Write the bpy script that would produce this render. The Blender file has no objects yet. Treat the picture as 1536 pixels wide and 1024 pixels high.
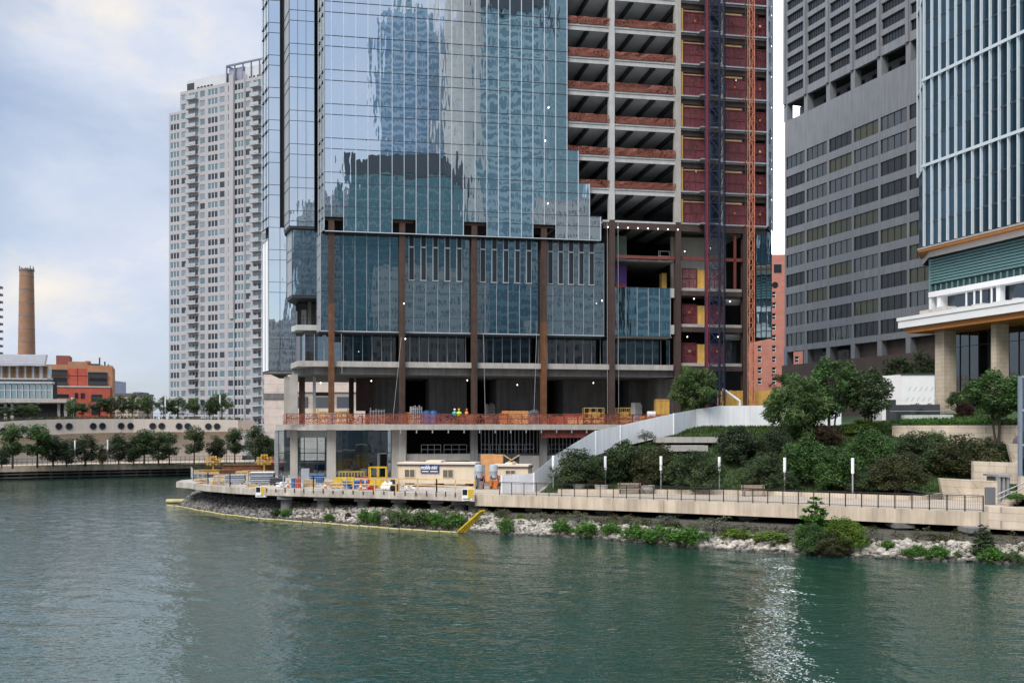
import bpy, bmesh, math, random
import numpy as np
from mathutils import Vector, Matrix, noise
R = math.radians
sc = bpy.context.scene
col = sc.collection
random.seed(7)
# ------------------------------------------------------------------ camera
F, CX, HY, CZ = 1493.0, 768.0, 643.0, 8.2     # focal length (px of a 1536 wide frame), horizon row, eye height
cam = bpy.data.cameras.new('camera')
cam.sensor_width = 36.0
cam.lens = 36.0 * F / 1536.0
cam.shift_y = (HY - 512.0) / 1536.0
cam.clip_start = 0.5
cam.clip_end = 8000
camo = bpy.data.objects.new('camera', cam)
camo.location = (0, 0, CZ)
camo.rotation_euler = (R(90), 0, 0)
col.objects.link(camo)
sc.camera = camo
# ------------------------------------------------------------------ view
sc.view_settings.view_transform = 'Standard'
sc.view_settings.look = 'None'
sc.view_settings.gamma = 1.0
sc.view_settings.exposure = 0.90
sc.cycles.max_bounces = 7
sc.cycles.diffuse_bounces = 4
sc.cycles.glossy_bounces = 4
sc.cycles.transparent_max_bounces = 10
sc.cycles.sample_clamp_indirect = 14.0
sc.cycles.use_denoising = True
# ------------------------------------------------------------------ sky and sun
SUN_AZ, SUN_EL = R(-145), R(46)        # azimuth measured clockwise from the view axis
W = bpy.data.worlds.new('World')
sc.world = W
W.use_nodes = True
nt = W.node_tree
nt.nodes.clear()
def N(t, kind, **kw):
    n = t.nodes.new(kind)
    for k, v in kw.items():
        if k in n.inputs.keys() if isinstance(k, str) else False:
            n.inputs[k].default_value = v
        else:
            setattr(n, k, v)
    return n
out = N(nt, 'ShaderNodeOutputWorld')
bg = N(nt, 'ShaderNodeBackground'); bg.inputs['Strength'].default_value = 0.1
sky = N(nt, 'ShaderNodeTexSky'); sky.sky_type = 'NISHITA'; sky.sun_disc = False
sky.sun_elevation = SUN_EL; sky.sun_rotation = SUN_AZ
sky.altitude = 200; sky.air_density = 1.0; sky.dust_density = 2.0; sky.ozone_density = 1.5
tc = N(nt, 'ShaderNodeTexCoord')
mp = N(nt, 'ShaderNodeMapping'); mp.inputs['Scale'].default_value = (1.0, 1.0, 2.3)
nt.links.new(tc.outputs['Generated'], mp.inputs['Vector'])
n1 = N(nt, 'ShaderNodeTexNoise'); n1.inputs['Scale'].default_value = 3.6; n1.inputs['Detail'].default_value = 9; n1.inputs['Roughness'].default_value = 0.52
n1.inputs['Distortion'].default_value = 0.25
mp.inputs['Location'].default_value = (3.9, 6.2, 1.8)
nt.links.new(mp.outputs['Vector'], n1.inputs['Vector'])
cr = N(nt, 'ShaderNodeValToRGB')
cr.color_ramp.elements[0].position = 0.30; cr.color_ramp.elements[0].color = (0.25, 0.25, 0.25, 1)
cr.color_ramp.elements[1].position = 0.60; cr.color_ramp.elements[1].color = (1, 1, 1, 1)
nt.links.new(n1.outputs['Fac'], cr.inputs['Fac'])
# cloud colour: grey-blue to warm white by a second noise
n2 = N(nt, 'ShaderNodeTexNoise'); n2.inputs['Scale'].default_value = 5.0; n2.inputs['Detail'].default_value = 10; n2.inputs['Roughness'].default_value = 0.58
mp2 = N(nt, 'ShaderNodeMapping'); mp2.inputs['Scale'].default_value = (1.0, 1.0, 1.9); mp2.inputs['Location'].default_value = (9.1, 0.4, 0.2)
nt.links.new(tc.outputs['Generated'], mp2.inputs['Vector'])
nt.links.new(mp2.outputs['Vector'], n2.inputs['Vector'])
cc = N(nt, 'ShaderNodeValToRGB')
e = cc.color_ramp.elements
e[0].position = 0.38; e[0].color = (0.52, 0.59, 0.73, 1)
e[1].position = 0.74; e[1].color = (0.88, 0.80, 0.69, 1)
m_ = e.new(0.53); m_.color = (0.60, 0.65, 0.76, 1)
nt.links.new(n2.outputs['Fac'], cc.inputs['Fac'])
# the thin cloud in front of the hidden sun glows: brighter towards its bearing
sx = N(nt, 'ShaderNodeVectorMath'); sx.operation = 'DOT_PRODUCT'
gdir = Vector((math.sin(R(16)) * math.cos(R(18)), math.cos(R(16)) * math.cos(R(18)), math.sin(R(18))))
sx.inputs[1].default_value = gdir
nt.links.new(tc.outputs['Generated'], sx.inputs[0])
gr = N(nt, 'ShaderNodeMapRange'); gr.inputs['From Min'].default_value = 0.962; gr.inputs['From Max'].default_value = 0.998
gr.inputs['To Min'].default_value = 1.0; gr.inputs['To Max'].default_value = 9.0; gr.interpolation_type = 'SMOOTHSTEP'
nt.links.new(sx.outputs['Value'], gr.inputs['Value'])
sc10 = N(nt, 'ShaderNodeVectorMath'); sc10.operation = 'SCALE'; sc10.inputs['Scale'].default_value = 6.3
nt.links.new(cc.outputs['Color'], sc10.inputs[0])
mx = N(nt, 'ShaderNodeMix'); mx.data_type = 'RGBA'
skb = N(nt, 'ShaderNodeVectorMath'); skb.operation = 'SCALE'; skb.inputs['Scale'].default_value = 0.8
nt.links.new(sky.outputs['Color'], skb.inputs[0])
nt.links.new(cr.outputs['Color'], mx.inputs['Factor'])
nt.links.new(skb.outputs['Vector'], mx.inputs['A'])
nt.links.new(sc10.outputs['Vector'], mx.inputs['B'])
gl = N(nt, 'ShaderNodeVectorMath'); gl.operation = 'SCALE'
nt.links.new(mx.outputs['Result'], gl.inputs[0])
nt.links.new(gr.outputs['Result'], gl.inputs['Scale'])
# an overcast sky is about three times as bright overhead as at the horizon
spz = N(nt, 'ShaderNodeSeparateXYZ'); nt.links.new(tc.outputs['Generated'], spz.inputs[0])
zr = N(nt, 'ShaderNodeMapRange'); zr.inputs['From Min'].default_value = 0.42; zr.inputs['From Max'].default_value = 0.95
zr.inputs['To Min'].default_value = 1.0; zr.inputs['To Max'].default_value = 2.9; zr.interpolation_type = 'SMOOTHSTEP'
nt.links.new(spz.outputs['Z'], zr.inputs['Value'])
zl_ = N(nt, 'ShaderNodeVectorMath'); zl_.operation = 'SCALE'
wt = N(nt, 'ShaderNodeMapRange'); wt.inputs['From Min'].default_value = 1.0; wt.inputs['From Max'].default_value = 4.0
nt.links.new(gr.outputs['Result'], wt.inputs['Value'])
wmx = N(nt, 'ShaderNodeMix'); wmx.data_type = 'RGBA'; wmx.blend_type = 'MULTIPLY'; wmx.inputs['B'].default_value = (1.0, 0.90, 0.74, 1)
nt.links.new(wt.outputs['Result'], wmx.inputs['Factor']); nt.links.new(gl.outputs['Vector'], wmx.inputs['A'])
nt.links.new(wmx.outputs['Result'], zl_.inputs[0]); nt.links.new(zr.outputs['Result'], zl_.inputs['Scale'])
nt.links.new(zl_.outputs['Vector'], bg.inputs['Color'])
nt.links.new(bg.outputs['Background'], out.inputs['Surface'])
sl = bpy.data.lights.new('sun', 'SUN')
sl.energy = 1.7; sl.angle = R(30); sl.color = (1.0, 0.95, 0.87)
so = bpy.data.objects.new('sun', sl)
sd = Vector((math.sin(SUN_AZ) * math.cos(SUN_EL), math.cos(SUN_AZ) * math.cos(SUN_EL), math.sin(SUN_EL)))
so.rotation_euler = sd.to_track_quat('Z', 'Y').to_euler()
so.location = (-60, -20, 150)
col.objects.link(so)

# ------------------------------------------------------------------ materials
MATS = {}
def newmat(name):
    m = bpy.data.materials.new(name); m.use_nodes = True
    t = m.node_tree
    b = t.nodes['Principled BSDF']
    MATS[name] = m
    return m, t, b
def pm(name, c, rough=0.7, var=0.18, scale=0.8, metal=0.0, bump=0.0, bscale=6.0, spec=0.4, streak=0.0, island=0.0, wet=None):
    """a plain surface: base colour broken up by noise, optional rain streaks and bump"""
    m, t, b = newmat(name)
    b.inputs['Roughness'].default_value = rough
    b.inputs['Metallic'].default_value = metal
    b.inputs['Specular IOR Level'].default_value = spec
    tcn = N(t, 'ShaderNodeTexCoord')
    nz = N(t, 'ShaderNodeTexNoise'); nz.inputs['Scale'].default_value = scale; nz.inputs['Detail'].default_value = 6; nz.inputs['Roughness'].default_value = 0.62
    t.links.new(tcn.outputs['Object'], nz.inputs['Vector'])
    mr = N(t, 'ShaderNodeMapRange'); mr.inputs['From Min'].default_value = 0.25; mr.inputs['From Max'].default_value = 0.75
    mr.inputs['To Min'].default_value = 1 - var; mr.inputs['To Max'].default_value = 1 + var
    t.links.new(nz.outputs['Fac'], mr.inputs['Value'])
    last = mr.outputs['Result']
    def mul(a, bb):
        mm = N(t, 'ShaderNodeMath'); mm.operation = 'MULTIPLY'
        t.links.new(a, mm.inputs[0]); t.links.new(bb, mm.inputs[1]); return mm.outputs[0]
    if streak:
        mpn = N(t, 'ShaderNodeMapping'); mpn.inputs['Scale'].default_value = (2.2, 2.2, 0.12)
        t.links.new(tcn.outputs['Object'], mpn.inputs['Vector'])
        ns = N(t, 'ShaderNodeTexNoise'); ns.inputs['Scale'].default_value = 1.3; ns.inputs['Detail'].default_value = 5
        t.links.new(mpn.outputs['Vector'], ns.inputs['Vector'])
        ms = N(t, 'ShaderNodeMapRange'); ms.inputs['From Min'].default_value = 0.3; ms.inputs['From Max'].default_value = 0.7
        ms.inputs['To Min'].default_value = 1 - streak; ms.inputs['To Max'].default_value = 1 + streak * 0.5
        t.links.new(ns.outputs['Fac'], ms.inputs['Value'])
        last = mul(last, ms.outputs['Result'])
    if island:
        g = N(t, 'ShaderNodeNewGeometry')
        mi = N(t, 'ShaderNodeMapRange'); mi.inputs['To Min'].default_value = 1 - island; mi.inputs['To Max'].default_value = 1 + island
        t.links.new(g.outputs['Random Per Island'], mi.inputs['Value'])
        last = mul(last, mi.outputs['Result'])
    if wet:
        sz_ = N(t, 'ShaderNodeSeparateXYZ'); t.links.new(tcn.outputs['Object'], sz_.inputs[0])
        wn = N(t, 'ShaderNodeMath'); wn.operation = 'MULTIPLY_ADD'; wn.inputs[1].default_value = 0.25; t.links.new(nz.outputs['Fac'], wn.inputs[0]); t.links.new(sz_.outputs['Z'], wn.inputs[2])
        mw = N(t, 'ShaderNodeMapRange'); mw.inputs['From Min'].default_value = wet[0]; mw.inputs['From Max'].default_value = wet[1]; mw.inputs['To Min'].default_value = 0.22; mw.inputs['To Max'].default_value = 1.0
        t.links.new(wn.outputs[0], mw.inputs['Value']); last = mul(last, mw.outputs['Result'])
    vs = N(t, 'ShaderNodeVectorMath'); vs.operation = 'SCALE'; vs.inputs[0].default_value = c
    t.links.new(last, vs.inputs['Scale'])
    t.links.new(vs.outputs['Vector'], b.inputs['Base Color'])
    if bump:
        nb = N(t, 'ShaderNodeTexNoise'); nb.inputs['Scale'].default_value = bscale; nb.inputs['Detail'].default_value = 5
        t.links.new(tcn.outputs['Object'], nb.inputs['Vector'])
        bp = N(t, 'ShaderNodeBump'); bp.inputs['Strength'].default_value = 0.6; bp.inputs['Distance'].default_value = bump
        t.links.new(nb.outputs['Fac'], bp.inputs['Height'])
        t.links.new(bp.outputs['Normal'], b.inputs['Normal'])
    return m
def brickmat(name, c1, c2, mortar, bw, bh, rough=0.8, ms=0.02, vert='z', var=0.15, stain=0.0):
    """coursed stone, panels or bricks; the courses run round the local z axis"""
    m, t, b = newmat(name)
    b.inputs['Roughness'].default_value = rough
    tcn = N(t, 'ShaderNodeTexCoord')
    sp = N(t, 'ShaderNodeSeparateXYZ'); t.links.new(tcn.outputs['Object'], sp.inputs[0])
    ad = N(t, 'ShaderNodeMath'); ad.operation = 'ADD'
    t.links.new(sp.outputs['X'], ad.inputs[0]); t.links.new(sp.outputs['Y'], ad.inputs[1])
    cb = N(t, 'ShaderNodeCombineXYZ'); t.links.new(ad.outputs[0], cb.inputs['X']); t.links.new(sp.outputs['Z'], cb.inputs['Y'])
    br = N(t, 'ShaderNodeTexBrick'); br.inputs['Scale'].default_value = 1.0
    br.inputs['Color1'].default_value = (*c1, 1); br.inputs['Color2'].default_value = (*c2, 1); br.inputs['Mortar'].default_value = (*mortar, 1)
    br.inputs['Brick Width'].default_value = bw; br.inputs['Row Height'].default_value = bh; br.inputs['Mortar Size'].default_value = ms
    t.links.new(cb.outputs[0], br.inputs['Vector'])
    nz = N(t, 'ShaderNodeTexNoise'); nz.inputs['Scale'].default_value = 0.6; nz.inputs['Detail'].default_value = 6
    t.links.new(tcn.outputs['Object'], nz.inputs['Vector'])
    mr = N(t, 'ShaderNodeMapRange'); mr.inputs['From Min'].default_value = 0.25; mr.inputs['From Max'].default_value = 0.75
    mr.inputs['To Min'].default_value = 1 - var; mr.inputs['To Max'].default_value = 1 + var
    t.links.new(nz.outputs['Fac'], mr.inputs['Value'])
    fac_ = mr.outputs['Result']
    if stain:
        mpn = N(t, 'ShaderNodeMapping'); mpn.inputs['Scale'].default_value = (1.3, 1.3, 0.10)
        t.links.new(tcn.outputs['Object'], mpn.inputs['Vector'])
        ns = N(t, 'ShaderNodeTexNoise'); ns.inputs['Scale'].default_value = 1.0; ns.inputs['Detail'].default_value = 7; ns.inputs['Roughness'].default_value = 0.7
        t.links.new(mpn.outputs['Vector'], ns.inputs['Vector'])
        m2 = N(t, 'ShaderNodeMapRange'); m2.inputs['From Min'].default_value = 0.32; m2.inputs['From Max'].default_value = 0.60
        m2.inputs['To Min'].default_value = 1 - stain; m2.inputs['To Max'].default_value = 1.04
        t.links.new(ns.outputs['Fac'], m2.inputs['Value'])
        mm = N(t, 'ShaderNodeMath'); mm.operation = 'MULTIPLY'; t.links.new(fac_, mm.inputs[0]); t.links.new(m2.outputs['Result'], mm.inputs[1]); fac_ = mm.outputs[0]
    vs = N(t, 'ShaderNodeVectorMath'); vs.operation = 'SCALE'
    t.links.new(br.outputs['Color'], vs.inputs[0]); t.links.new(fac_, vs.inputs['Scale'])
    t.links.new(vs.outputs['Vector'], b.inputs['Base Color'])
    return m
def mirror_glass(name, base, tint, fac, rough=0.01, wob=0.0, wscale=1.5, edge=0.35, varpane=0.0):
    """coated glazing: a dark body with a mirror coat; slow waves bend what it mirrors"""
    m, t, b = newmat(name)
    b.inputs['Base Color'].default_value = (*base, 1); b.inputs['Roughness'].default_value = 0.4
    b.inputs['Specular IOR Level'].default_value = 0.2
    o = t.nodes['Material Output']
    g = N(t, 'ShaderNodeBsdfGlossy'); g.inputs['Color'].default_value = (*tint, 1); g.inputs['Roughness'].default_value = rough
    lw = N(t, 'ShaderNodeLayerWeight'); lw.inputs['Blend'].default_value = 0.25
    mr = N(t, 'ShaderNodeMapRange'); mr.inputs['To Min'].default_value = fac; mr.inputs['To Max'].default_value = min(1.0, fac + edge)
    t.links.new(lw.outputs['Fresnel'], mr.inputs['Value'])
    mixs = N(t, 'ShaderNodeMixShader')
    fo = mr.outputs['Result']
    if varpane:
        ge = N(t, 'ShaderNodeNewGeometry')
        m2 = N(t, 'ShaderNodeMapRange'); m2.inputs['To Min'].default_value = 1 - varpane; m2.inputs['To Max'].default_value = 1 + varpane * 0.4
        t.links.new(ge.outputs['Random Per Island'], m2.inputs['Value'])
        mm = N(t, 'ShaderNodeMath'); mm.operation = 'MULTIPLY'
        t.links.new(fo, mm.inputs[0]); t.links.new(m2.outputs['Result'], mm.inputs[1]); fo = mm.outputs[0]
    t.links.new(fo, mixs.inputs['Fac'])
    t.links.new(b.outputs[0], mixs.inputs[1]); t.links.new(g.outputs[0], mixs.inputs[2])
    t.links.new(mixs.outputs[0], o.inputs['Surface'])
    if wob:
        tcn = N(t, 'ShaderNodeTexCoord')
        mpn = N(t, 'ShaderNodeMapping'); mpn.inputs['Scale'].default_value = (1.5, 1.5, 0.33)
        t.links.new(tcn.outputs['Object'], mpn.inputs['Vector'])
        nb = N(t, 'ShaderNodeTexNoise'); nb.inputs['Scale'].default_value = wscale; nb.inputs['Detail'].default_value = 2.2; nb.inputs['Roughness'].default_value = 0.5
        t.links.new(mpn.outputs['Vector'], nb.inputs['Vector'])
        bp = N(t, 'ShaderNodeBump'); bp.inputs['Strength'].default_value = 1.0; bp.inputs['Distance'].default_value = wob
        t.links.new(nb.outputs['Fac'], bp.inputs['Height'])
        t.links.new(bp.outputs['Normal'], g.inputs['Normal'])
    return m
def clear_glass(name, tint, refl=0.15):
    m, t, b = newmat(name)
    o = t.nodes['Material Output']
    tr = N(t, 'ShaderNodeBsdfTransparent'); tr.inputs['Color'].default_value = (*tint, 1)
    g = N(t, 'ShaderNodeBsdfGlossy'); g.inputs['Roughness'].default_value = 0.01; g.inputs['Color'].default_value = (0.85, 0.93, 1, 1)
    lw = N(t, 'ShaderNodeLayerWeight'); lw.inputs['Blend'].default_value = 0.3
    mr = N(t, 'ShaderNodeMapRange'); mr.inputs['To Min'].default_value = refl; mr.inputs['To Max'].default_value = 0.8
    t.links.new(lw.outputs['Fresnel'], mr.inputs['Value'])
    ms = N(t, 'ShaderNodeMixShader')
    t.links.new(mr.outputs['Result'], ms.inputs['Fac'])
    t.links.new(tr.outputs[0], ms.inputs[1]); t.links.new(g.outputs[0], ms.inputs[2])
    t.links.new(ms.outputs[0], o.inputs['Surface'])
    return m
def netmat(name, c, gap, scale=(1.0, 1.0, 1.0), cell=0.09):
    """woven safety netting: part of each little cell is open"""
    m, t, b = newmat(name)
    b.inputs['Base Color'].default_value = (*c, 1); b.inputs['Roughness'].default_value = 0.6
    o = t.nodes['Material Output']
    tr = N(t, 'ShaderNodeBsdfTransparent')
    tcn = N(t, 'ShaderNodeTexCoord')
    nz = N(t, 'ShaderNodeTexNoise'); nz.inputs['Scale'].default_value = 1.0 / cell; nz.inputs['Detail'].default_value = 0
    t.links.new(tcn.outputs['Object'], nz.inputs['Vector'])
    big = N(t, 'ShaderNodeTexNoise'); big.inputs['Scale'].default_value = 0.9; big.inputs['Detail'].default_value = 3
    t.links.new(tcn.outputs['Object'], big.inputs['Vector'])
    ad = N(t, 'ShaderNodeMath'); ad.operation = 'MULTIPLY_ADD'; ad.inputs[1].default_value = 0.5
    t.links.new(big.outputs['Fac'], ad.inputs[0]); t.links.new(nz.outputs['Fac'], ad.inputs[2])
    lt = N(t, 'ShaderNodeMath'); lt.operation = 'LESS_THAN'; lt.inputs[1].default_value = 0.75 * 0.5 + 0.75 * gap
    t.links.new(ad.outputs[0], lt.inputs[0])
    ms = N(t, 'ShaderNodeMixShader')
    t.links.new(lt.outputs[0], ms.inputs['Fac'])
    t.links.new(b.outputs[0], ms.inputs[1]); t.links.new(tr.outputs[0], ms.inputs[2])
    t.links.new(ms.outputs[0], o.inputs['Surface'])
    return m
def emit(name, c, s):
    m, t, b = newmat(name)
    b.inputs['Emission Color'].default_value = (*c, 1); b.inputs['Emission Strength'].default_value = s
    b.inputs['Base Color'].default_value = (*c, 1)
    return m
def leafmat(name, c, c2, rough=0.55):
    m, t, b = newmat(name)
    b.inputs['Roughness'].default_value = rough; b.inputs['Specular IOR Level'].default_value = 0.25
    tcn = N(t, 'ShaderNodeTexCoord')
    g = N(t, 'ShaderNodeNewGeometry')
    nz = N(t, 'ShaderNodeTexNoise'); nz.inputs['Scale'].default_value = 0.55; nz.inputs['Detail'].default_value = 3
    t.links.new(tcn.outputs['Object'], nz.inputs['Vector'])
    ad = N(t, 'ShaderNodeMath'); ad.operation = 'MULTIPLY_ADD'; ad.inputs[1].default_value = 0.5
    t.links.new(g.outputs['Random Per Island'], ad.inputs[0]); t.links.new(nz.outputs['Fac'], ad.inputs[2])
    mr = N(t, 'ShaderNodeMapRange'); mr.inputs['From Min'].default_value = 0.4; mr.inputs['From Max'].default_value = 1.1
    t.links.new(ad.outputs[0], mr.inputs['Value'])
    mc = N(t, 'ShaderNodeMix'); mc.data_type = 'RGBA'
    mc.inputs['A'].default_value = (*c, 1); mc.inputs['B'].default_value = (*c2, 1)
    t.links.new(mr.outputs['Result'], mc.inputs['Factor'])
    t.links.new(mc.outputs['Result'], b.inputs['Base Color'])
    o = t.nodes['Material Output']
    tl = N(t, 'ShaderNodeBsdfTranslucent'); t.links.new(mc.outputs['Result'], tl.inputs['Color'])
    ms = N(t, 'ShaderNodeMixShader'); ms.inputs['Fac'].default_value = 0.3
    t.links.new(b.outputs[0], ms.inputs[1]); t.links.new(tl.outputs[0], ms.inputs[2])
    t.links.new(ms.outputs[0], o.inputs['Surface'])
    return m

# ------------------------------------------------------------------ geometry helpers
class MB:
    def __init__(s): s.v = []; s.f = []; s.m = []; s.mi = 0
    def mat(s, i): s.mi = i; return s
    def face(s, pts):
        k = len(s.v); s.v += [tuple(p) for p in pts]; s.f.append(tuple(range(k, k + len(pts)))); s.m.append(s.mi)
    def box(s, x0, y0, z0, x1, y1, z1):
        if x1 < x0: x0, x1 = x1, x0
        if y1 < y0: y0, y1 = y1, y0
        if z1 < z0: z0, z1 = z1, z0
        k = len(s.v)
        s.v += [(x0,y0,z0),(x1,y0,z0),(x1,y1,z0),(x0,y1,z0),(x0,y0,z1),(x1,y0,z1),(x1,y1,z1),(x0,y1,z1)]
        for q in ((0,3,2,1),(4,5,6,7),(0,1,5,4),(1,2,6,5),(2,3,7,6),(3,0,4,7)):
            s.f.append(tuple(k + i for i in q)); s.m.append(s.mi)
    def wall(s, p, q, z0, z1, th, side=1):
        """upright slab from p to q (x,y), thickness th laid to one side"""
        d = Vector((q[0]-p[0], q[1]-p[1])); d.normalize(); n = Vector((-d.y, d.x)) * th * side
        a = [(p[0],p[1]),(q[0],q[1]),(q[0]+n.x,q[1]+n.y),(p[0]+n.x,p[1]+n.y)]
        if side < 0: a.reverse()
        if isinstance(z0, (int, float)): s.prism(a, z0, z1)
    def prism(s, pts, z0, z1):
        n = len(pts); k = len(s.v)
        ar = sum(pts[i][0]*pts[(i+1)%n][1]-pts[(i+1)%n][0]*pts[i][1] for i in range(n))
        if ar < 0: pts = list(reversed(pts))
        s.v += [(p[0],p[1],z0) for p in pts] + [(p[0],p[1],z1) for p in pts]
        s.f.append(tuple(k+i for i in reversed(range(n)))); s.m.append(s.mi)
        s.f.append(tuple(k+n+i for i in range(n))); s.m.append(s.mi)
        for i in range(n):
            j = (i+1) % n
            s.f.append((k+i,k+j,k+n+j,k+n+i)); s.m.append(s.mi)
    def tube(s, p, q, r, r2=None, n=6):
        p = Vector(p); q = Vector(q); r2 = r if r2 is None else r2
        d = (q-p)
        if d.length < 1e-6: return
        d.normalize()
        a = d.orthogonal().normalized(); b = d.cross(a)
        k = len(s.v)
        for (c, rr) in ((p, r), (q, r2)):
            for i in range(n):
                t = 2*math.pi*i/n
                s.v.append(tuple(c + a*math.cos(t)*rr + b*math.sin(t)*rr))
        for i in range(n):
            j = (i+1) % n
            s.f.append((k+i,k+j,k+n+j,k+n+i)); s.m.append(s.mi)
        s.f.append(tuple(k+i for i in reversed(range(n)))); s.m.append(s.mi)
        s.f.append(tuple(k+n+i for i in range(n))); s.m.append(s.mi)
    def bar(s, p, q, w, h=None):
        """square bar between two points"""
        p = Vector(p); q = Vector(q); h = w if h is None else h
        d = q-p
        if d.length < 1e-6: return
        d.normalize()
        up = Vector((0,0,1)) if abs(d.z) < 0.9 else Vector((0,1,0))
        a = d.cross(up).normalized()*w/2; b = a.cross(d).normalized()*h/2
        k = len(s.v)
        for c in (p, q):
            for (i, j) in ((-1,-1),(1,-1),(1,1),(-1,1)): s.v.append(tuple(c+a*i+b*j))
        for f in ((0,1,2,3),(7,6,5,4),(0,4,5,1),(1,5,6,2),(2,6,7,3),(3,7,4,0)):
            s.f.append(tuple(k+i for i in f)); s.m.append(s.mi)
    def lathe(s, c, prof, n=16):
        """prof: list of (radius, z)"""
        k = len(s.v)
        for (r, z) in prof:
            for i in range(n):
                t = 2*math.pi*i/n
                s.v.append((c[0]+r*math.cos(t), c[1]+r*math.sin(t), c[2]+z))
        for a in range(len(prof)-1):
            for i in range(n):
                j = (i+1) % n
                s.f.append((k+a*n+i,k+a*n+j,k+(a+1)*n+j,k+(a+1)*n+i)); s.m.append(s.mi)
        s.f.append(tuple(k+i for i in reversed(range(n)))); s.m.append(s.mi)
        L = k+(len(prof)-1)*n
        s.f.append(tuple(L+i for i in range(n))); s.m.append(s.mi)
    def build(s, name, mats, parent=None, smooth=False, bevel=0.0, label=None, kind=None):
        me = bpy.data.meshes.new(name)
        me.from_pydata(s.v, [], s.f)
        if not isinstance(mats, (list, tuple)): mats = [mats]
        for m in mats: me.materials.append(m)
        if len(mats) > 1: me.polygons.foreach_set('material_index', s.m)
        if smooth: me.polygons.foreach_set('use_smooth', [True]*len(s.f))
        me.update()
        o = bpy.data.objects.new(name, me)
        col.objects.link(o)
        if parent is not None: o.parent = parent
        if bevel:
            md = o.modifiers.new('bevel', 'BEVEL'); md.width = bevel; md.segments = 1; md.limit_method = 'ANGLE'
        if label: o['label'] = label
        if kind: o['kind'] = kind
        return o
def thing(name, label, cat, loc=(0,0,0), rot=0.0, group=None, kind=None):
    o = bpy.data.objects.new(name, None); col.objects.link(o)
    o.location = loc; o.rotation_euler = (0,0,rot); o.empty_display_size = 0.5
    o['label'] = label; o['category'] = cat
    if group: o['group'] = group
    if kind: o['kind'] = kind
    return o
def tag(o, label, cat, group=None, kind=None):
    o['label'] = label; o['category'] = cat
    if group: o['group'] = group
    if kind: o['kind'] = kind
    return o
def setting(o, label=None):
    o['kind'] = 'structure'
    if label: o['label'] = label; 
    return o
def dup(src, loc=None, rot=None, label=None, scale=None, group=None):
    r = src.copy(); col.objects.link(r)
    if loc is not None: r.location = loc
    if rot is not None: r.rotation_euler = (0,0,rot)
    if scale is not None: r.scale = scale if isinstance(scale, tuple) else (scale,)*3
    if label: r['label'] = label
    if group: r['group'] = group
    for ch in src.children:
        c = ch.copy(); col.objects.link(c); c.parent = r
        for g in ch.children:
            d = g.copy(); col.objects.link(d); d.parent = c
    return r
# real-world positions measured off the photograph: a ray meets a known plane
def at(px, Y, z=0.0): return Vector(((px-CX)/F*Y, Y, z))
def zat(py, Y): return CZ + (HY-py)/F*Y
def gnd(px, py, z=2.6):
    Y = (CZ-z)*F/(py-HY); return Vector(((px-CX)/F*Y, Y, z))
class Frame:
    """a building's own axes: u along its face, v into it"""
    def __init__(s, px, Y, dx, dy):
        l = math.hypot(dx, dy); s.U = (dx/l, dy/l); s.V = (-dy/l, dx/l)
        s.O = ((px-CX)/F*Y, Y); s.rot = math.atan2(dy, dx)
    def u(s, px, v=0.0):
        k = (px-CX)/F
        return (k*(s.O[1]+v*s.V[1])-s.O[0]-v*s.V[0])/(s.U[0]-k*s.U[1])
    def Y(s, u, v=0.0): return s.O[1]+u*s.U[1]+v*s.V[1]
    def z(s, py, px, v=0.0): return zat(py, s.Y(s.u(px, v), v))
    def loc(s, z=0.0): return (s.O[0], s.O[1], z)
    def w(s, u, v, z=0.0): return Vector((s.O[0]+u*s.U[0]+v*s.V[0], s.O[1]+u*s.U[1]+v*s.V[1], z))
def panes(mb, P, Q, n, zs, amp=0.0012, tilt=0.002, skip=None, nx=4, nz=6, rng=None):
    """curtain wall from P to Q (u,v): n panes wide, rows between zs; every pane slightly bowed and out of true"""
    rng = rng or random
    dx, dy = Q[0]-P[0], Q[1]-P[1]; L = math.hypot(dx, dy); dx /= L; dy /= L; nxn, nyn = -dy, dx
    for i in range(n):
        for j in range(len(zs)-1):
            if skip and skip(i, j): continue
            s0, s1 = L*i/n+0.012, L*(i+1)/n-0.012; z0, z1 = zs[j]+0.012, zs[j+1]-0.012
            a = rng.gauss(0, amp); tx = rng.gauss(0, tilt)*(s1-s0)/2; tz = rng.gauss(0, tilt*0.7)*(z1-z0)/2
            b2 = rng.gauss(0, amp*0.5)
            k = len(mb.v)
            for q in range(nz+1):
                for p in range(nx+1):
                    fs, ft = p/nx, q/nz
                    d = a*math.sin(math.pi*fs)*math.sin(math.pi*ft)*1.0 + b2*math.sin(2*math.pi*ft)*math.sin(math.pi*fs) + tx*(2*fs-1) + tz*(2*ft-1)
                    s_ = s0+(s1-s0)*fs
                    mb.v.append((P[0]+dx*s_+nxn*d, P[1]+dy*s_+nyn*d, z0+(z1-z0)*ft))
            for q in range(nz):
                for p in range(nx):
                    c = k+q*(nx+1)+p
                    mb.f.append((c,c+1,c+nx+2,c+nx+1)); mb.m.append(mb.mi)
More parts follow.
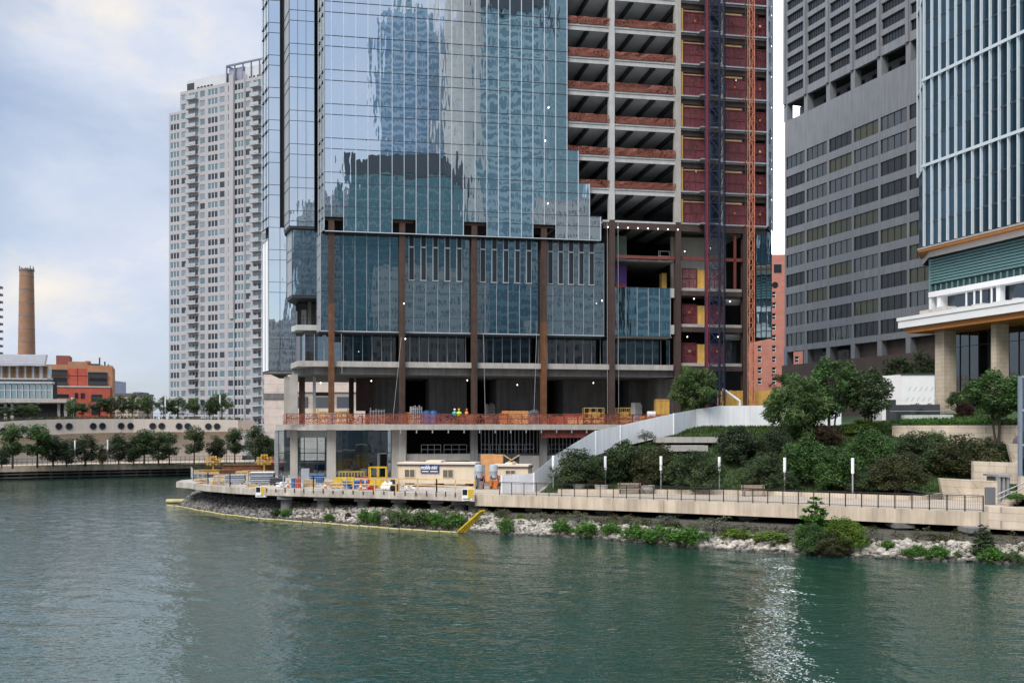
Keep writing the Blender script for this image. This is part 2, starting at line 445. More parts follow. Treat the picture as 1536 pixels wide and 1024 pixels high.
def mullions(mb, P, Q, n, zs, wv=0.06, wh=0.05, proud=0.08, skip=None, mv=0, mh=1, vfrom=0):
    dx, dy = Q[0]-P[0], Q[1]-P[1]; L = math.hypot(dx, dy); dx /= L; dy /= L; ox, oy = dy*proud/2, -dx*proud/2
    for i in range(n+1):
        x, y = P[0]+dx*L*i/n, P[1]+dy*L*i/n
        mb.mat(mv)
        run = None
        for j in range(len(zs)):
            ok = j < len(zs)-1 and not (skip and (skip(i-1, j) if i else True) and (skip(i, j) if i < n else True))
            if ok and run is None: run = zs[j]
            if not ok and run is not None:
                if i >= vfrom: mb.bar((x+ox, y+oy, run), (x+ox, y+oy, zs[j]), wv, proud)
                run = None
    mb.mat(mh)
    for j in range(len(zs)):
        for i in range(n):
            if skip and (skip(i, min(j, len(zs)-2)) and skip(i, max(j-1, 0))): continue
            a, b = L*i/n+wv/2, L*(i+1)/n-wv/2
            pz = proud*0.7
            mb.bar((P[0]+dx*a+dy*pz/2, P[1]+dy*a-dx*pz/2, zs[j]), (P[0]+dx*b+dy*pz/2, P[1]+dy*b-dx*pz/2, zs[j]), pz, wh)
def facade(parent, u0, u1, z0, z1, spans, rows, wall_mat, win_mats, recess=0.3, nmull=2, v=0.0, hm=None, cap=100, frame=0.06, wallname='wall', cell=None):
    """wall with real openings: piers and spandrels stand proud of recessed windows, each window a part"""
    mb = MB()
    sp = sorted(spans); rw = sorted(rows)
    prev = u0
    for (a, b) in sp:
        if a > prev+1e-4: mb.box(prev, v, z0, a, v+recess+0.2, z1)
        zp = z0
        for (c, d) in rw:
            if c > zp+1e-4: mb.box(a, v+0.004, zp, b, v+recess+0.2, c)
            zp = d
        if z1 > zp+1e-4: mb.box(a, v+0.004, zp, b, v+recess+0.2, z1)
        prev = b
    if u1 > prev+1e-4: mb.box(prev, v, z0, u1, v+recess+0.2, z1)
    mb.build(wallname, wall_mat, parent)
    cells = [(a, b, c, d) for (c, d) in rw for (a, b) in sp]
    rest = MB(); nreal = 0
    for (a, b, c, d) in cells:
        w = MB() if nreal < cap else rest
        y = v+recess
        gm = random.choice(range(1, len(win_mats)))
        if cell: gm = cell(a, b, c, d)
        w.mat(gm); w.face([(a, y, c), (b, y, c), (b, y, d), (a, y, d)])
        w.mat(0)
        f = frame
        nm = nmull if isinstance(nmull, int) else max(1, round((b-a)/nmull))
        for i in range(nm+1):
            x = a+(b-a)*i/nm; w.box(max(a, x-f/2), y-0.08, c, min(b, x+f/2), y-0.005, d)
        hs = [0.0, 1.0]+(hm or [])
        for h in hs:
            zz = c+(d-c)*h; w.box(a, y-0.07, max(c, zz-f/2), b, y-0.006, min(d, zz+f/2))
        if w is not rest:
            w.build('window', win_mats, parent)
        nreal += 1
    if rest.f: rest.build('window', win_mats, parent, kind='stuff')
# ------------------------------------------------------------------ material set
conc = pm('concrete', (0.36,0.34,0.31), 0.85, 0.16, 0.7, bump=0.004, streak=0.15)
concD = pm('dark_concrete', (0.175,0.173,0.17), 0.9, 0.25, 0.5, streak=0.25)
concW = pm('fireproofed_beam', (0.42,0.42,0.41), 0.9, 0.12, 0.6, streak=0.12)
beige = brickmat('beige_concrete', (0.55,0.46,0.355), (0.51,0.425,0.325), (0.34,0.28,0.22), 4.2, 3.0, 0.85, 0.025, stain=0.42)
beigeS = brickmat('beige_stone', (0.58,0.49,0.38), (0.52,0.44,0.345), (0.32,0.27,0.21), 1.5, 0.52, 0.85, 0.016, stain=0.18)
paver = brickmat('promenade_paving', (0.40,0.335,0.265), (0.36,0.305,0.24), (0.36,0.3,0.24), 1.2, 1.2, 0.9, 0.02)
deckc = pm('site_deck', (0.40,0.36,0.31), 0.9, 0.35, 0.8, streak=0.3)
soil = pm('bank_soil', (0.06,0.052,0.042), 0.95, 0.3, 1.5)
grassM = pm('lawn', (0.030,0.052,0.014), 0.95, 0.45, 0.5, bump=0.03, bscale=9)
groundM = pm('city_ground', (0.16,0.155,0.15), 0.95, 0.2, 0.2)
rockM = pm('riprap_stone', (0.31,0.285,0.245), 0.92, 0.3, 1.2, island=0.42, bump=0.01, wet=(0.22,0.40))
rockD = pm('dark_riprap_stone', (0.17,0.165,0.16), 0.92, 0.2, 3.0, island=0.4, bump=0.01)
steelR = pm('rusty_steel', (0.058,0.032,0.022), 0.75, 0.35, 1.2, streak=0.35)
steelO = pm('orange_rust_steel', (0.12,0.05,0.02), 0.75, 0.35, 1.2, streak=0.3)
steelD = pm('brown_primer_steel', (0.055,0.034,0.028), 0.7, 0.25, 1.0, streak=0.2)
steelRed = pm('red_primer_steel', (0.16,0.04,0.03), 0.7, 0.2, 1.0)
galv = pm('galvanised_steel', (0.42,0.44,0.46), 0.45, 0.15, 2.0, metal=0.6)
railM = pm('dark_rail_metal', (0.035,0.033,0.03), 0.5, 0.1, 2.0, metal=0.3)
white = pm('white_paint', (0.78,0.79,0.80), 0.55, 0.05, 0.5)
whiteH = pm('white_hoarding_paint', (0.90,0.905,0.91), 0.6, 0.07, 0.3, streak=0.10)
black = pm('black_void', (0.012,0.012,0.013), 0.9, 0.2, 0.5)  # plain black, also painted where openings fall into deep shade
darkM = pm('dark_metal', (0.03,0.033,0.037), 0.5, 0.15, 1.0)
alu = pm('aluminium_mullion', (0.62,0.66,0.70), 0.35, 0.05, 1.0, metal=0.5)
darkmul = pm('dark_mullion', (0.06,0.075,0.09), 0.4, 0.1, 1.0, metal=0.3)
ply = pm('plywood', (0.60,0.30,0.12), 0.8, 0.2, 1.5, streak=0.1)
plyY = pm('yellow_timber', (0.55,0.33,0.08), 0.8, 0.25, 1.2, streak=0.2)
lumber = pm('raw_lumber', (0.52,0.36,0.18), 0.8, 0.25, 1.5, island=0.3)
yellow = pm('yellow_paint', (0.60,0.39,0.02), 0.55, 0.35, 2.2, streak=0.3)
orange = pm('orange_paint', (0.52,0.16,0.03), 0.6, 0.35, 2.2, streak=0.3)
redp = pm('red_paint', (0.38,0.045,0.03), 0.6, 0.35, 2.2, streak=0.3)
bluep = pm('blue_paint', (0.02,0.09,0.25), 0.5, 0.15, 1.5)
netO = netmat('orange_netting', (0.27,0.075,0.04), 0.48)
netR = netmat('red_brown_netting', (0.165,0.045,0.024), 0.36)
gateM = netmat('maroon_gate_mesh', (0.15,0.035,0.045), 0.42, cell=0.07)
gateF = pm('maroon_gate_frame', (0.14,0.018,0.022), 0.6, 0.2, 1.5)
navy = netmat('navy_hoist_mesh', (0.018,0.028,0.06), 0.64, cell=0.1)
navyF = pm('navy_hoist_steel', (0.02,0.03,0.075), 0.5, 0.2, 1.0)
mastO = pm('orange_mast_steel', (0.52,0.20,0.12), 0.6, 0.12, 1.0)
glassT = mirror_glass('tower_glazing', (0.018,0.045,0.06), (0.88,0.95,0.99), 0.74, 0.004, wob=0.0105, wscale=0.62, edge=0.35)
glassL = mirror_glass('podium_glazing', (0.012,0.030,0.042), (0.62,0.79,0.88), 0.46, 0.006, wob=0.0075, wscale=0.75, edge=0.35)
glassK = mirror_glass('dark_glazing', (0.010,0.013,0.016), (0.6,0.7,0.8), 0.14, 0.01, wob=0.002, edge=0.4)
glassC = clear_glass('lobby_glass', (0.55,0.66,0.70), 0.16)
glassDk = clear_glass('dim_glass', (0.16,0.20,0.23), 0.12)
winG = mirror_glass('window_glass', (0.016,0.022,0.028), (0.75,0.85,0.95), 0.05, 0.02, wob=0.004, wscale=1.2, edge=.2)
winG2 = mirror_glass('window_glass_blind', (0.075,0.125,0.145), (0.75,0.88,0.95), 0.12, 0.03)
winG3 = mirror_glass('window_glass_pale', (0.15,0.185,0.21), (0.8,0.88,0.95), 0.15, 0.05)
bulbM = emit('lit_bulb', (1.0, 0.95, 0.85), 2.5)
bark = pm('bark', (0.06,0.045,0.034), 0.9, 0.3, 4.0, bump=0.01)
barkP = pm('pale_bark', (0.22,0.18,0.14), 0.9, 0.3, 4.0, bump=0.01)
LF = {
 'dark':   leafmat('dark_leaf', (0.018,0.036,0.015), (0.092,0.132,0.054)),
 'black':  leafmat('deep_leaf', (0.014,0.028,0.013), (0.064,0.090,0.042)),
 'olive':  leafmat('olive_leaf', (0.024,0.034,0.013), (0.115,0.118,0.046)),
 'green':  leafmat('green_leaf', (0.024,0.060,0.017), (0.090,0.168,0.046)),
 'mid':    leafmat('mid_leaf', (0.030,0.062,0.018), (0.120,0.190,0.060)),
 'bright': leafmat('bright_leaf', (0.028,0.082,0.014), (0.100,0.23,0.030)),
 'lime':   leafmat('lime_leaf', (0.05,0.10,0.015), (0.16,0.24,0.03)),
 'grey':   leafmat('grey_green_leaf', (0.07,0.085,0.05), (0.18,0.20,0.13)),
 'brown':  leafmat('brown_leaf', (0.034,0.026,0.014), (0.085,0.06,0.034)),
 'maroon': leafmat('maroon_leaf', (0.03,0.008,0.010), (0.07,0.02,0.022)),
}
# ------------------------------------------------------------------ river
wm, t, b = newmat('river_water')
b.inputs['Base Color'].default_value = (0.0095,0.0405,0.0285,1); b.inputs['Roughness'].default_value = 0.05; b.inputs['IOR'].default_value = 1.75
b.inputs['Specular IOR Level'].default_value = 0.5
tcn = N(t, 'ShaderNodeTexCoord')
def wave(scale, sx, sy, rot, det, dist_):
    mpn = N(t, 'ShaderNodeMapping'); mpn.inputs['Scale'].default_value = (sx, sy, 1); mpn.inputs['Rotation'].default_value = (0,0,R(rot))
    t.links.new(tcn.outputs['Object'], mpn.inputs['Vector'])
    nz = N(t, 'ShaderNodeTexNoise'); nz.inputs['Scale'].default_value = scale; nz.inputs['Detail'].default_value = det; nz.inputs['Roughness'].default_value = 0.55
    nz.inputs['Distortion'].default_value = 0.3
    t.links.new(mpn.outputs['Vector'], nz.inputs['Vector'])
    ml = N(t, 'ShaderNodeMath'); ml.operation = 'MULTIPLY'; ml.inputs[1].default_value = dist_
    t.links.new(nz.outputs['Fac'], ml.inputs[0]); return ml.outputs[0]
def addn(a, b_):
    q = N(t, 'ShaderNodeMath'); q.operation = 'ADD'; t.links.new(a, q.inputs[0]); t.links.new(b_, q.inputs[1]); return q.outputs[0]
h = addn(wave(1.9, 1.0, 1.6, -10, 1.8, 0.052), wave(4.2, 1.0, 1.5, 18, 1.5, 0.016))
# gust patches: calmer and rougher water
gp = N(t, 'ShaderNodeTexNoise'); gp.inputs['Scale'].default_value = 0.035; gp.inputs['Detail'].default_value = 3
t.links.new(tcn.outputs['Object'], gp.inputs['Vector'])
gm = N(t, 'ShaderNodeMapRange'); gm.inputs['From Min'].default_value = 0.35; gm.inputs['From Max'].default_value = 0.65; gm.inputs['To Min'].default_value = 0.65; gm.inputs['To Max'].default_value = 1.15
t.links.new(gp.outputs['Fac'], gm.inputs['Value'])
bp = N(t, 'ShaderNodeBump'); bp.inputs['Distance'].default_value = 1.0
t.links.new(gm.outputs['Result'], bp.inputs['Strength'])
t.links.new(h, bp.inputs['Height']); t.links.new(bp.outputs['Normal'], b.inputs['Normal'])
# wind chop as real geometry: seventy crossing wave trains over the open reach, calm sheet farther out
wr = np.random.RandomState(5)
NX, NY = 590, 400
gx = np.linspace(-92, 80, NX); gy = 22+ (176-22)*np.linspace(0, 1, NY)**1.25
XX, YY = np.meshgrid(gx, gy)
ZZ = np.zeros_like(XX)
for i in range(70):
    lam = 0.8*(3.6/0.8)**wr.rand(); th_ = R(58)+wr.normal()*0.62; kx, ky = math.cos(th_)*2*math.pi/lam, math.sin(th_)*2*math.pi/lam
    amp_ = 0.0105*lam/(2*math.pi)*(1.0 if lam < 3 else .7)
    ph = kx*XX+ky*YY+wr.rand()*6.28
    ZZ += amp_*np.sin(ph)
patch = 0.75+0.35*np.sin(XX*.11+1.3*np.sin(YY*.07))*np.sin(YY*.09+.6+1.1*np.sin(XX*.06))
fade = np.clip(np.minimum.reduce([(XX+92)/6, (80-XX)/6, (YY-22)/4, (176-YY)/30]), 0, 1)
fade *= np.clip(1.25-(YY-40)/160, .35, 1)
ZZ *= patch*fade
VW = np.stack([XX, YY, ZZ], -1).reshape(-1, 3)
ii = (np.arange(NY-1)[:,None]*NX+np.arange(NX-1)[None,:]).reshape(-1)
FW = np.stack([ii, ii+1, ii+NX+1, ii+NX], -1)
nv = len(VW)
ext = [(-3000,-200),(3000,-200),(3000,900),(-3000,900),(-92,22),(80,22),(80,176),(-92,176)]
VW = np.vstack([VW, [(x,y,0) for x,y in ext]])
FX = [(nv,nv+1,nv+5,nv+4),(nv+1,nv+2,nv+6,nv+5),(nv+2,nv+3,nv+7,nv+6),(nv+3,nv,nv+4,nv+7)]
me = bpy.data.meshes.new('river_water'); me.from_pydata(VW.tolist(), [], FW.tolist()+FX); me.materials.append(wm)
me.polygons.foreach_set('use_smooth', [True]*len(FW)+[False]*4); me.update()
o = bpy.data.objects.new('river_water', me); col.objects.link(o); setting(o, 'green rippled river water')
# ------------------------------------------------------------------ ground sheets
mb = MB()
farp = [(-3000,140),(-86,164),(-43,180),(-22,192),(-27,126),(-20,113),(4,100),(70,100),(70,88),(3000,60),(3000,3500),(-3000,3500)]
mb.face([(x,y,2.0) for x,y in farp])
mb.face([(-3000,-3000,2.0),(3000,-3000,2.0),(3000,-75,2.0),(-3000,-75,2.0)])
mb.wall((-3000,-75),(3000,-75),-1,1.99,0.5,-1)
setting(mb.build('ground', groundM))
# waterline and deck-edge paths of the near bank, read as (px, py) on known levels
def path(pts, z): return [gnd(x, y, z) for x, y in pts]
shore = path([(268,757),(300,763),(340,770),(400,775.5),(500,784),(600,791.5),(690,797),(760,801),(880,806),(980,815.5),(1060,823),(1210,832),(1350,838),(1536,846),(1700,858),(1950,874),(2250,894)], 0.0)
siteE = path([(283,723.3),(310,727.5),(350,730.5),(400,733),(470,735),(560,737),(640,739),(712,741.5)], 2.6)
promE = path([(712.5,741),(860,745.3),(1020,750.5),(1200,757),(1340,762.5),(1482,768),(1560,771),(1700,777),(1950,786),(2250,798)], 2.6)
def interp(P, s):
    n = len(P)-1; x = s*n; i = min(int(x), n-1); f = x-i
    return P[i].lerp(P[i+1], f)
def atX(P, X):
    for a, c in zip(P, P[1:]):
        if a.x <= X <= c.x: return a.lerp(c, (X-a.x)/(c.x-a.x))
    return P[0].copy() if X < P[0].x else P[-1].copy()
edge = siteE + promE[1:]
# sloping bank under the decks
mb = MB()
NS = 104
rows_ = []
for i in range(NS+1):
    s = interp(shore, i/NS); 
    back = atX(edge, s.x)
    if s.x < edge[0].x+1.5: back = Vector((s.x+1.6, s.y+6.5, 0))
    gap = 7.0
    prof = []
    for (f, z) in ((-0.35,-0.8),(0,-0.02),(0.25,0.42),(0.5,0.78),(0.75,0.98),(1.0,1.10),(2.2,1.12)):
        d = Vector((-0.05, 1.0, 0)) * gap * f
        prof.append((s.x+d.x, s.y+d.y, z+ (random.uniform(-.06,.06) if 0 < f < 1 else 0)))
    rows_.append(prof)
for i in range(NS):
    for j in range(6):
        a, c = rows_[i], rows_[i+1]
        mb.face([a[j], c[j], c[j+1], a[j+1]])
setting(mb.build('riverbank', soil, smooth=True))
def bank_pt(px_or_s, f):
    """point on the stone slope: s along the shore 0..1, f up the slope 0..1"""
    x = px_or_s*NS; i = min(int(x), NS-1); t_ = x-i
    def on(p):
        fs = [-0.35,0,0.25,0.5,0.75,1.0,2.2]
        for j in range(6):
            if fs[j] <= f <= fs[j+1]:
                k = (f-fs[j])/(fs[j+1]-fs[j]); return Vector(p[j]).lerp(Vector(p[j+1]), k)
    return on(rows_[i]).lerp(on(rows_[i+1]), t_)
def shore_s(px):
    """shore parameter at picture column px"""
    best = min(range(0, 1001), key=lambda k: abs(CX+F*interp(shore, k/1000).x/interp(shore, k/1000).y-px)); return best/1000
# riprap: thousands of broken stones nobody could count
ico = bmesh.new(); bmesh.ops.create_icosphere(ico, subdivisions=1, radius=1.0)
ico.verts.ensure_lookup_table()
IV = np.array([v.co[:] for v in ico.verts]); IF = [tuple(v.index for v in f.verts) for f in ico.faces]; ico.free()
def stones(name, mat, n, s0, s1, f0, f1, rmin, rmax, seed):
    rng = random.Random(seed); nr = np.random.RandomState(seed)
    mb = MB()
    for _ in range(n):
        s = rng.uniform(s0, s1); f = f0+(f1-f0)*rng.random()**0.9
        p = bank_pt(s, f)
        r = rmin+(rmax-rmin)*rng.random()**3.2
        sc_ = np.array([rng.uniform(.7,1.35), rng.uniform(.7,1.2), rng.uniform(.5,.85)])*r
        V = IV*(1+nr.uniform(-.34,.28,(len(IV),1)))*sc_
        a = rng.uniform(0, 6.28); ca, sa = math.cos(a), math.sin(a)
        tl = rng.uniform(-.5,.5); ct, st = math.cos(tl), math.sin(tl)
        x = V[:,0]*ca-V[:,1]*sa; y = V[:,0]*sa+V[:,1]*ca; z = V[:,2]
        y2 = y*ct-z*st; z2 = y*st+z*ct
        k = len(mb.v)
        mb.v += list(zip((x+p.x).tolist(), (y2+p.y).tolist(), (z2+p.z+r*0.15).tolist()))
        mb.f += [tuple(k+i for i in f_) for f_ in IF]; mb.m += [0]*len(IF)
    return mb.build(name, mat)
sA, sB = shore_s(292), shore_s(437)
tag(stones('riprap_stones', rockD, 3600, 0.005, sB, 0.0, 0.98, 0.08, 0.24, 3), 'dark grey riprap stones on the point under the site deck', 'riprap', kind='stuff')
sM = shore_s(745)
tag(stones('riprap_stones', rockM, 4200, sB-0.01, sM, -0.03, 0.86, 0.07, 0.22, 4), 'pale limestone riprap below the trailers between the dark point and the yellow chute', 'riprap', kind='stuff')
tag(stones('riprap_stones', rockM, 8800, sM-.005, 1.0, -0.03, 0.50, 0.05, 0.33, 6), 'pale limestone riprap along the river edge below the promenade', 'riprap', kind='stuff')
# ------------------------------------------------------------------ promenade deck
def outline(edgep, depth):
    back = [Vector((p.x, p.y+depth, p.z)) for p in edgep]
    return [(p.x, p.y) for p in edgep] + [(p.x, p.y) for p in reversed(back)]
mb = MB()
mb.prism(outline(promE, 13.5), 1.62, 2.6)
setting(mb.build('promenade', [beige]), 'beige concrete riverside promenade deck')
mb = MB()
for a, c in zip(promE, promE[1:]):
    d = (c-a); 
    mb.face([(a.x+0.05,a.y+0.45,2.604),(c.x,c.y+0.45,2.604),(c.x,c.y+13.3,2.604),(a.x+0.05,a.y+13.3,2.604)])
setting(mb.build('promenade_paving', paver))
sk = [Vector((-35.6,105.5,2.6)), Vector((-36.2,109,2.6)), Vector((-34.5,116,2.6)), Vector((-30,124,2.6)), Vector((-20,128,2.6))]
sp_ = [(p.x,p.y) for p in siteE] + [(siteE[-1].x, 100), (-8, 128)] + [(p.x,p.y) for p in reversed(sk)]
mb = MB(); mb.prism(sp_, 2.0, 2.6)
setting(mb.build('site_deck', deckc), 'construction site deck over the water')
# dark beams and piles under both decks
pil = None
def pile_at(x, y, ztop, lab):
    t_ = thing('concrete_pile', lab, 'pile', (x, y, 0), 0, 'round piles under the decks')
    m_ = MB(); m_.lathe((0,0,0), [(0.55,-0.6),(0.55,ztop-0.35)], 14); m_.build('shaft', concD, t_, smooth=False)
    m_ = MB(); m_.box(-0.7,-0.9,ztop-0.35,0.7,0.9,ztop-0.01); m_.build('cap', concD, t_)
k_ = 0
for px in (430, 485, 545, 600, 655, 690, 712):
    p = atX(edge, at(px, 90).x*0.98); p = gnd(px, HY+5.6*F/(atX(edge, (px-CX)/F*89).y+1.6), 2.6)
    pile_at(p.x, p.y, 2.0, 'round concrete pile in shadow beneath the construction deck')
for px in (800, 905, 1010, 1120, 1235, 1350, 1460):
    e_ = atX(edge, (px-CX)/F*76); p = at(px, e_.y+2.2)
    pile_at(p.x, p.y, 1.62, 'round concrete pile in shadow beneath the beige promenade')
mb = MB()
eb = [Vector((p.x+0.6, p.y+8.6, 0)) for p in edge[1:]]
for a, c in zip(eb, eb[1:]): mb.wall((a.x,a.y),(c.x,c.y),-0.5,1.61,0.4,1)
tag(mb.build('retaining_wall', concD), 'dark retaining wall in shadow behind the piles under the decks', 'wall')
# ------------------------------------------------------------------ hillside
HEDGE = [gnd(802,738,2.6)]
hx = [(2.0,86.0),(3.9,92.0),(7.7,97.0),(10.5,100.0),(17.2,106.0),(20.8,112.0),(31.0,116.0),(36.0,121.0),(36.0,230.0)]   # foot of the hoarding: left limit of the hill
def hill_left(Y):
    if Y <= hx[0][1]: return hx[0][0]
    for (x0,y0),(x1,y1) in zip(hx, hx[1:]):
        if y0 <= Y <= y1: return x0+(x1-x0)*(Y-y0)/(y1-y0)
    return hx[-1][0]
def prom_back(X):
    if X > 32: return min(84.0, prom_back(31.9)+(X-32)*1.2)
    e_ = atX(promE, X); return min(89.0, max(e_.y+4.6, 0)+ max(0,min(6.5,(X-4)*0.45)))
def hill_z(X, Y):
    b_ = prom_back(X); t_ = (Y-b_)/(111.0-b_)
    top = 8.35+min(2.4, max(0, (X-36)*0.09))
    t_ = max(0.0, min(1.0, t_))
    s_ = t_*t_*(3-2*t_)*0.55+t_*0.45
    n_ = noise.noise((X*0.15, Y*0.15, 0))*0.25*math.sin(math.pi*t_)
    return 2.62+(top-2.62)*s_+n_
mb = MB(); GX, GY = 70, 60
Ys = [83+ (114-83)*j/44 for j in range(45)] + [118,124,132,140,150,165,180,200,230]
grid = []
for Yv in Ys:
    row = []
    xl = hill_left(Yv)
    for i in range(GX+1):
        X = xl+(170-xl)*(i/GX)**1.6
        Yq = max(Yv, prom_back(X)) if Yv < 95 else Yv
        row.append((X, Yq, hill_z(X, Yq)))
    grid.append(row)
for j in range(len(Ys)-1):
    for i in range(GX): mb.face([grid[j][i],grid[j][i+1],grid[j+1][i+1],grid[j+1][i]])
    a, c = grid[j][0], grid[j+1][0]
    mb.face([(a[0],a[1],1.5),a,c,(c[0],c[1],1.5)])
bot = grid[0]
setting(mb.build('hillside', grassM, smooth=True), 'green planted slope rising behind the promenade')
# tufted grass over the slope
rng = random.Random(11); V = []; Fc = []
for _ in range(26000):
    Yv = 84+rng.random()**1.1*29; xl = hill_left(Yv); X = xl+0.3+rng.random()*(52-xl)
    if Yv < prom_back(X)+0.15: continue
    z = hill_z(X, Yv); a = rng.uniform(0, 3.14); w = rng.uniform(.05,.11); hgt = rng.uniform(.14,.34)
    dx, dy = math.cos(a)*w, math.sin(a)*w; k = len(V)
    V += [(X-dx,Yv-dy,z-.02),(X+dx,Yv+dy,z-.02),(X+rng.uniform(-.1,.1),Yv+rng.uniform(-.12,.05),z+hgt)]; Fc.append((k,k+1,k+2))
me = bpy.data.meshes.new('grass'); me.from_pydata(V, [], Fc); me.materials.append(leafmat('grass_blade', (0.026,0.050,0.012), (0.075,0.125,0.030))); 
o = bpy.data.objects.new('grass', me); col.objects.link(o)
tag(o, 'short rough green grass covering the slope behind the promenade', 'grass', kind='stuff')

# weeds and dry growth on the shaded soil above the stones
rw = random.Random(31); hd = []
for _ in range(460):
    q = bank_pt(rw.uniform(sM-.12, 1.0), rw.uniform(.22, .9)); hd.append((q.x, q.y, q.z+rw.uniform(.05,.25), rw.uniform(.18,.42)))
WEEDS = hd
# ------------------------------------------------------------------ the tower under construction
T = Frame(490, 112, 0.984, 0.179)
tower = thing('construction_tower', 'tall blue glass skyscraper still under construction with open floors and rusty steel columns', 'tower', T.loc(0), T.rot)
TOP = 102.0
FL0, FH = 32.96, 3.84
FL = [FL0+FH*k for k in range(18)]
zB = 30.5
uC = [T.u(p, 0.55) for p in (497, 603, 711, 815, 917, 1016, 1117)]
uL = T.u(487, 0)
M = (uC[3]-uC[0])/18
uEnd = T.u(1151, 0.3)
rowsU = [zB]
for z in FL: rowsU += [z-0.9, z+0.3]
rowsU.append(TOP)
nU = round((T.u(903,0)-uC[0])/M)
lim = [(33.25, T.u(904,0)), (37.1, T.u(888,0)), (40.95, T.u(871,0)), (999, T.u(853.5,0))]
def skU(i, j):
    zm = (rowsU[j]+rowsU[j+1])/2; x = uC[0]+(i+1)*M
    if j == 0 and i % 6 in (0, 5): return i > -1 and i != nU-1
    for zl, ul in lim:
        if zm < zl: return x > ul+0.4
    return True
rng = random.Random(21)
def seg(P, Q, n, zs, mat, name='curtain_wall', skip=None, amp=0.0012, tilt=0.0022, wv=0.05, vm=None, vfrom=0, proud=0.07, wh=0.045, hm=None):
    m = MB(); panes(m, P, Q, n, zs, amp, tilt, skip, rng=rng); m.build(name, mat, tower, smooth=True)
    m = MB(); mullions(m, P, Q, n, zs, wv, wh, proud, skip, vfrom=vfrom); m.build('mullions', [vm or alu, hm or darkmul], tower)
UP = (uC[0], 0), (uC[0]+nU*M, 0)
seg(*UP, nU, rowsU, glassT, skip=skU, wv=0.062, proud=0.10)
seg((uL, 0), (uC[0], 0), 1, rowsU, glassT, skip=lambda i, j: j == 0, vm=darkmul)
# thin bright trim along the foot of the upper glazing and its soffit
m = MB(); m.box(uL, -0.1, zB-0.10, uC[0]+nU*M, 0.02, zB-0.01); m.build('foot_trim', alu, tower)
m = MB(); m.box(uL, 0.04, zB-0.08, uC[0]+nU*M, 1.3, zB-0.02); m.build('soffit', darkM, tower)
# stepped flank on the left: three planes joined by slanting returns
c1 = (T.u(478.5, 3.1), 3.1)
seg(c1, (uL, 0), 2, rowsU, glassT, vm=galv, hm=darkmul, proud=0.16, wv=0.1)
m = MB(); m.box(T.u(471.8,3.5), 3.5, zB+.5, T.u(481,3.5), 4.2, TOP); m.build('recess_shade_panel', black, tower)  # black stands in for the dark reflection between the planes
p2a, p2b = (T.u(434, 3.1), 3.1), (T.u(471.5, 3.1), 3.1)
zb2 = T.z(339, 440, 3.1)
rows2 = [zb2]+[z for z in rowsU if z > zb2+0.5]
seg(p2a, p2b, 3, rows2, glassT, vm=darkmul)
c2 = (T.u(426.5, 6.6), 6.6)
seg(c2, p2a, 1, rows2, galv, name='side_fin', vm=darkM)
m = MB(); m.prism([c2, p2a, p2b, (p2b[0], 8.0), (c2[0], 8.0)], zb2-0.25, zb2-0.01); m.build('soffit', darkM, tower)
zt3, zb3 = T.z(344, 440, 3.6), T.z(442.5, 450, 3.6)
b3a, b3b = (T.u(438.5, 3.6), 3.6), (T.u(481, 3.6), 3.6)
rows3 = [zb3, zb3+1.6, zb3+4.2, zb3+5.3, zt3]
c3 = (T.u(430.5, 7.0), 7.0)
seg(b3a, b3b, 3, rows3, glassL, vm=darkmul)
seg(c3, b3a, 1, rows3, galv, name='side_fin', vm=darkM)
m = MB(); m.prism([c3, b3a, b3b, (b3b[0], 9.0), (c3[0], 9.0)], zb3-0.3, zb3-0.01); m.build('soffit', darkM, tower)
zb4 = T.z(556, 420, 7.2)
p4a, p4m, p4b = (T.u(403, 7.2), 7.2), (T.u(420, 7.2), 7.2), (T.u(444, 7.2), 7.2)
m = MB(); m.box(T.u(420.3,7.3), 7.3, T.z(361,425,7.3), T.u(431,7.3), 8.2, TOP); m.build('recess_shade_panel', black, tower)  # black again painted for the dark gap beside the rear plane
rows4 = [zb4, zb4+2.6, zb4+3.8]+[z for z in [FL0-FH*2-0.9, FL0-FH*2+0.3, FL0-FH-0.9, FL0-FH+0.3]+rowsU[1:] if z > zb4+5]
seg(p4a, p4m, 1, rows4, glassT, vm=darkmul)
rows4b = [z for z in rows4 if z < zt3+2]
seg(p4m, p4b, 1, rows4b, glassT, vm=darkmul)
c4 = (T.u(394, 10.3), 10.3)
rows4c = [zb4]+[z for z in rows4 if z > zt3]
seg(c4, p4a, 2, [zb4, zt3-0.5], white, name='side_fin', vm=alu, hm=alu, proud=0.2)  # white paint stands in for bright sky mirrored at a grazing angle
seg(c4, p4a, 2, [z for z in rows4 if z > zt3-0.6], glassT, name='side_glazing', vm=alu, proud=0.2)
m = MB(); m.prism([c4, p4a, p4b, (p4b[0], 10.3)], zb4-0.3, zb4-0.01); m.build('soffit', concD, tower)
# body behind the glazing
m = MB()
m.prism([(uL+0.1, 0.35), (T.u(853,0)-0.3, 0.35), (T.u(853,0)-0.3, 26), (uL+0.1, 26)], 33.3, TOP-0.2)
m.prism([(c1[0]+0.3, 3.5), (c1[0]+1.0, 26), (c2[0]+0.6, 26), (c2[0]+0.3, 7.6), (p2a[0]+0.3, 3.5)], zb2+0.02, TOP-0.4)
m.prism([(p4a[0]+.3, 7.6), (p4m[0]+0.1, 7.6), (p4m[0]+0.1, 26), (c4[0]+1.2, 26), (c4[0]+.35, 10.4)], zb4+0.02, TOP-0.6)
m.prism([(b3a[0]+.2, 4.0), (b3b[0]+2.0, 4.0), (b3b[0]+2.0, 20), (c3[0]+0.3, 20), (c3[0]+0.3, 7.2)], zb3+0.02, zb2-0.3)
m.build('inner_core', black, tower)
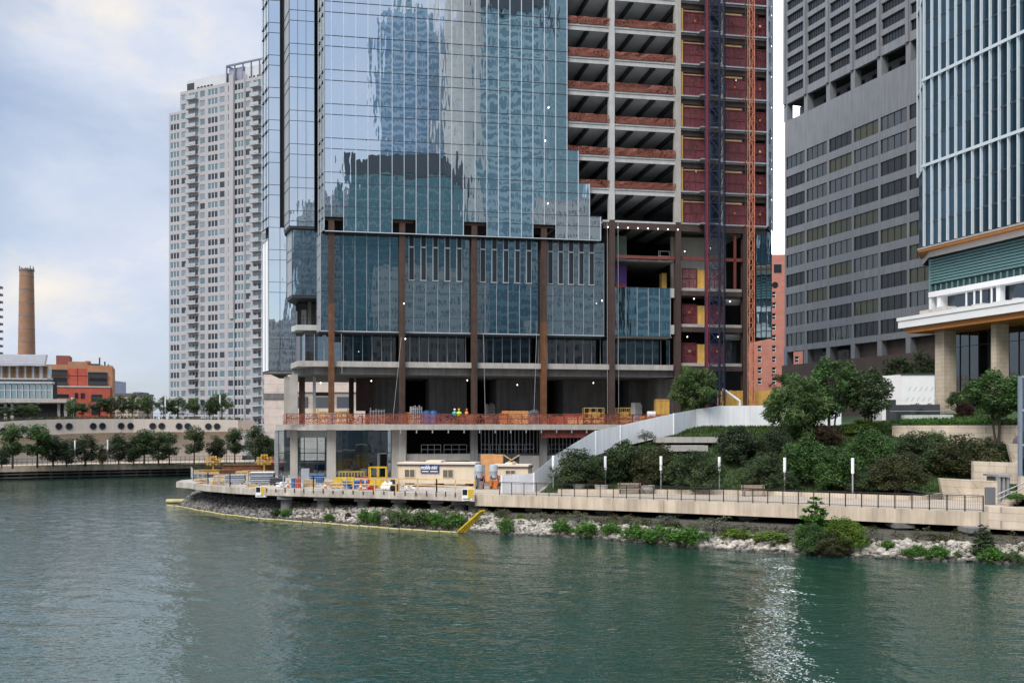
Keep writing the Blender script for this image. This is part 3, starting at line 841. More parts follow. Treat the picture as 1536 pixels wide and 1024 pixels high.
# lower glazing, set back behind the columns
rowsL = [19.3, 21.0, 23.9, 25.35, 28.0, 29.2, zB-0.12]
VL = 1.15
uLl, uRl = T.u(481, VL), T.u(906, VL)
seg((uLl, VL), (uC[0]+0.02, VL), 1, rowsL, glassL, vm=galv)
for k in range(4):
    a, b_ = uC[k], (uC[k+1] if k < 3 else uRl)
    seg((a+0.02, VL), (b_-0.02, VL), 6 if k < 3 else 6, rowsL, glassL, vm=galv, amp=0.0016, tilt=0.003, wv=0.05, proud=0.05)
seg((T.u(476, 3.6), 3.6), (uLl, VL), 2, rowsL, galv, name='side_fin', vm=galv)
m = MB(); m.prism([(uLl+.1, VL+0.35), (uRl-.2, VL+0.35), (uRl-.2, 16), (uLl+1.4, 16), (uLl+.3, 4)], 19.32, zB-0.2); m.build('inner_core', black, tower)
m = MB(); m.box(uLl-0.2, VL-0.06, 19.12, uRl, 3.6, 19.28); m.build('soffit', darkM, tower)
m = MB(); m.box(uLl, VL-0.10, 19.26, uRl, VL+.02, 19.36); m.build('sill_trim', alu, tower)
for k in range(1, 4):                      # tall slots with pale frames in the three right-hand bays
    a, b_ = uC[k], (uC[k+1] if k < 3 else uRl)
    w = (b_-a)/6
    for i in range(5):
        x = a+w*(i+1)+(-0.1 if k < 3 else -0.15)
        m = MB()
        m.mat(0).box(x-0.42, VL-0.16, 25.42, x+0.10, VL-0.03, zB-0.15)
        m.mat(1).box(x-0.50, VL-0.20, 25.36, x-0.42, VL-0.03, zB-0.15)
        m.box(x+0.10, VL-0.20, 25.36, x+0.15, VL-0.03, zB-0.15)
        m.box(x-0.56, VL-0.28, 25.24, x+0.18, VL-0.03, 25.36)
        m.box(x-0.50, VL-0.24, 29.05, x+0.12, VL-0.16, 29.2)
        m.mat(2).box(x-0.02, VL-0.185, 25.42, x+0.098, VL-0.165, 29.05)
        m.build('vent_slot', [winG, galv, black], tower)
# recessed dark band of glazing above the terrace slab
VB = 3.3
bL, bR = T.u(457, VB), T.u(1004, VB)
zb0, zb1 = 15.9, 19.1
m = MB(); nb = 40; panes(m, (bL, VB), (bR, VB), nb, [zb0, zb1], 0.001, 0.002, rng=rng); m.build('terrace_glazing', glassDk, tower, smooth=True)
m = MB(); mullions(m, (bL, VB), (bR, VB), nb, [zb0, zb1], 0.06, 0.06, 0.08); m.build('mullions', [galv, darkmul], tower)
m = MB(); panes(m, (T.u(450, 6.5), 6.5), (bL, VB), 2, [zb0, zb1], rng=rng); m.build('terrace_glazing', glassC, tower, smooth=True)
m = MB()
m.box(T.u(512, 9), 9, zb0, bR+3, 16, zb1); m.build('inner_core', darkM, tower)
for i, (pa, pb) in enumerate(((520, 537), (585, 610), (650, 668), (733, 760), (835, 850), (905, 918), (960, 975))):
    m = MB(); m.box(T.u(pa, 7), 7, zb0, T.u(pb, 7), 8.9, zb1-0.1*i); m.build('partition', [concD, darkM, concD][i % 3], tower)
m = MB(); m.box(T.u(459, 5), 5, zb0, T.u(470, 5), 6.2, zb0+1.35); m.build('plywood_crate', plyY, tower)
# terrace slabs
sL = T.u(440, 0.5)
m = MB(); m.prism([(T.u(447,0.6), 0.6), (T.u(1010,.6), 0.6), (T.u(1010,.6), 22), (T.u(436,6), 22), (T.u(436,6), 6)], 15.25, 15.88); m.build('terrace_slab', conc, tower)
m = MB(); m.prism([(T.u(472,1.3), 1.3), (T.u(1010,1.3), 1.3), (T.u(1010,1.3), 21.9), (T.u(438,6.4), 21.9), (T.u(438,6.4), 6.4)], 14.45, 15.24); m.build('slab_downstand', concD, tower)
m = MB()
for i in range(42):
    x = T.u(447,.6)+(T.u(1010,.6)-T.u(447,.6))*i/41; m.tube((x,0.62,15.88),(x,0.62,16.9),0.025,n=4)
for z in (16.4, 16.9): m.tube((T.u(447,.6),0.62,z),(T.u(1010,.6),0.62,z),0.02,n=4)
m = None
# balcony gap at the left
m = MB(); zt, zb_ = T.z(487, 455, 4.0), T.z(495, 455, 4.0)
m.prism([(T.u(437,6.5),6.5),(T.u(445,4),4.0),(T.u(480,4),4.0),(T.u(483,4),12),(T.u(437,6.5),12)], zb_, zt); m.build('balcony_slab', concW, tower)
m = MB()
for i in range(8):
    x = T.u(446,4.1)+(T.u(479,4.1)-T.u(446,4.1))*i/7; m.tube((x,4.15,zt),(x,4.15,zt+1.1),0.03,n=4)
for z in (.55,1.1): m.tube((T.u(446,4.1),4.15,zt+z),(T.u(479,4.1),4.15,zt+z),0.025,n=4)
m.build('balcony_rail', railM, tower)
m = MB(); m.box(T.u(446,9),9,zt,T.u(486,9),9.3,zb3-.3); m.build('balcony_wall', concD, tower)
for a, b_ in ((452, 459.5), (474, 480)):
    m = MB(); m.box(T.u(a,8.8),8.85,zt+.1,T.u(b_,8.8),8.98,zt+2.3); m.build('bright_opening_panel', white, tower)  # white panels stand in for bright openings through the storey
m = MB(); m.box(T.u(462,7),7,zt,T.u(467,7),7.6,zb3-.3); m.build('balcony_column', concD, tower)
# site floor slab (the working deck)
DZ = 8.72
dL, dR = T.u(415, -1.5), T.u(1128, -1.5)
m = MB(); m.prism([(T.u(470,-1.5), -1.5), (dR, -1.5), (dR, 24), (T.u(413,5), 24), (T.u(413,5), 5), (T.u(425,-.5), -0.5)], DZ-0.62, DZ); m.build('working_deck_slab', conc, tower)
m = MB()
for i in range(24):
    x = T.u(600,-1.3)+i*1.8; m.box(x, -1.45, DZ-1.0, x+.12, -1.3, DZ-.63)
m.build('form_bracket', galv, tower)
m = MB(); m.box(T.u(812,-1), -1.0, DZ-1.55, dR-.5, -0.55, DZ-.64); m.build('edge_girder', steelRed, tower)
# core walls in the tall open storey: grey blocks, the shaded gaps painted black behind
for (pa, pb, v) in ((556, 598, 11), (644, 700, 10), (745, 809, 10), (845, 909, 10), (944, 984, 10)):
    m = MB(); m.box(T.u(pa,v), v, DZ, T.u(pb,v), v+6, 14.45); m.build('core_wall', concD, tower)
m = MB(); m.box(T.u(548,17.5), 17.5, DZ, dR+4, 18, 14.45); m.build('core_wall', black, tower)  # black sheet stands for the unlit depth between the blocks
m = MB(); m.box(T.u(985,4), 4, DZ, T.u(1012,4), 16, 14.4); m.build('core_wall', concD, tower)
# rusty columns
for k, p in enumerate((497, 603, 711, 815, 917, 1016, 1117)):
    x = uC[k]; w = 0.34
    m = MB()
    zs = 22.3 if k == 0 else (20.7 if k == 3 else DZ)
    for (za, zc_, mi) in ((DZ, zs, 1), (zs, 31.95 if k < 4 else 33.0, 0)):
        if zc_-za < 0.1: continue
        m.mat(mi)
        m.box(x-w, 0.18, za, x+w, 0.26, zc_); m.box(x-w, 0.86, za, x+w, 0.94, zc_); m.box(x-0.22, 0.26, za, x+0.22, 0.86, zc_)
    if k < 4:
        m.mat(0).box(x-1.25 if k else x-.7, 0.16, 31.72, x+1.25, 1.0, 31.98)
    m.mat(0).box(x-0.45, 0.1, DZ, x+0.45, 1.0, DZ+0.08)
    m.build('steel_column', [steelR if k < 4 else steelD, steelO], tower)
    if k:
        m = MB(); m.box(x-0.4, 0.3, 2.0, x+0.4, 1.1, DZ-.63); m.build('base_column', concD if k > 1 else conc, tower)
m = MB(); m.box(uC[0]-0.52, -0.15, 2.5, uC[0]+0.52, 0.9, DZ+1.25); m.build('concrete_column', conc, tower, bevel=0.04)
for (p, v, r, mt, zt_) in ((441, 2.5, 0.42, conc, 14.4), (432, 8, 0.45, conc, 14.4), (453, 9, 0.35, steelR, 14.4), (471.5, 6, .18, galv, 14.4), (527, 10, .3, steelD, 14.4)):
    x = T.u(p, v); m = MB(); m.box(x-r, v-r, 2.5 if r > .4 else DZ, x+r, v+r, zt_); m.build('concrete_column' if mt is conc else 'steel_column', mt, tower)
m = MB(); m.box(T.u(471,6), 6, 12.1, T.u(497,6), 6.4, 12.55); m.build('tie_beam', steelD, tower)
m = MB(); v = 9; m.prism([(T.u(534,v),v),(T.u(560,v),v),(T.u(560,v),v+.4),(T.u(534,v),v+.4)], 10.4, 14.4); m.build('stair_wall', steelD, tower)
# sagging orange netting round the working deck
def net(P, Q, z0, h, mat, name='safety_netting', sag=0.12, parent=None, posts=True):
    L = math.hypot(Q[0]-P[0], Q[1]-P[1]); n = max(2, int(L/0.7)); m = MB(); g = []
    for i in range(n+1):
        f = i/n; s_ = abs(math.sin(f*L/2.4*math.pi)); hh = h-sag*s_+random.uniform(-.025,.025)
        g.append([(P[0]+(Q[0]-P[0])*f, P[1]+(Q[1]-P[1])*f+random.uniform(-.04,.04)*j, z0+hh*j/2) for j in range(3)])
    for i in range(n):
        for j in range(2): m.face([g[i][j], g[i+1][j], g[i+1][j+1], g[i][j+1]])
    m.build(name, mat, parent or tower)
cols6 = [T.u(425,-.4)]+uC[:6]+[dR]
for a, b_ in zip(cols6, cols6[1:]): net((a, -1.35), (b_, -1.35), DZ, 1.15, netO)
m = MB()
for i in range(34):
    x = T.u(430,-1)+(dR-T.u(430,-1))*i/33; m.box(x-.05, -1.42, DZ, x+.05, -1.3, DZ+1.15)
for z in (0.6, 1.12): m.box(T.u(430,-1), -1.33, DZ+z, dR, -1.29, DZ+z+.08)
m.build('guard_posts', steelRed, tower)
# ---- open floors above
deckU = pm('metal_floor_deck', (0.52,0.53,0.54), .8, .15, .6, streak=.1)
coreG = pm('dim_core_block', (0.17,0.172,0.175), .9, .2, .4)
uX, uY = T.u(853, 0.4), uC[5]
uW = T.u(1150, 0.3)
vB = 13.0
for k, z in enumerate(FL):
    m = MB(); m.box(uX-1 if k > 1 else T.u(905,.4), 0.55, z-0.28, uW, vB, z); m.build('floor_slab', deckU, tower)
    if k:
        for a, b_ in ((uX-0.5, uC[4]-.32), (uC[4]+.32, uY-.3)):
            m = MB(); m.box(a, 0.34, z-0.20, b_, 0.5, z); m.box(a, 0.42, z-0.70, b_, 0.54, z-0.21); m.build('edge_beam', concW, tower)
    else:
        m = MB(); m.box(T.u(904,.3), 0.2, z-0.22, uW, 0.5, z); m.build('edge_beam', concW, tower)
    m = MB(); m.box(uY+.35, 0.1, z-0.16, uW, 0.5, z); m.build('edge_angle', galv, tower)
    m = MB(); m.box(uY+.36, 0.56, z-0.95, uW-.1, 0.9, z-.29); m.build('spandrel_beam', steelD, tower)
    m = MB()
    x = uX-0.5
    while x < uY:
        m.box(x, 0.6, z-0.85, x+0.28, vB-.2, z-.30); x += 2.75
    m.build('deck_beam', darkM, tower)
    for a, b_ in ((uX-0.4, uC[4]-.3), (uC[4]+.3, uY-.3)):
        if k: net((a, 0.25), (b_, 0.25), z+0.02, random.uniform(.86,1.05), netR, sag=random.uniform(.02,.09))
m = MB(); m.box(uX-2, vB, 33, uW+0.2, 26, TOP); m.build('core_wall', coreG, tower)
m = MB(); m.box(uX-.6, 6, 33, uX-.3, vB, TOP); m.build('core_wall', darkM, tower)
for kk, (x, w) in enumerate(((uC[4], .34), (uY, .36))):
    m = MB(); m.box(x-w, 0.28, FL0, x+w, 1.0, TOP); m.build('fireproofed_column', concW if not kk else conc, tower)
def gate(pa, pb, z, h, v=0.75, cols=4, name='hoist_gate', box=False):
    a, b_ = T.u(pa, v), T.u(pb, v)
    m = MB()
    m.mat(1).face([(a,v,z+.05),(b_,v,z+.05),(b_,v,z+h),(a,v,z+h)])
    m.mat(0)
    for i in range(cols+1):
        x = a+(b_-a)*i/cols; m.box(x-.04, v-.05, z, x+.04, v+.03, z+h)
    for f in (0.02, .5, .98): m.box(a, v-.06, z+h*f-.04, b_, v+.03, z+h*f+.04)
    m.mat(2).box(a+(b_-a)*.44, v-.09, z+h*.55, a+(b_-a)*.44+.26, v-.07, z+h*.55+.24)
    m.build(name, [gateF, gateM, random.choice((steelO, steelO, orange, lumber))], tower)
pk = pm('interior_gypsum', (0.30,0.24,0.24), 0.85, 0.15, 0.8)
for k, z in enumerate(FL[:-1]):
    gate(1026, 1059, z, 2.6); gate(1085, 1119, z, 2.55); gate(1131, 1147, z, 2.5, cols=3)
    m = MB(); m.box(T.u(1018.5,.5), 0.5, z, T.u(1024.5,.5), 0.72, z+2.9); m.build('timber_post', plyY, tower)
    m = MB(); m.box(T.u(1025,.7), 0.7, z+2.64, T.u(1058,.7), 0.82, z+2.76); m.build('timber_header', lumber, tower); m = MB(); m.box(T.u(1085,.7), 0.7, z+2.60, T.u(1113,.7), 0.82, z+2.82); m.build('timber_header', lumber, tower)
    m = MB(); m.box(T.u(1082.2,.6), 0.6, z, T.u(1084.2,.6), 0.8, z+2.9); m.build('gate_jamb', concW, tower)
    m = MB(); m.box(uY+.4, 3.2, z, uW-.4, 3.4, z+FH-.3); m.build('shaft_wall', pk, tower)
    m = MB(); m.box(T.u(1062,2), 2.0, z+.02, T.u(1082,2), 2.1, z+2.9); m.build('shaft_glazing', winG, tower)
    if k % 3 == 1:
        x = T.u(1044 if k % 2 else 1104, 1.8); m = MB(); m.lathe((x,1.8,z+2.85), [(0.02,-.1),(.07,0),(.03,.1)], 6); m.build('work_lamp', bulbM, tower)
# lower right bays
zz = lambda y, p=1070, v=0.3: T.z(y, p, v)
m = MB(); m.box(T.u(905,.2), 0.2, 31.95, uC[6]+.4, 0.55, 32.72); m.build('transfer_beam', steelD, tower)
levels = [25.2, 20.85, 16.15]
for z in levels:
    m = MB(); m.box(uY+.4, 0.5, z-0.35, uC[6]-.4, 12, z); m.build('floor_slab', conc, tower)
    m = MB(); m.box(uY+.4, 0.35, z-0.95, uC[6]-.4, 0.6, z-.36); m.build('spandrel_beam', steelD, tower)
    gate(1023, 1044.5, z, 2.5, v=1.2, cols=2, name='hoist_gate'); gate(1064, 1086, z, 2.5, v=1.2, cols=3)
    m = MB(); m.box(T.u(1046,1.3), 1.3, z, T.u(1059.5,1.3), 1.5, z+2.35); m.build('plywood_panel', plyY, tower)
m = MB(); m.box(uY+.4, 4, 25.2, uC[6]-1.0, 4.3, 32); m.build('shaft_wall', pm('unpainted_plasterboard', (0.42,0.40,0.36), .85, .1, .6, streak=.1), tower)
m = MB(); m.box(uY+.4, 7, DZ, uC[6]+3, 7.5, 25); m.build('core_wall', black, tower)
m = MB(); m.box(uY+.35, 0.5, 28.55, uC[6]-.3, .75, 28.95); m.box(uC[6]-1.4,.5,25.2,uC[6]-1.1,.75,31.9); m.build('red_girt', steelRed, tower)
m = MB(); m.box(uC[6]-2.2, 2, 16, uC[6]-.5, 2.1, 20.4); m.build('stair_glazing', winG, tower)
for z in (23.9, 19.6): 
    m = MB(); m.tube((T.u(1085,1.6),1.6,z),(T.u(1108,1.6),1.6,z),0.55,n=12); m.build('duct', galv, tower)
# open bay between the last two columns
m = MB(); m.box(uC[4]+.3, 0.55, 28.55, uC[5]-.3, 0.85, 28.92); m.build('red_girt', steelRed, tower)
m = MB(); m.box(uC[4]+.3, 12, 19, uC[5]+9, 12.3, 32.9); m.box(uC[4]-.4,1.6,19.3,uC[4]-.2,12,32); m.build('core_wall', black, tower)  # black sheets stand for the dark interior of this bay
m = MB(); m.box(uC[4]+.3, 1.2, 28.3, uC[5]-.3, 12, 28.54); m.build('floor_slab', concD, tower)
m = MB(); m.box(uC[4]+.3, 1.2, 24.7, uC[5]-.3, 12, 25.05); m.build('floor_slab', concD, tower)
m = MB(); m.box(T.u(922,4), 4, 25.1, T.u(940,4), 4.2, 28.3); m.build('purple_membrane', pm('purple_membrane', (0.20,0.09,0.36), .6, .1, .8), tower)
m = MB(); m.box(T.u(921,4), 4, 28.6, T.u(940,4), 4.2, 31.9); m.build('green_board', pm('moisture_board', (0.23,0.30,0.22), .8, .1, .8), tower)
m = MB(); m.box(T.u(990,3), 3, 28.6, T.u(991,3), 3.1, 29.9)
for a in (988, 1004): m.tube((T.u(a,2),2,28.6),(T.u(a,2),2,29.8),.04,n=4)
for z in (29.2, 29.8): m.tube((T.u(988,2),2,z),(T.u(1004,2),2,z),.04,n=4)
m.build('guard_rail', galv, tower)
m = MB(); m.box(T.u(993,3),3,25.1,T.u(1000,3),4,27.3); m.build('plywood_crate', plyY, tower)
m = MB(); m.box(T.u(924,3),3,25.1,T.u(937,3),3.6,25.9); m.build('tool_cart', redp, tower)
rowsG = [19.3, 21.1, 23.7, 25.1]
seg((T.u(922,.6), .6), (T.u(1005.5,.6), .6), 5, rowsG, glassL, vm=galv, amp=0.002)
m = MB(); m.box(T.u(922,.6), 0.68, 19.15, T.u(1008,.6), 2.5, 19.29); m.build('sill_slab', conc, tower)
for z in (19.6, 24.0):
    m = MB(); m.box(T.u(1006,.6), 0.6, z, T.u(1011.5,.6), 1.2, z+1.1); m.build('bracket_block', concW, tower)
# right flank glazing
g0, g1 = T.u(1134, 1.2), T.u(1157, 3.0)
zg0, zg1 = T.z(507, 1145, 2), T.z(346, 1145, 2)
seg((g0, 1.2), (g1, 3.0), 3, [zg0, zg0+3, zg0+3.9, zg0+6.9, zg0+7.9, zg0+11, zg1], glassL, vm=darkmul)
m = MB(); m.prism([(g0+.1,1.6),(g1-.1,3.4),(g1-.1,14),(g0+.1,14)], zg0+.05, zg1); m.build('inner_core', black, tower)
for k, z in enumerate(FL[:-1]):
    m = MB(); panes(m, (uW+.1, 0.3), (T.u(1158.5, 3.2), 3.2), 1, [z+.05, z+1.1, z+FH-.05], rng=rng); m.build('flank_glazing', glassT, tower, smooth=True)
m = MB(); m.bar((uW+.05,0.25,FL0),(uW+.05,.25,TOP),.22); m.bar((T.u(1159,3.2),3.2,FL0),(T.u(1159,3.2),3.2,TOP),.16); m.build('flank_fin', galv, tower)
m = MB(); m.prism([(uW+.2,.7),(T.u(1157.5,3.4),3.5),(T.u(1157.5,3.4),20),(uW+.2,20)], FL0, TOP); m.build('inner_core', darkM, tower)
# base storey
VG = 4.0
la, lb = T.u(418, VG), T.u(589, VG)
rowsB = [2.62, 5.4, 8.0]
m = MB(); panes(m, (la, VG), (lb, VG), 9, rowsB, rng=rng); m.build('lobby_glazing', glassC, tower, smooth=True)
m = MB(); mullions(m, (la, VG), (lb, VG), 9, rowsB, 0.09, 0.08, 0.12); m.build('mullions', [darkmul, darkmul], tower)
lc = (T.u(413, 9), 9)
m = MB(); panes(m, lc, (la, VG), 3, rowsB, rng=rng); m.build('lobby_glazing', glassC, tower, smooth=True)
m = MB(); mullions(m, lc, (la, VG), 3, rowsB, 0.09, 0.08, 0.12); m.build('mullions', [galv, galv], tower)
m = MB(); m.box(T.u(432,VG-.3), VG-.35, 2.6, T.u(472,VG-.3), VG-.1, 2.9); m.build('lobby_kerb', galv, tower); m = MB(); m.box(T.u(430,VG-.3), VG-.3, 7.2, T.u(490,VG-.3), VG-.12, 8.05); m.build('lobby_fascia', galv, tower)
m = MB(); m.box(T.u(487,14), 14, 2.6, lb, 14.4, 8.05); m.build('core_wall', concD, tower)
m = MB(); m.box(T.u(566,VG-.1), VG-.12, 2.62, T.u(569.5,VG-.1), VG-.02, 5.4); m.box(T.u(566,VG-.1), VG-.12, 5.25, T.u(582,VG-.1), VG-.02, 5.4); m.box(T.u(580.5,VG-.1), VG-.12, 2.62, T.u(582,VG-.1), VG-.02, 5.4); m.build('door_frame', galv, tower)
m = MB(); m.box(T.u(569.6,VG-.05), VG-.09, 2.62, T.u(580.4,VG-.05), VG-.04, 5.24); m.build('door', black, tower)
for p in (447, 510, 548):
    x = T.u(p, 7); m = MB(); m.box(x-.3, 7, 2.6, x+.3, 7.6, 8.05); m.build('lobby_column', conc, tower)
m = MB(); m.box(T.u(588,.6), 0.6, 2.5, T.u(609.5,.6), 3.2, 8.09); m.build('concrete_pier', conc, tower)
zs1, zs2 = zat(681,113.5), zat(691.5,113.5)
m = MB(); m.box(T.u(609.6,.9), .9, zs2, T.u(742,.9), 1.6, zs1); m.box(T.u(609.6,.9), .92, 2.5, T.u(622,.9), 1.58, zs2-.003); m.box(T.u(705,.9), .92, 2.5, T.u(830,.9), 1.58, zs2-.003); m.box(T.u(742,.9)+.003, .92, zs2, T.u(830,.9), 1.58, zs1-.25); m.build('concrete_spandrel', conc, tower)
m = MB(); m.box(T.u(609.6,1), 1.2, 2.5, T.u(720,1), 1.5, zat(700.5,113.5)); m.build('concrete_spandrel', conc, tower)
m = MB(); m.box(T.u(610,9), 9, 2.5, T.u(1000,9), 9.4, 8.09); m.build('core_wall', black, tower)  # shade of the open base storey painted as a black sheet
m = MB(); m.box(T.u(610,2), 1.7, zs1-.35, T.u(1000,2), 9, zs1-.06); m.build('floor_slab', concD, tower)
for (pa, pb) in ((722, 806), (822, 905)):
    n = 15; m = MB()
    for i in range(n+1):
        x = T.u(pa,3)+(T.u(pb,3)-T.u(pa,3))*i/n; m.box(x-.045, 3.0, zs1-.05, x+.045, 3.1, 8.05)
    m.build('metal_studs', galv, tower)
for (pa, pb) in ((632, 661), (666, 700), (722, 800), (824, 870)):
    m = MB(); n = max(3, int((pb-pa)/12))
    for i in range(n+1):
        x = T.u(pa,1.4)+(T.u(pb,1.4)-T.u(pa,1.4))*i/n; m.tube((x,1.4,zs1-.05),(x,1.4,zs1+1.05),.03,n=4)
    for z in (.5,1.05): m.tube((T.u(pa,1.4),1.4,zs1+z),(T.u(pb,1.4),1.4,zs1+z),.028,n=4)
    m.build('guard_rail', galv, tower)
# hanging wires and festoon lamps
for (p0, y0, p1, y1) in ((512, 500, 513, 560), (602, 505, 589, 632), (725, 500, 728, 632), (805, 500, 801, 618), (911, 335, 911, 620), (927, 330, 928, 620)):
    m = MB(); m.tube((T.u(p0,-.3), -.3, T.z(y0,p0,-.3)), (T.u(p1,-1.0), -1.0, T.z(y1,p1,-1)), 0.028, n=4); m.build('hanging_wire', galv, tower)
for (p, y) in ((481, 574), (557, 571), (607, 577), (701, 570), (776, 577), (890, 574), (538, 527), (608, 508), (606, 455), (823, 161), (903, 451), (1027, 377), (1065, 372), (1041, 448), (1095, 452), (1031, 505), (1077, 505), (818, 211), (822, 305), (1117, 303)):
    v = 5 if y > 520 else (-0.12 if p < 910 else 0.9)
    x = T.u(p, v); z = T.z(y, p, v)
    m = MB(); m.lathe((x,v,z), [(0.02,-.09),(.065,-.03),(.06,.03),(.02,.08)], 8); m.build('work_lamp', bulbM, tower, smooth=True)
for i in range(8):
    p = 912+i*15; m = MB(); m.lathe((T.u(p,.1),.1,32.1), [(0.02,-.08),(.07,0),(.02,.08)], 6); m.build('work_lamp', bulbM, tower)
# ---- hoist towers standing against the facade
def lattice(mb, c, w, d, z0, z1, step, r):
    P = [(c[0]-w/2,c[1]-d/2),(c[0]+w/2,c[1]-d/2),(c[0]+w/2,c[1]+d/2),(c[0]-w/2,c[1]+d/2)]
    for (x, y) in P: mb.bar((x,y,z0),(x,y,z1),r*1.5)
    z = z0; k = 0
    while z < z1-1e-3:
        zn = min(z+step, z1)
        for i in range(4):
            a, b_ = P[i], P[(i+1)%4]
            if k % 2: a, b_ = b_, a
            mb.bar((a[0],a[1],z),(b_[0],b_[1],zn),r)
            mb.bar((P[i][0],P[i][1],z),(P[(i+1)%4][0],P[(i+1)%4][1],z),r)
        z = zn; k += 1
hp = T.w(T.u(1071.5,-1.6), -1.6)
hoist = thing('construction_hoist', 'dark navy lattice hoist tower with maroon rail climbing the open floors', 'hoist', (hp.x, hp.y, 8.3), T.rot)
hw = T.u(1082,-1.6)-T.u(1061,-1.6)
m = MB(); lattice(m, (0,0), hw, 1.5, 0, TOP-9, 1.9, 0.06); m.build('mast', navyF, hoist)
m = MB()
for (x, y, x2, y2) in ((-hw/2,.7,hw/2,.7), (hw*.15,-.72,hw/2,-.72)): m.face([(x,y,0),(x2,y2,0),(x2,y2,TOP-9),(x,y,TOP-9)])
m.build('mesh_screen', navy, hoist)
m = MB(); m.bar((-hw/2-.28,-.6,-0.3),(-hw/2-.28,-.6,TOP-9),.26); m.build('guide_rail', gateF, hoist)
m = MB(); m.tube((hw/2+.25,-.5,0),(hw/2+.25,-.5,TOP-9),.07,n=5); m.tube((hw*.2,-.85,0),(hw*.2,-.85,TOP-9),.09,n=5); m.build('cable', black, hoist)
for k in range(0, 17):
    m = MB(); m.box(-hw/2-.5,.7,FL[k]-8.3-.25,hw/2+.3,2.2,FL[k]-8.3-.12); m.build('landing', galv, hoist)
op = T.w(T.u(1126.5,-1.4), -1.4)
mast = thing('crane_mast', 'slender orange lattice mast running up the right side of the unfinished tower', 'mast', (op.x, op.y, 8.3), T.rot)
m = MB(); lattice(m, (0,0), .62, .62, 0, TOP-9, 1.15, 0.042); m.build('mast', mastO, mast)
for k in range(0, 17, 2):
    m = MB(); m.bar((-.3,.3,FL[k]-8.3-.2),(-.7,2.2,FL[k]-8.3-.2),.09); m.bar((.3,.3,FL[k]-8.3-.2),(.7,2.2,FL[k]-8.3-.2),.09); m.build('tie', mastO, mast)
m = MB(); m.tube((-.8,-.2,0),(-.8,-.2,TOP-9),.05,n=4); m.tube((.55,.5,0),(.55,.5,TOP-9),.04,n=4); m.build('cable', darkM, mast)
# ------------------------------------------------------------------ grey office slab on the right
gconc = pm('grey_precast', (0.205,0.216,0.235), 0.85, 0.10, 0.35, streak=0.18)
brownW = pm('brown_wall', (0.085,0.062,0.055), 0.85, 0.15, 0.5, streak=0.15)
G = Frame(1177, 195, 0.342, -0.94)
grey = thing('office_building', 'grey concrete office slab with rows of dark strip windows beyond the park trees', 'building', G.loc(0), G.rot)
gz = lambda y: zat(y, 195)
gu = [G.u(p) for p in (1178, 1208.5, 1242, 1279, 1319, 1362, 1410)]
gu += [gu[-1]+6.6, gu[-1]+13.2]
spans = [(a+0.27, b_-0.27) for a, b_ in zip(gu, gu[1:])]
rl = [(gz(520-29.3*k), gz(501.5-29.3*k)) for k in range(10)]
winK = mirror_glass('grey_office_glass', (0.012,0.014,0.016), (0.60,0.60,0.58), 0.05, 0.012, wob=0.05, wscale=0.6, edge=0.45)
winK2 = mirror_glass('grey_office_glass_pale', (0.02,0.024,0.026), (0.62,0.63,0.62), 0.17, 0.012, wob=0.07, wscale=0.5, edge=0.4)
winY = mirror_glass('yellow_reflection_glass', (0.045,0.043,0.022), (0.5,0.52,0.42), 0.10, 0.012, wob=0.02, wscale=0.55, edge=0.4)  # yellowish tint stands in for warm reflections in some panes
zA, zR0, zR1 = gz(229), gz(183.5), gz(158)
facade(grey, 0, gu[-1], gz(521.5), zA, spans, rl, gconc, [darkM, winK, winK, winK2, winK, winK2, winY], 0.22, 4, cap=60, frame=0.05)
m = MB(); m.box(0, 0.004, zA, gu[-1], 1.0, zR0)
for u_ in gu: m.box(u_-.03, -0.012, zA, u_+.03, .003, zR0)
m.build('solid_band', gconc, grey)
m = MB()
for u_ in gu: m.box(u_-.55, .03, zR0, u_+.55, 1.4, zR1)
m.box(0, 3.5, zR0, gu[-1], 4.0, zR1); m.build('loggia_piers', gconc, grey)
m = MB()
for a, b_ in zip(gu[1:], gu[2:]): m.face([(a+1,3.45,zR0),(b_-1.0,3.45,zR0),(b_-1.0,3.45,zR1-.8),(a+1,3.45,zR1-.8)])
m.build('loggia_glazing', winK, grey)
ru = [(gz(146.2-21*k), gz(132.5-21*k)) for k in range(10)]
spu = [(a+.5, b_-.5) for a, b_ in zip(gu, gu[1:])]
facade(grey, 0, gu[-1], zR1, gz(132.5-21*9)+1.5, spu, ru, gconc, [darkM, winK, winK, winG], 0.4, 8, cap=44, frame=0.16)
m = MB()
for u_ in gu: m.box(u_-.32, -.35, zR1, u_+.32, .001, gz(132.5-21*9)+1.5)
m.build('pilasters', gconc, grey)
zb_ = gz(548)
m = MB()
for u_ in gu: m.box(u_-.55, .02, zb_, u_+.55, 1.5, gz(521.5)-.003)
m.box(0, 0, gz(521.5)-.9, gu[-1], 1.0, gz(521.5)-.002); m.build('arcade_piers', gconc, grey)
m = MB(); m.box(gu[1]+.6, 3.4, zb_, gu[3]-.6, 3.5, gz(523)); m.build('arcade_glazing', winK, grey)
m = MB(); m.box(gu[3]+.3, 1.2, zb_, gu[-1], 2.0, gz(523)); m.box(-.5, -.3, 2.0, gu[-1], 1.6, zb_-.01); m.build('base_wall', brownW, grey)
m = MB(); m.box(0.3, 4.0, zb_, gu[-1], 24, gz(132.5-21*9)+1.4); 
m.build('building_core', gconc, grey)
m = MB(); m.box(.5,.7,gz(521),gu[-1],3.9,zA); m.box(0.4,.8,zR1,gu[-1],3.9,gz(132.5-21*9)+1.3); m.build('building_core', black, grey)
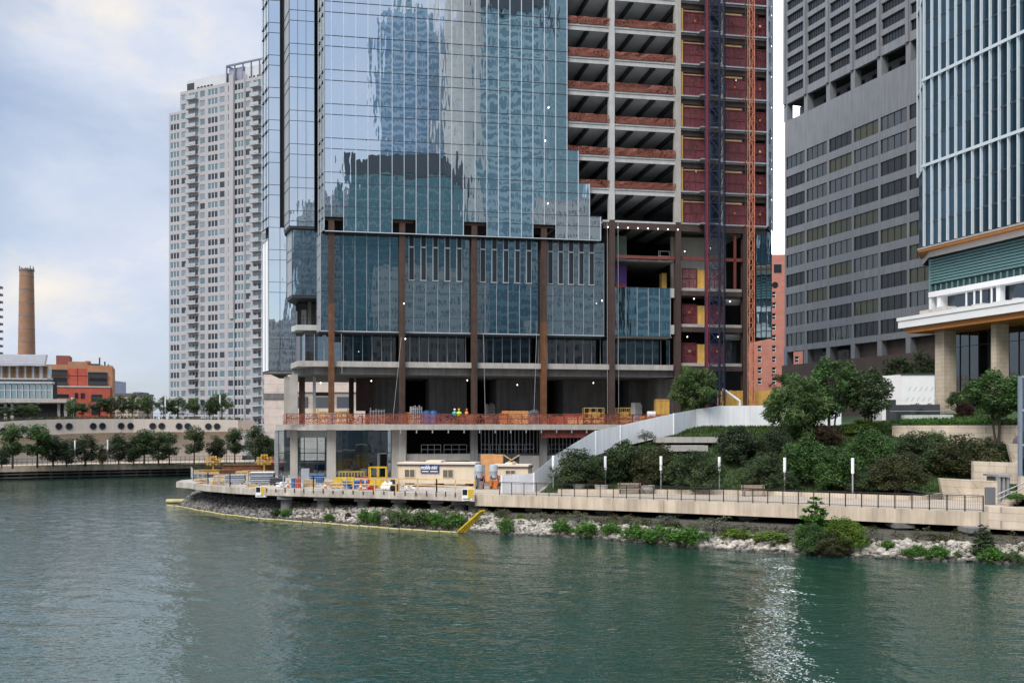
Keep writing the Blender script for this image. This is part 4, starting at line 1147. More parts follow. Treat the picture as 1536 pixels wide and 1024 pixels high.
# ------------------------------------------------------------------ pale finned glass tower at the right
Q = Frame(1388, 136, 0.297, -0.955)
fin = thing('finned_glass_tower', 'glass tower with white vertical fins above a white canopy and louvred podium', 'tower', Q.loc(0), Q.rot)
qz = lambda y, p=1388, v=0: Q.z(y, p, v)
zq0 = 33.0; uE = Q.u(1640)
glassQ = mirror_glass('finned_tower_glass', (0.010,0.026,0.040), (0.36,0.58,0.78), 0.14, 0.008, wob=0.004, wscale=0.9, edge=0.4, varpane=0.6)
nq = round(uE/1.5); step = uE/nq
bands = [qz(249.6), qz(121)]; H3 = bands[1]-bands[0]
bands = [bands[0]-H3] + bands + [bands[1]+H3*i for i in (1, 2)]
zs_ = [zq0]
for b_ in bands: 
    for i in range(3):
        zz_ = b_+H3*i/3
        if zz_ > zq0+.5: zs_.append(zz_)
m = MB(); panes(m, (0,0), (uE,0), nq, zs_, 0.0015, 0.004, rng=rng); m.build('curtain_wall', glassQ, fin, smooth=True)
finW = pm('white_fin', (0.55,0.62,0.67), .5, .06, .8)
for i in range(nq+1):
    m = MB(); x = i*step; m.box(x-.085, -.36, zq0+.1, x+.085, -.01, zs_[-1]); m.build('fin', finW, fin)
m = MB()
for z in bands[1:]: m.box(-.2, -.46, z-.2, uE, -.362, z+.2)
m.build('band', finW, fin)
m = MB()
for z in zs_[1:]:
    if not any(abs(z-b_) < .1 for b_ in bands): m.box(0, -.06, z-.12, uE, -.02, z+.12)
m.build('transom', darkmul, fin)
r0 = (Q.u(1378.5, 3.4), 3.4)
m = MB(); panes(m, r0, (0,0), 2, zs_, rng=rng); m.build('return_glazing', glassQ, fin, smooth=True)
m = MB(); mullions(m, r0, (0,0), 2, [z for z in zs_ if any(abs(z-b_)<.1 for b_ in bands)]+[zs_[-1]], .2, .36, .3); m.build('return_fins', [finW, finW], fin)
m = MB(); m.prism([(r0[0]+.3, 3.8),(.2,.4),(uE,.4),(uE,25),(r0[0]+.3,25)], 31.5, zs_[-1]); m.build('building_core', black, fin)
soffO = pm('cedar_soffit', (0.50,0.20,0.055), .6, .12, 1.5, streak=.05)
m = MB(); m.prism([(Q.u(1381,3.4),3.4),(-.3,-.9),(uE,-.9),(uE,2.6),(Q.u(1391,3),3.0)], 32.3, 32.55)
m.build('upper_soffit', soffO, fin)
m = MB(); m.prism([(Q.u(1379,3.4),3.5),(-.4,-1.0),(uE,-1.0),(uE,-.88),(-.3,-.88)], 32.56, 32.8); m.build('soffit_edge', conc, fin)
m = MB(); m.prism([(Q.u(1384,3.4),3.4),(0.4,0.2),(uE,0.2),(uE,4),(Q.u(1384,3.4),4)], 31.55, 32.28); m.build('white_fascia', white, fin)
VP_ = 1.2
pL = Q.u(1394, VP_)
teal = pm('teal_louvre', (0.16,0.30,0.31), .45, .08, 1.0, metal=.3)
tealD = pm('dark_teal_backing', (0.03,0.055,0.06), .6, .1, 1)
zL0, zL1 = Q.z(427, 1394, VP_), 31.5
m = MB(); m.box(pL, VP_+.25, zL0-2.9, uE, VP_+.5, zL1); m.build('louvre_backing', tealD, fin)
m = MB()
for i in range(9):
    z = zL0+(zL1-zL0)*(i+.5)/9; m.box(pL-.02, VP_-.05, z-.16, uE, VP_+.2, z+.10)
m.build('louvres', teal, fin)
m = MB(); n_ = 26
for i in range(n_): m.box(pL+(uE-pL)*i/n_, VP_-.0, zL0-2.8, pL+(uE-pL)*i/n_+.14, VP_+.2, zL0-.2)
m.build('posts', teal, fin)
m = MB(); m.prism([(pL-.05,VP_-.06),(pL+.25,VP_-.06),(pL+.25,VP_+6),(pL-.05,VP_+6)], zL0-6.5, zL1+.02); m.build('corner_post', teal, fin)
# terrace level behind the canopy
V2 = 0.2
zt0, zt1 = Q.z(478, 1400, V2), Q.z(438.5, 1400, V2)
m = MB(); t0 = Q.u(1398, V2)
m.box(t0, V2-.6, zt1-.7, uE, V2+1.1, zt1); m.box(t0, V2-.5, zt0-1.5, t0+.35, V2+.9, zt1-.71); m.box(Q.u(1409,V2), V2-.4, zt0-1.5, Q.u(1414,V2), V2+.9, zt1-.71); m.build('terrace_frame', white, fin)
m = MB(); m.box(t0+.4, VP_-.2, zt0-1.5, uE, VP_+.2, zt1-.7); m.build('terrace_glazing', glassK, fin)
for pa, pb in ((1453, 1465), (1475, 1491)):
    m = MB(); a, b_ = Q.u(pa,V2), Q.u(pb,V2); zt_ = Q.z(430,pa,V2); zb2_ = zt_-4.5
    for x in (a, b_): m.box(x-.1, V2-.42, zb2_, x+.1, V2-.3, zt_)
    m.box(a, V2-.42, zt_-.2, b_, V2-.3, zt_); m.build('door_frame', white, fin)
m = MB(); m.box(Q.u(1497,V2), V2-.3, zt0-1, Q.u(1503,V2), V2+.5, zt1-.71); m.build('pier', white, fin)
# canopy roof
VC = -6.0
cL = Q.u(1347, VC)
zc0, zc1 = Q.z(499, 1347, VC), Q.z(482, 1347, VC)
m = MB(); m.prism([(cL, VC),(uE, VC),(uE, 1.0),(cL+.8, 4)], zc0+.55, zc1); m.build('canopy_roof', white, fin)
m = MB(); m.prism([(cL-.15, VC-.12),(uE, VC-.12),(uE, 1.1),(cL+.6, 4.1)], zc1+.001, zc1+.45); m.build('canopy_edge', white, fin)
m = MB(); m.prism([(cL+.9, VC+.5),(uE, VC+.5),(uE, .9),(cL+1.8, 3.6)], zc0-.15, zc0+.54); m.build('canopy_soffit', soffO, fin)
m = MB(); rr = random.Random(5); x = cL+2
while x < uE-3:
    w_ = rr.uniform(.6, 2.6); m.box(x, VC+1.2+rr.uniform(0,.8), zc1+.45, x+w_, VC+2.6+rr.uniform(0,.6), zc1+.5+rr.uniform(.2,.75)); x += w_+rr.uniform(.1, 1.6)
m.build('roof_pallets', pm('tarped_pallets', (.45,.42,.39), .9, .2, 1.2), fin)
for i, (pa, pb, v) in enumerate(((1402.5, 1416, -3.5), (1486.5, 1494, -3.5))):
    a = Q.u(pa, v); b_ = Q.u(pb, v); m = MB(); m.box(a, v, 8.0, max(b_, a+.8), v+1.9, zc0-.1); m.build('stone_column', beigeS, fin)
ga, gb_ = Q.u(1427, 1.0), uE
m = MB(); panes(m, (ga,1.0), (gb_,1.0), 14, [9.0, 14.0, 19.0, zc0-.1], rng=rng); m.build('lobby_glazing', glassDk, fin, smooth=True)
m = MB(); mullions(m, (ga,1.0), (gb_,1.0), 14, [9.0, 14.0, 19.0, zc0-.1], .07, .07, .1); m.build('mullions', [darkmul, darkmul], fin)
m = MB(); m.box(Q.u(1422,4), 4, 8, uE, 4.5, zc0+2); m.box(Q.u(1420,1), 1.0, 8, ga, 4, zc0); m.build('lobby_core', darkM, fin)
m = MB(); m.lathe((Q.u(1507,1), .6, Q.z(436,1507,.6)), [(.05,-.3),(.1,0),(.05,.35)], 8); m.build('lit_lamp', emit('warm_lamp',(1.0,.45,.12),6), fin)
# ------------------------------------------------------------------ salmon brick block between the towers
pinkB = brickmat('salmon_brick', (0.50,0.20,0.15), (0.46,0.18,0.135), (0.40,0.22,0.18), 1.6, 0.5, .85, .03)
P_ = Frame(1100, 236, 1.0, -0.06)
pink = thing('brick_building', 'salmon pink brick block with small sash windows seen past the unfinished tower', 'building', P_.loc(0), P_.rot)
pz = lambda y: zat(y, 235)
spn = [(P_.u(p)-.45, P_.u(p)+.45) for p in (1115, 1139.5, 1161, 1184, 1195.5, 1208)]
rws = [(pz(y+9), pz(y)) for y in (566.5-16.2*k for k in range(9))]
facade(pink, 0, P_.u(1214), 2, pz(381), spn, rws, pinkB, [white, winG, winG2], .3, 1, cap=100, frame=.14, hm=[.5], cell=lambda a,b,c,d: 1)
m = MB(); m.box(0, .6, 2, P_.u(1214)-.1, 18, pz(381)-.3); m.build('building_core', pinkB, pink)
m = MB(); u_ = P_.u(1166.5); m.box(u_-.9, -.02, pz(409), u_+.9, .1, pz(396)); m.build('window', winG, pink)
m = MB(); m.lathe((P_.u(1162.5),-.05,pz(427)), [(.9,-.0),(.9,.01)], 16); 
m = MB(); m.tube((P_.u(1162.5),-.06,pz(427)),(P_.u(1162.5),.02,pz(427)),.75,n=16); m.build('round_vent', black, pink)
m = MB(); m.box(P_.u(1140),1,pz(381)-.4,P_.u(1158),8,pz(371)); m.build('roof_penthouse', pinkB, pink)
# ------------------------------------------------------------------ cream block behind the open storey
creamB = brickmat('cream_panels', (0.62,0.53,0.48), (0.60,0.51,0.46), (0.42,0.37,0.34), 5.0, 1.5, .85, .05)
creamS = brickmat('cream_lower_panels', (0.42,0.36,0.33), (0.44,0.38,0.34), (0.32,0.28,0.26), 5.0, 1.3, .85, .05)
Kf = Frame(396, 185, 1.0, 0.05)
cream = thing('cream_building', 'cream panelled parking block behind the open ground storey of the tower', 'building', Kf.loc(0), Kf.rot)
kz = lambda y: zat(y, 186)
m = MB(); m.box(0, 0, kz(588), Kf.u(548), 20, kz(545)); m.box(0.02, .1, kz(690), Kf.u(433), 20, kz(597)-.01); m.box(Kf.u(433)+.02,.06,kz(690),Kf.u(548),20,kz(612)); m.box(0,-.01,kz(597),Kf.u(433),19.9,kz(588)-.01); m.build('wall', [creamB], cream)
m = MB(); m.box(-.1, -.14, kz(598), Kf.u(432), .1, kz(590)); m.build('dark_band', concD, cream)
for pa, pb in ((436, 461), (470, 496), (505, 523)):
    m = MB(); m.box(Kf.u(pa), .1, kz(612), Kf.u(pb), .3, kz(595)); m.build('window', glassK, cream)
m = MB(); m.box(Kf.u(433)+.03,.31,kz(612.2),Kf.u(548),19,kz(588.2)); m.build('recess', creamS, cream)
# ------------------------------------------------------------------ residential tower at the left
rwall = pm('pale_precast', (0.345,0.338,0.348), .85, .06, .3, streak=.08)
A = Frame(254.5, 327, 0.893, -0.449)
res = thing('apartment_tower', 'tall pale pink apartment tower with stacked balconies and dark paired windows', 'building', A.loc(0), A.rot)
az = lambda y, p=330: A.z(y, p)
fh = 3.01
u3 = A.u(404)
cols_ = [(255.5,268,0),(272.5,278,1),(284,296,2),(300.5,306.5,1),(312.5,325.5,3),(330,336,1),(342.5,349,1),(352.5,365,3),(369,375,1),(380.5,390.5,2),(394,400,1)]
sp_r = [(A.u(a)-(.0 if k_ == 0 else .22), A.u(b_)+.22) for a, b_, k_ in cols_]
ztopL = az(160, 258); z_r0 = 3.0
nfl = int((az(143, 290)-z_r0)/fh)
rws = [(z_r0+fh*k+.6, z_r0+fh*k+2.6) for k in range(1, nfl+1)]
ztr = rws[-1][1]+1.0
# wall split in two so that the first bay can stop lower
nl = int((ztopL-z_r0)/fh)
rd = random.Random(9)
wm_ = [white, winG2, winG2, winG, winG3, winG3]
def celf(a, b_, c, d):
    k_ = [k for x0, x1, k in zip([s[0] for s in sp_r], [s[1] for s in sp_r], [q[2] for q in cols_]) if abs(x0-a) < .01][0]
    if k_ == 3: return 3 if rd.random() < .78 else 1
    if k_ == 0: return 1 if rd.random() < .6 else 3
    if k_ == 2: return 1 if rd.random() < .6 else 3
    return 5 if rd.random() < .55 else (1 if rd.random() < .6 else 3)
facade(res, -.3, A.u(270), z_r0, z_r0+fh*nl+.4, sp_r[:1], rws[:nl-1], rwall, wm_, .15, 1.2, cap=16, frame=.12, cell=celf)
facade(res, A.u(270), u3, z_r0, ztr, sp_r[1:], rws, rwall, wm_, .15, 1.5, cap=80, frame=.12, cell=celf)
m = MB(); m.box(A.u(345), -.55, z_r0+40, A.u(351.5), -.001, ztr+2.0); m.box(A.u(351.5)+.01,-.30,z_r0+fh*1,A.u(352.3),-.002,ztr+2.4); m.box(A.u(366),-.3,z_r0,A.u(367.8),-.002,ztr+2.4); m.build('pier', rwall, res)
m = MB(); m.box(0, .6, 2, A.u(270)-.05, 20, z_r0+fh*nl+.3); m.box(A.u(270), .6, 2, u3, 24, ztr-.1); m.build('building_core', rwall, res)
nb_ = 0
for ci in (2, 9):
    a, b_ = sp_r[ci]
    for k in range(1, nfl+1):
        z = z_r0+fh*k
        m = MB(); m.mat(0).box(a-.25, -1.5, z+.1, b_+.25, -.01, z+.34)
        m.mat(1)
        for i in range(6): 
            x = a-.2+(b_-a+.4)*i/5; m.box(x-.04, -1.47, z+.34, x+.04, -1.40, z+1.35)
        m.box(a-.2, -1.48, z+1.3, b_+.2, -1.42, z+1.38); m.box(a-.2,-1.44,z+.5,b_+.2,-1.43,z+1.25)
        m.build('balcony', [concW, galv], res); nb_ += 1
z0_ = ztr
m = MB(); m.box(A.u(277), 1.0, z0_-.05, A.u(337), 14, z0_+3.6); m.box(A.u(365), .8, z0_-.05, u3, 14, z0_+4.0); m.build('penthouse', pm('pale_grey_penthouse',(.46,.48,.5),.7,.08,.4), res)
m = MB(); m.box(A.u(277.5),.9,z0_+.1,A.u(288),1.2,z0_+2.6); m.box(A.u(338),.9,z0_+.4,A.u(347),1.2,z0_+1.6); m.build('louvre', darkM, res)
for k in range(9):
    m = MB(); x = A.u(293+5*k) if k < 5 else A.u(371+6*(k-5)); m.box(x, .75, z0_+.2, x+.8, .97, z0_+.9); m.build('roof_slot', darkM, res)
m = MB()
x0_, x1_ = A.u(338), A.u(362)
for x in np.linspace(x0_, A.u(400), 6): m.bar((x,.6,z0_),(x,.6,z0_+5.6),.35); m.bar((x,8,z0_),(x,8,z0_+5.6),.35)
for z in (z0_+5.5,): m.bar((x0_,.6,z),(A.u(400),.6,z),.5); m.bar((x0_,.6,z),(x0_,8,z),.5)
m.build('roof_frame', pm('grey_roof_steel',(0.16,.17,.22),.6,.1,1), res)
m = MB(); m.box(A.u(339.5),1.2,z0_,A.u(362),7,z0_+4.6); m.build('plant_screen', pm('grey_plant_screen',(0.24,.25,.33),.7,.1,.6,streak=.1), res)
# ------------------------------------------------------------------ low buildings on the far bank
chB = brickmat('chimney_brick', (0.27,0.155,0.095), (0.25,0.143,0.088), (0.24,0.145,.09), 1.4, 0.4, .9, .03)
cp = at(40, 305); ch = thing('smokestack', 'tall round tan brick smokestack with dark bands above the low glass building', 'chimney', (cp.x, cp.y, 2))
zt_ = zat(407, 305)-2
prof = [(2.85,0),(2.35,zat(533,305)-2),(2.15,zt_-3)]; rc = 2.15
m = MB(); m.lathe((0,0,0), [(2.9,0),(2.45,zat(533,305)-2),(2.02,zt_)], 28); m.build('shaft', chB, ch, smooth=False)
m = MB(); m.lathe((0,0,zt_), [(2.05,-.1),(2.2,.1),(2.2,.6),(2.05,.7)], 28)
for i in range(10):
    a = i*.63; m.box(2*math.cos(a)-.12,2*math.sin(a)-.12,zt_+.6,2*math.cos(a)+.12,2*math.sin(a)+.12,zt_+1.0+.5*(i%3==0))
m.build('cap', concD, ch)
m = MB()
for i in range(7):
    z = (zat(533,305)-2)+i*4.0; r_ = 2.45-.43*(z-(zat(533,305)-2))/(zt_-(zat(533,305)-2))+.04
    m.lathe((0,0,z), [(r_-.03,0),(r_,.05),(r_,.22),(r_-.03,.27)], 28)
m.build('steel_band', concD, ch)
L = Frame(-70, 212, 1.0, 0.12)
lz = lambda y: zat(y, 215)
low = thing('glass_building', 'low modern building with metal roof, glass storey and flat slab canopy', 'building', L.loc(0), L.rot)
lu = lambda p, v=0: L.u(p, v)
m = MB(); m.box(0, 2, lz(598), lu(74), 5, lz(569)); m.box(0, .5, 2.0, lu(103), 5, lz(605)); m.build('wall', black, low)
m = MB(); n_ = 16; panes(m, (0,1.9), (lu(74),1.9), n_, [lz(598), lz(585), lz(576)], rng=rng); m.build('glazing', mirror_glass('teal_strip_glass',(.04,.09,.10),(.6,.75,.8),.35,.03), low)
m = MB(); mullions(m, (0,1.88), (lu(74),1.88), n_, [lz(598), lz(585), lz(576)], .2,.2,.2); m.box(0,1.2,lz(575),lu(75),3,lz(572)); m.build('mullions', galv, low)
m = MB(); m.box(0, -1.5, lz(604), lu(103), 5, lz(598.5)); m.build('slab_canopy', conc, low)
m = MB(); m.box(0, 2.5, lz(569), lu(65), 6, lz(566.5)); m.build('ledge', galv, low)
m = MB(); wv_ = pm('wood_louvre', (.22,.12,.06), .7,.2,1)
for i in range(34):
    x = lu(-70)+(lu(63)-lu(-70))*i/33; m.mat(i % 3 == 0).box(x, 3.2, lz(566.4), x+.75, 3.8, lz(548))
m.build('louvre_screen', [wv_, galv], low)
m = MB(); m.box(0, 4, lz(567), lu(62), 6, lz(548)); m.build('upper_storey', black, low)
m = MB()
for i in range(5): m.box(0, 1.5+i*.9, lz(548)+i*.55, lu(63-i*1.5), 2.5+i*.9, lz(548)+i*.55+.45)
m.build('metal_roof', pm('zinc_roof',(.42,.43,.46),.5,.1,1,metal=.3), low)
for p in (-40, -10, 8, 18, 88, 98):
    m = MB(); x = lu(p, .2); m.box(x-.3, .2, 2, x+.3, .8, lz(604.5)); m.build('column', conc, low)
redB = brickmat('red_brick', (.42,.085,.05), (.38,.075,.045), (.3,.07,.05), 1.4,.4,.9,.03)
tanB = brickmat('tan_brick', (.40,.19,.10), (.37,.175,.09), (.3,.16,.09), 1.4,.4,.9,.03)
B = Frame(60, 258, 1, 0.36); bz = lambda y: zat(y, 262); bu = lambda p, v=0: B.u(p, v)
brick = thing('brick_warehouse', 'red and tan brick apartment block with rooftop box and dark balconies', 'building', B.loc(0), B.rot)
m = MB(); m.box(0, .0, 2, bu(102), 20, bz(547.5)); m.box(bu(131), 0, 2, bu(168.5), 20, bz(547.5)); m.box(bu(102)+.003,.05,bz(552.5),bu(131)-.003,20,bz(542.5)); m.build('tan_wall', tanB, brick)
m = MB(); m.box(bu(102)+.003, .02, 2, bu(131)-.003, 20, bz(552.5)-.004); m.box(bu(81,-3), -3, 2, bu(165,-3), -.01, bz(581.5)); m.build('red_wall', redB, brick)
m = MB(); m.box(bu(81,-3)-.1,-3.15,bz(581.5),bu(165,-3)+.1,-.01,bz(579.5)); m.build('coping', concW, brick)
m = MB(); m.box(bu(82), 4, bz(548), bu(103), 12, bz(532.5)); m.build('roof_box', pm('rust_red_cladding',(.22,.07,.06),.8,.1,.8), brick)
m = MB(); m.box(bu(126),5,bz(548),bu(133.5),9,bz(539.5)); m.build('chimney', redB, brick)
m = MB(); m.box(bu(134),5,bz(548),bu(148),9,bz(543.5))
for p, y in ((148,534),(156,540),(161.5,544),(151,545)): m.tube((bu(p),5,bz(548)),(bu(p),5,bz(y)),.2,n=5)
m.build('roof_plant', darkM, brick)
for pa, pb, ya, yb in ((66,101,555,564),(80,101,567,578),(132,161,558,566.5),(132,161,568,577)):
    m = MB(); m.box(bu(pa), -.15, bz(yb), bu(pb), .1, bz(ya)); m.build('balcony', winG, brick)
    m = MB(); m.box(bu(pa), -.5, bz(yb), bu(pb), -.2, bz(yb)+.9); m.build('balcony_rail', darkM, brick)
for pa, pb, ya, yb in ((84,103,592,597),(112,117,590,598),(121,127,590,598),(137,153,592,602),(121,128,606,616),(137,150,607,622)):
    m = MB(); m.box(bu(pa,-3), -3.1, bz(yb), bu(pb,-3), -2.95, bz(ya)); m.build('window', winG, brick)
m = MB(); m.box(bu(115.8),-.02,bz(580),bu(116.6),.03,bz(552.5)); m.box(bu(102),-.021,bz(564.2),bu(131),.029,bz(563.4)); m.build('joint', darkM, brick)
S = Frame(168, 330, 1, 0); sz = lambda y: zat(y, 330)
sm = thing('small_house', 'small grey gabled house and tan garage behind the terrace trees', 'building', S.loc(0), 0)
m = MB(); m.box(0, 0, 2, S.u(207), 14, sz(593)); m.build('wall', pm('tan_stucco',(.42,.35,.28),.9,.1,.5), sm)
m = MB(); m.box(-.3, -.4, sz(593), S.u(208), 14, sz(589.5)); m.box(S.u(196),2,sz(589.5),S.u(207),10,sz(587.5)); m.build('roof', pm('slate',(.10,.11,.14),.8,.1,.5), sm)
for p in (175, 186, 197):
    m = MB(); m.box(S.u(p), -.05, sz(606), S.u(p+4), .05, sz(598)); m.build('window', winG, sm)
D = Frame(150, 420, 1, 0)
sl2 = thing('slab_block', 'narrow blue-grey slab block glimpsed past the brick apartment roof', 'building', D.loc(0), 0)
m = MB(); m.box(0,0,2,D.u(172.5),12,zat(571,420)); m.build('wall', pm('blue_grey_panel',(.22,.25,.33),.7,.1,.4), sl2)
m = MB()
for k in range(6): m.box(D.u(169), -.1, zat(577+5*k,420)-.8, D.u(172), .05, zat(577+5*k,420)+.3)
m.build('window', winG, sl2)
E_ = Frame(-60, 430, 1, 0)
far = thing('balcony_tower', 'far grey apartment tower whose balcony edge shows at the photo border', 'building', E_.loc(0), 0)
m = MB(); m.box(0,0,2,E_.u(-26),9,zat(425,430)); m.build('wall', pm('far_grey_panel',(.3,.32,.36),.8,.1,.4), far)
for k in range(14):
    m = MB(); z = zat(432+11*k, 430); m.box(E_.u(-16), 1.2, z, E_.u(-.9), 3.2, z+1.0); m.build('balcony', darkM, far)
# ------------------------------------------------------------------ city behind the viewer (seen in the glass of the tower)
def glassgrid(name, cw, cg, bw, bh, frac, refl=.3, vx=1.0):
    m, t, b = newmat(name)
    b.inputs['Roughness'].default_value = .35
    tcn = N(t, 'ShaderNodeTexCoord'); sp = N(t, 'ShaderNodeSeparateXYZ'); t.links.new(tcn.outputs['Object'], sp.inputs[0])
    ad = N(t, 'ShaderNodeMath'); ad.operation = 'ADD'; t.links.new(sp.outputs['X'], ad.inputs[0]); t.links.new(sp.outputs['Y'], ad.inputs[1])
    cb = N(t, 'ShaderNodeCombineXYZ'); t.links.new(ad.outputs[0], cb.inputs['X']); t.links.new(sp.outputs['Z'], cb.inputs['Y'])
    br = N(t, 'ShaderNodeTexBrick'); br.offset = 0; br.inputs['Scale'].default_value = 1.0
    br.inputs['Color1'].default_value = (*cg, 1); br.inputs['Color2'].default_value = tuple(x*.86 for x in cg)+(1,); br.inputs['Mortar'].default_value = (*cw, 1)
    br.inputs['Brick Width'].default_value = bw; br.inputs['Row Height'].default_value = bh; br.inputs['Mortar Size'].default_value = frac; br.inputs['Mortar Smooth'].default_value = 0
    t.links.new(cb.outputs[0], br.inputs['Vector']); t.links.new(br.outputs['Color'], b.inputs['Base Color'])
    b.inputs['Specular IOR Level'].default_value = refl
    return m
gb1 = glassgrid('blue_city_glass', (.36,.47,.58), (.19,.32,.46), 14.0, 3.6, .75)
gb2 = glassgrid('teal_city_glass', (.16,.24,.26), (.07,.17,.20), 3.4, 3.8, .28)
gb3 = glassgrid('beige_city_stone', (.95,.87,.78), (.74,.69,.64), 3.2, 3.5, 1.2, .2)
gb4 = glassgrid('slate_city_glass', (.30,.42,.46), (.15,.26,.31), 11.0, 3.6, .8)
gb5 = glassgrid('grey_city_stone', (.44,.43,.415), (.20,.20,.21), 2.6, 3.4, .8, .2)
gb6 = glassgrid('old_city_stone', (.44,.46,.48), (.14,.17,.20), 2.0, 3.0, .6, .2)
def mirror(p):
    d = (p[0]-T.O[0])*T.V[0]+(p[1]-T.O[1])*T.V[1]
    return (p[0]-2*d*T.V[0], p[1]-2*d*T.V[1])
def behind(name, lab, mat, px0, px1, D_, ytop, steps=(), depth=30, roof=None, cat='building'):
    """a block on the south bank, placed where its mirror image shows in the tower's glass"""
    a = ((px0-CX)/F*D_, D_); b_ = ((px1-CX)/F*D_, D_)
    c = (b_[0]+depth*.15, b_[1]+depth); d = (a[0]-depth*.0, a[1]+depth)
    q = [mirror(x) for x in (a, b_, c, d)]
    cx_, cy_ = sum(x[0] for x in q)/4, sum(x[1] for x in q)/4
    th = thing(name, lab, cat, (cx_, cy_, 0))
    zt_ = zat(ytop, D_)
    m = MB(); m.prism([(x[0]-cx_, x[1]-cy_) for x in q], 0, zt_); m.build('wall', mat, th)
    for (s_, y_, mt) in steps:
        z2 = zat(y_, D_); m = MB(); m.prism([((x[0]-cx_)*s_, (x[1]-cy_)*s_) for x in q], zt_, z2); m.build('setback', mt, th); zt_ = z2
    if roof:
        m = MB(); m.prism([((x[0]-cx_)*1.03, (x[1]-cy_)*1.03) for x in q], zt_-roof[0], zt_+.6); m.build('cornice', roof[1], th)
    return th
capM = pm('dark_cornice', (.06,.065,.075), .7, .1, .5)
behind('mirrored_tower', 'slim blue glass tower across the river reflected in the upper glazing', gb1, 562, 652, 420, 28, [(.8,16,gb1),(.5,4,gb4),(.25,-12,gb4)])
behind('mirrored_block', 'teal glass block with dark cornice across the river reflected below the blue tower', gb2, 518, 672, 330, 236, roof=(6, capM))
behind('mirrored_tower', 'beige stone tower across the river reflected beside the blue tower', gb3, 664, 724, 400, -140)
behind('mirrored_tower', 'slate blue glass tower across the river reflected in the right of the glazing', gb4, 722, 815, 380, -80, roof=(24, capM))
behind('mirrored_tower', 'pale teal glass tower across the river reflected at the glazing edge', glassgrid('pale_teal_glass',(.30,.43,.46),(.24,.36,.40),2.8,3.6,.3), 815, 880, 430, -60)
behind('mirrored_block', 'grey stone block across the river reflected low in the right glazing', gb5, 806, 925, 300, 300, depth=40)
behind('mirrored_block', 'old grey stone block with stepped top across the river reflected at the left', gb6, 470, 545, 350, 300, [(.7,285,gb6),(.4,272,gb6)])
behind('mirrored_block', 'narrow old stone block across the river reflected in the left recess', gb6, 436, 462, 380, 315, [(.6,290,gb6)])
behind('mirrored_block', 'long low grey block across the river reflected behind the steel columns', gb5, 560, 720, 290, 395, depth=16)
behind('mirrored_block', 'wide pale stone block across the river reflected near the left wing', gb5, 330, 432, 400, 470)
behind('mirrored_block', 'blue glass slab across the river reflected beyond the last steel column', gb4, 940, 1100, 320, 250)
# ------------------------------------------------------------------ plants
def leaf_mesh(name, clumps, n, ln, wd, seed, droop=0.0, flat=0.5):
    """n leaves gathered in clumps (x,y,z,r); every leaf a little blade of its own"""
    r = np.random.RandomState(seed)
    C = np.array(clumps); w = C[:,3]**2; w /= w.sum()
    idx = r.choice(len(C), n, p=w)
    d = r.normal(size=(n,3)); d /= np.linalg.norm(d, axis=1)[:,None]
    rad = C[idx,3]*(0.35+0.75*r.rand(n)**0.5)
    p = C[idx,:3]+d*rad[:,None]*np.array([1,1,flat+.3])
    t = r.normal(size=(n,3)); t[:,2] = t[:,2]*0.5-droop*1.6
    if droop: t[:,:2] += d[:,:2]*0.5
    t /= np.linalg.norm(t, axis=1)[:,None]
    nn = d*0.8+r.normal(size=(n,3))*0.7+np.array([0,0,.5]); b_ = np.cross(t, nn); b_ /= (np.linalg.norm(b_, axis=1)[:,None]+1e-9)
    s = (0.65+0.7*r.rand(n))[:,None]
    V = np.empty((n,4,3)); V[:,0] = p-t*ln*s*.5; V[:,1] = p+b_*wd*s*.5; V[:,2] = p+t*ln*s*.5; V[:,3] = p-b_*wd*s*.5
    me = bpy.data.meshes.new(name)
    me.vertices.add(n*4); me.vertices.foreach_set('co', V.reshape(-1))
    me.loops.add(n*4); me.loops.foreach_set('vertex_index', np.arange(n*4, dtype=np.int32))
    me.polygons.add(n); me.polygons.foreach_set('loop_start', np.arange(0, n*4, 4, dtype=np.int32))
    try: me.polygons.foreach_set('loop_total', np.full(n, 4, dtype=np.int32))
    except Exception: pass
    me.update(calc_edges=True)
    return me
def crown_clumps(k, c, rad, rc, seed, lo=0.45, zmin=-1.0):
    r = random.Random(seed); out_ = []
    while len(out_) < k:
        d = Vector((r.gauss(0,1), r.gauss(0,1), r.gauss(0,1))).normalized()
        if d.z < zmin: continue
        f = lo+(1-lo)*r.random()**.6
        f *= r.uniform(.8, 1.12)
        out_.append((c[0]+d.x*rad[0]*f, c[1]+d.y*rad[1]*f, c[2]+d.z*rad[2]*f, rc*r.uniform(.6,1.3)))
    return out_
def limb_mesh(name, base_r, top, clumps, seed, stems=1, mat=None, nl=14):
    r = random.Random(seed); m = MB()
    for s in range(stems):
        a = 6.28*s/max(1,stems)+.5; off = .0 if stems == 1 else base_r*1.3
        p = Vector((math.cos(a)*off, math.sin(a)*off, -.3)); q = Vector((math.cos(a)*off*(3 if stems > 1 else 1)+r.uniform(-.1,.1), math.sin(a)*off*(3 if stems > 1 else 1), top*.45)); e_ = Vector((q.x*1.6+r.uniform(-.2,.2), q.y*1.6, top))
        m.tube(p, q, base_r, base_r*.72, 8); m.tube(q, e_, base_r*.72, base_r*.3, 7)
        for c in r.sample(clumps, min(nl, len(clumps))):
            f = r.uniform(.35, .95); st = q.lerp(e_, f); en = Vector(c[:3]); mid = st.lerp(en, .55)+Vector((0,0,.12))
            m.tube(st, mid, base_r*.32, base_r*.2, 5); m.tube(mid, en, base_r*.2, base_r*.07, 4)
    me_o = m.build(name, mat or bark); me = me_o.data; bpy.data.objects.remove(me_o); return me
PROTO = {}
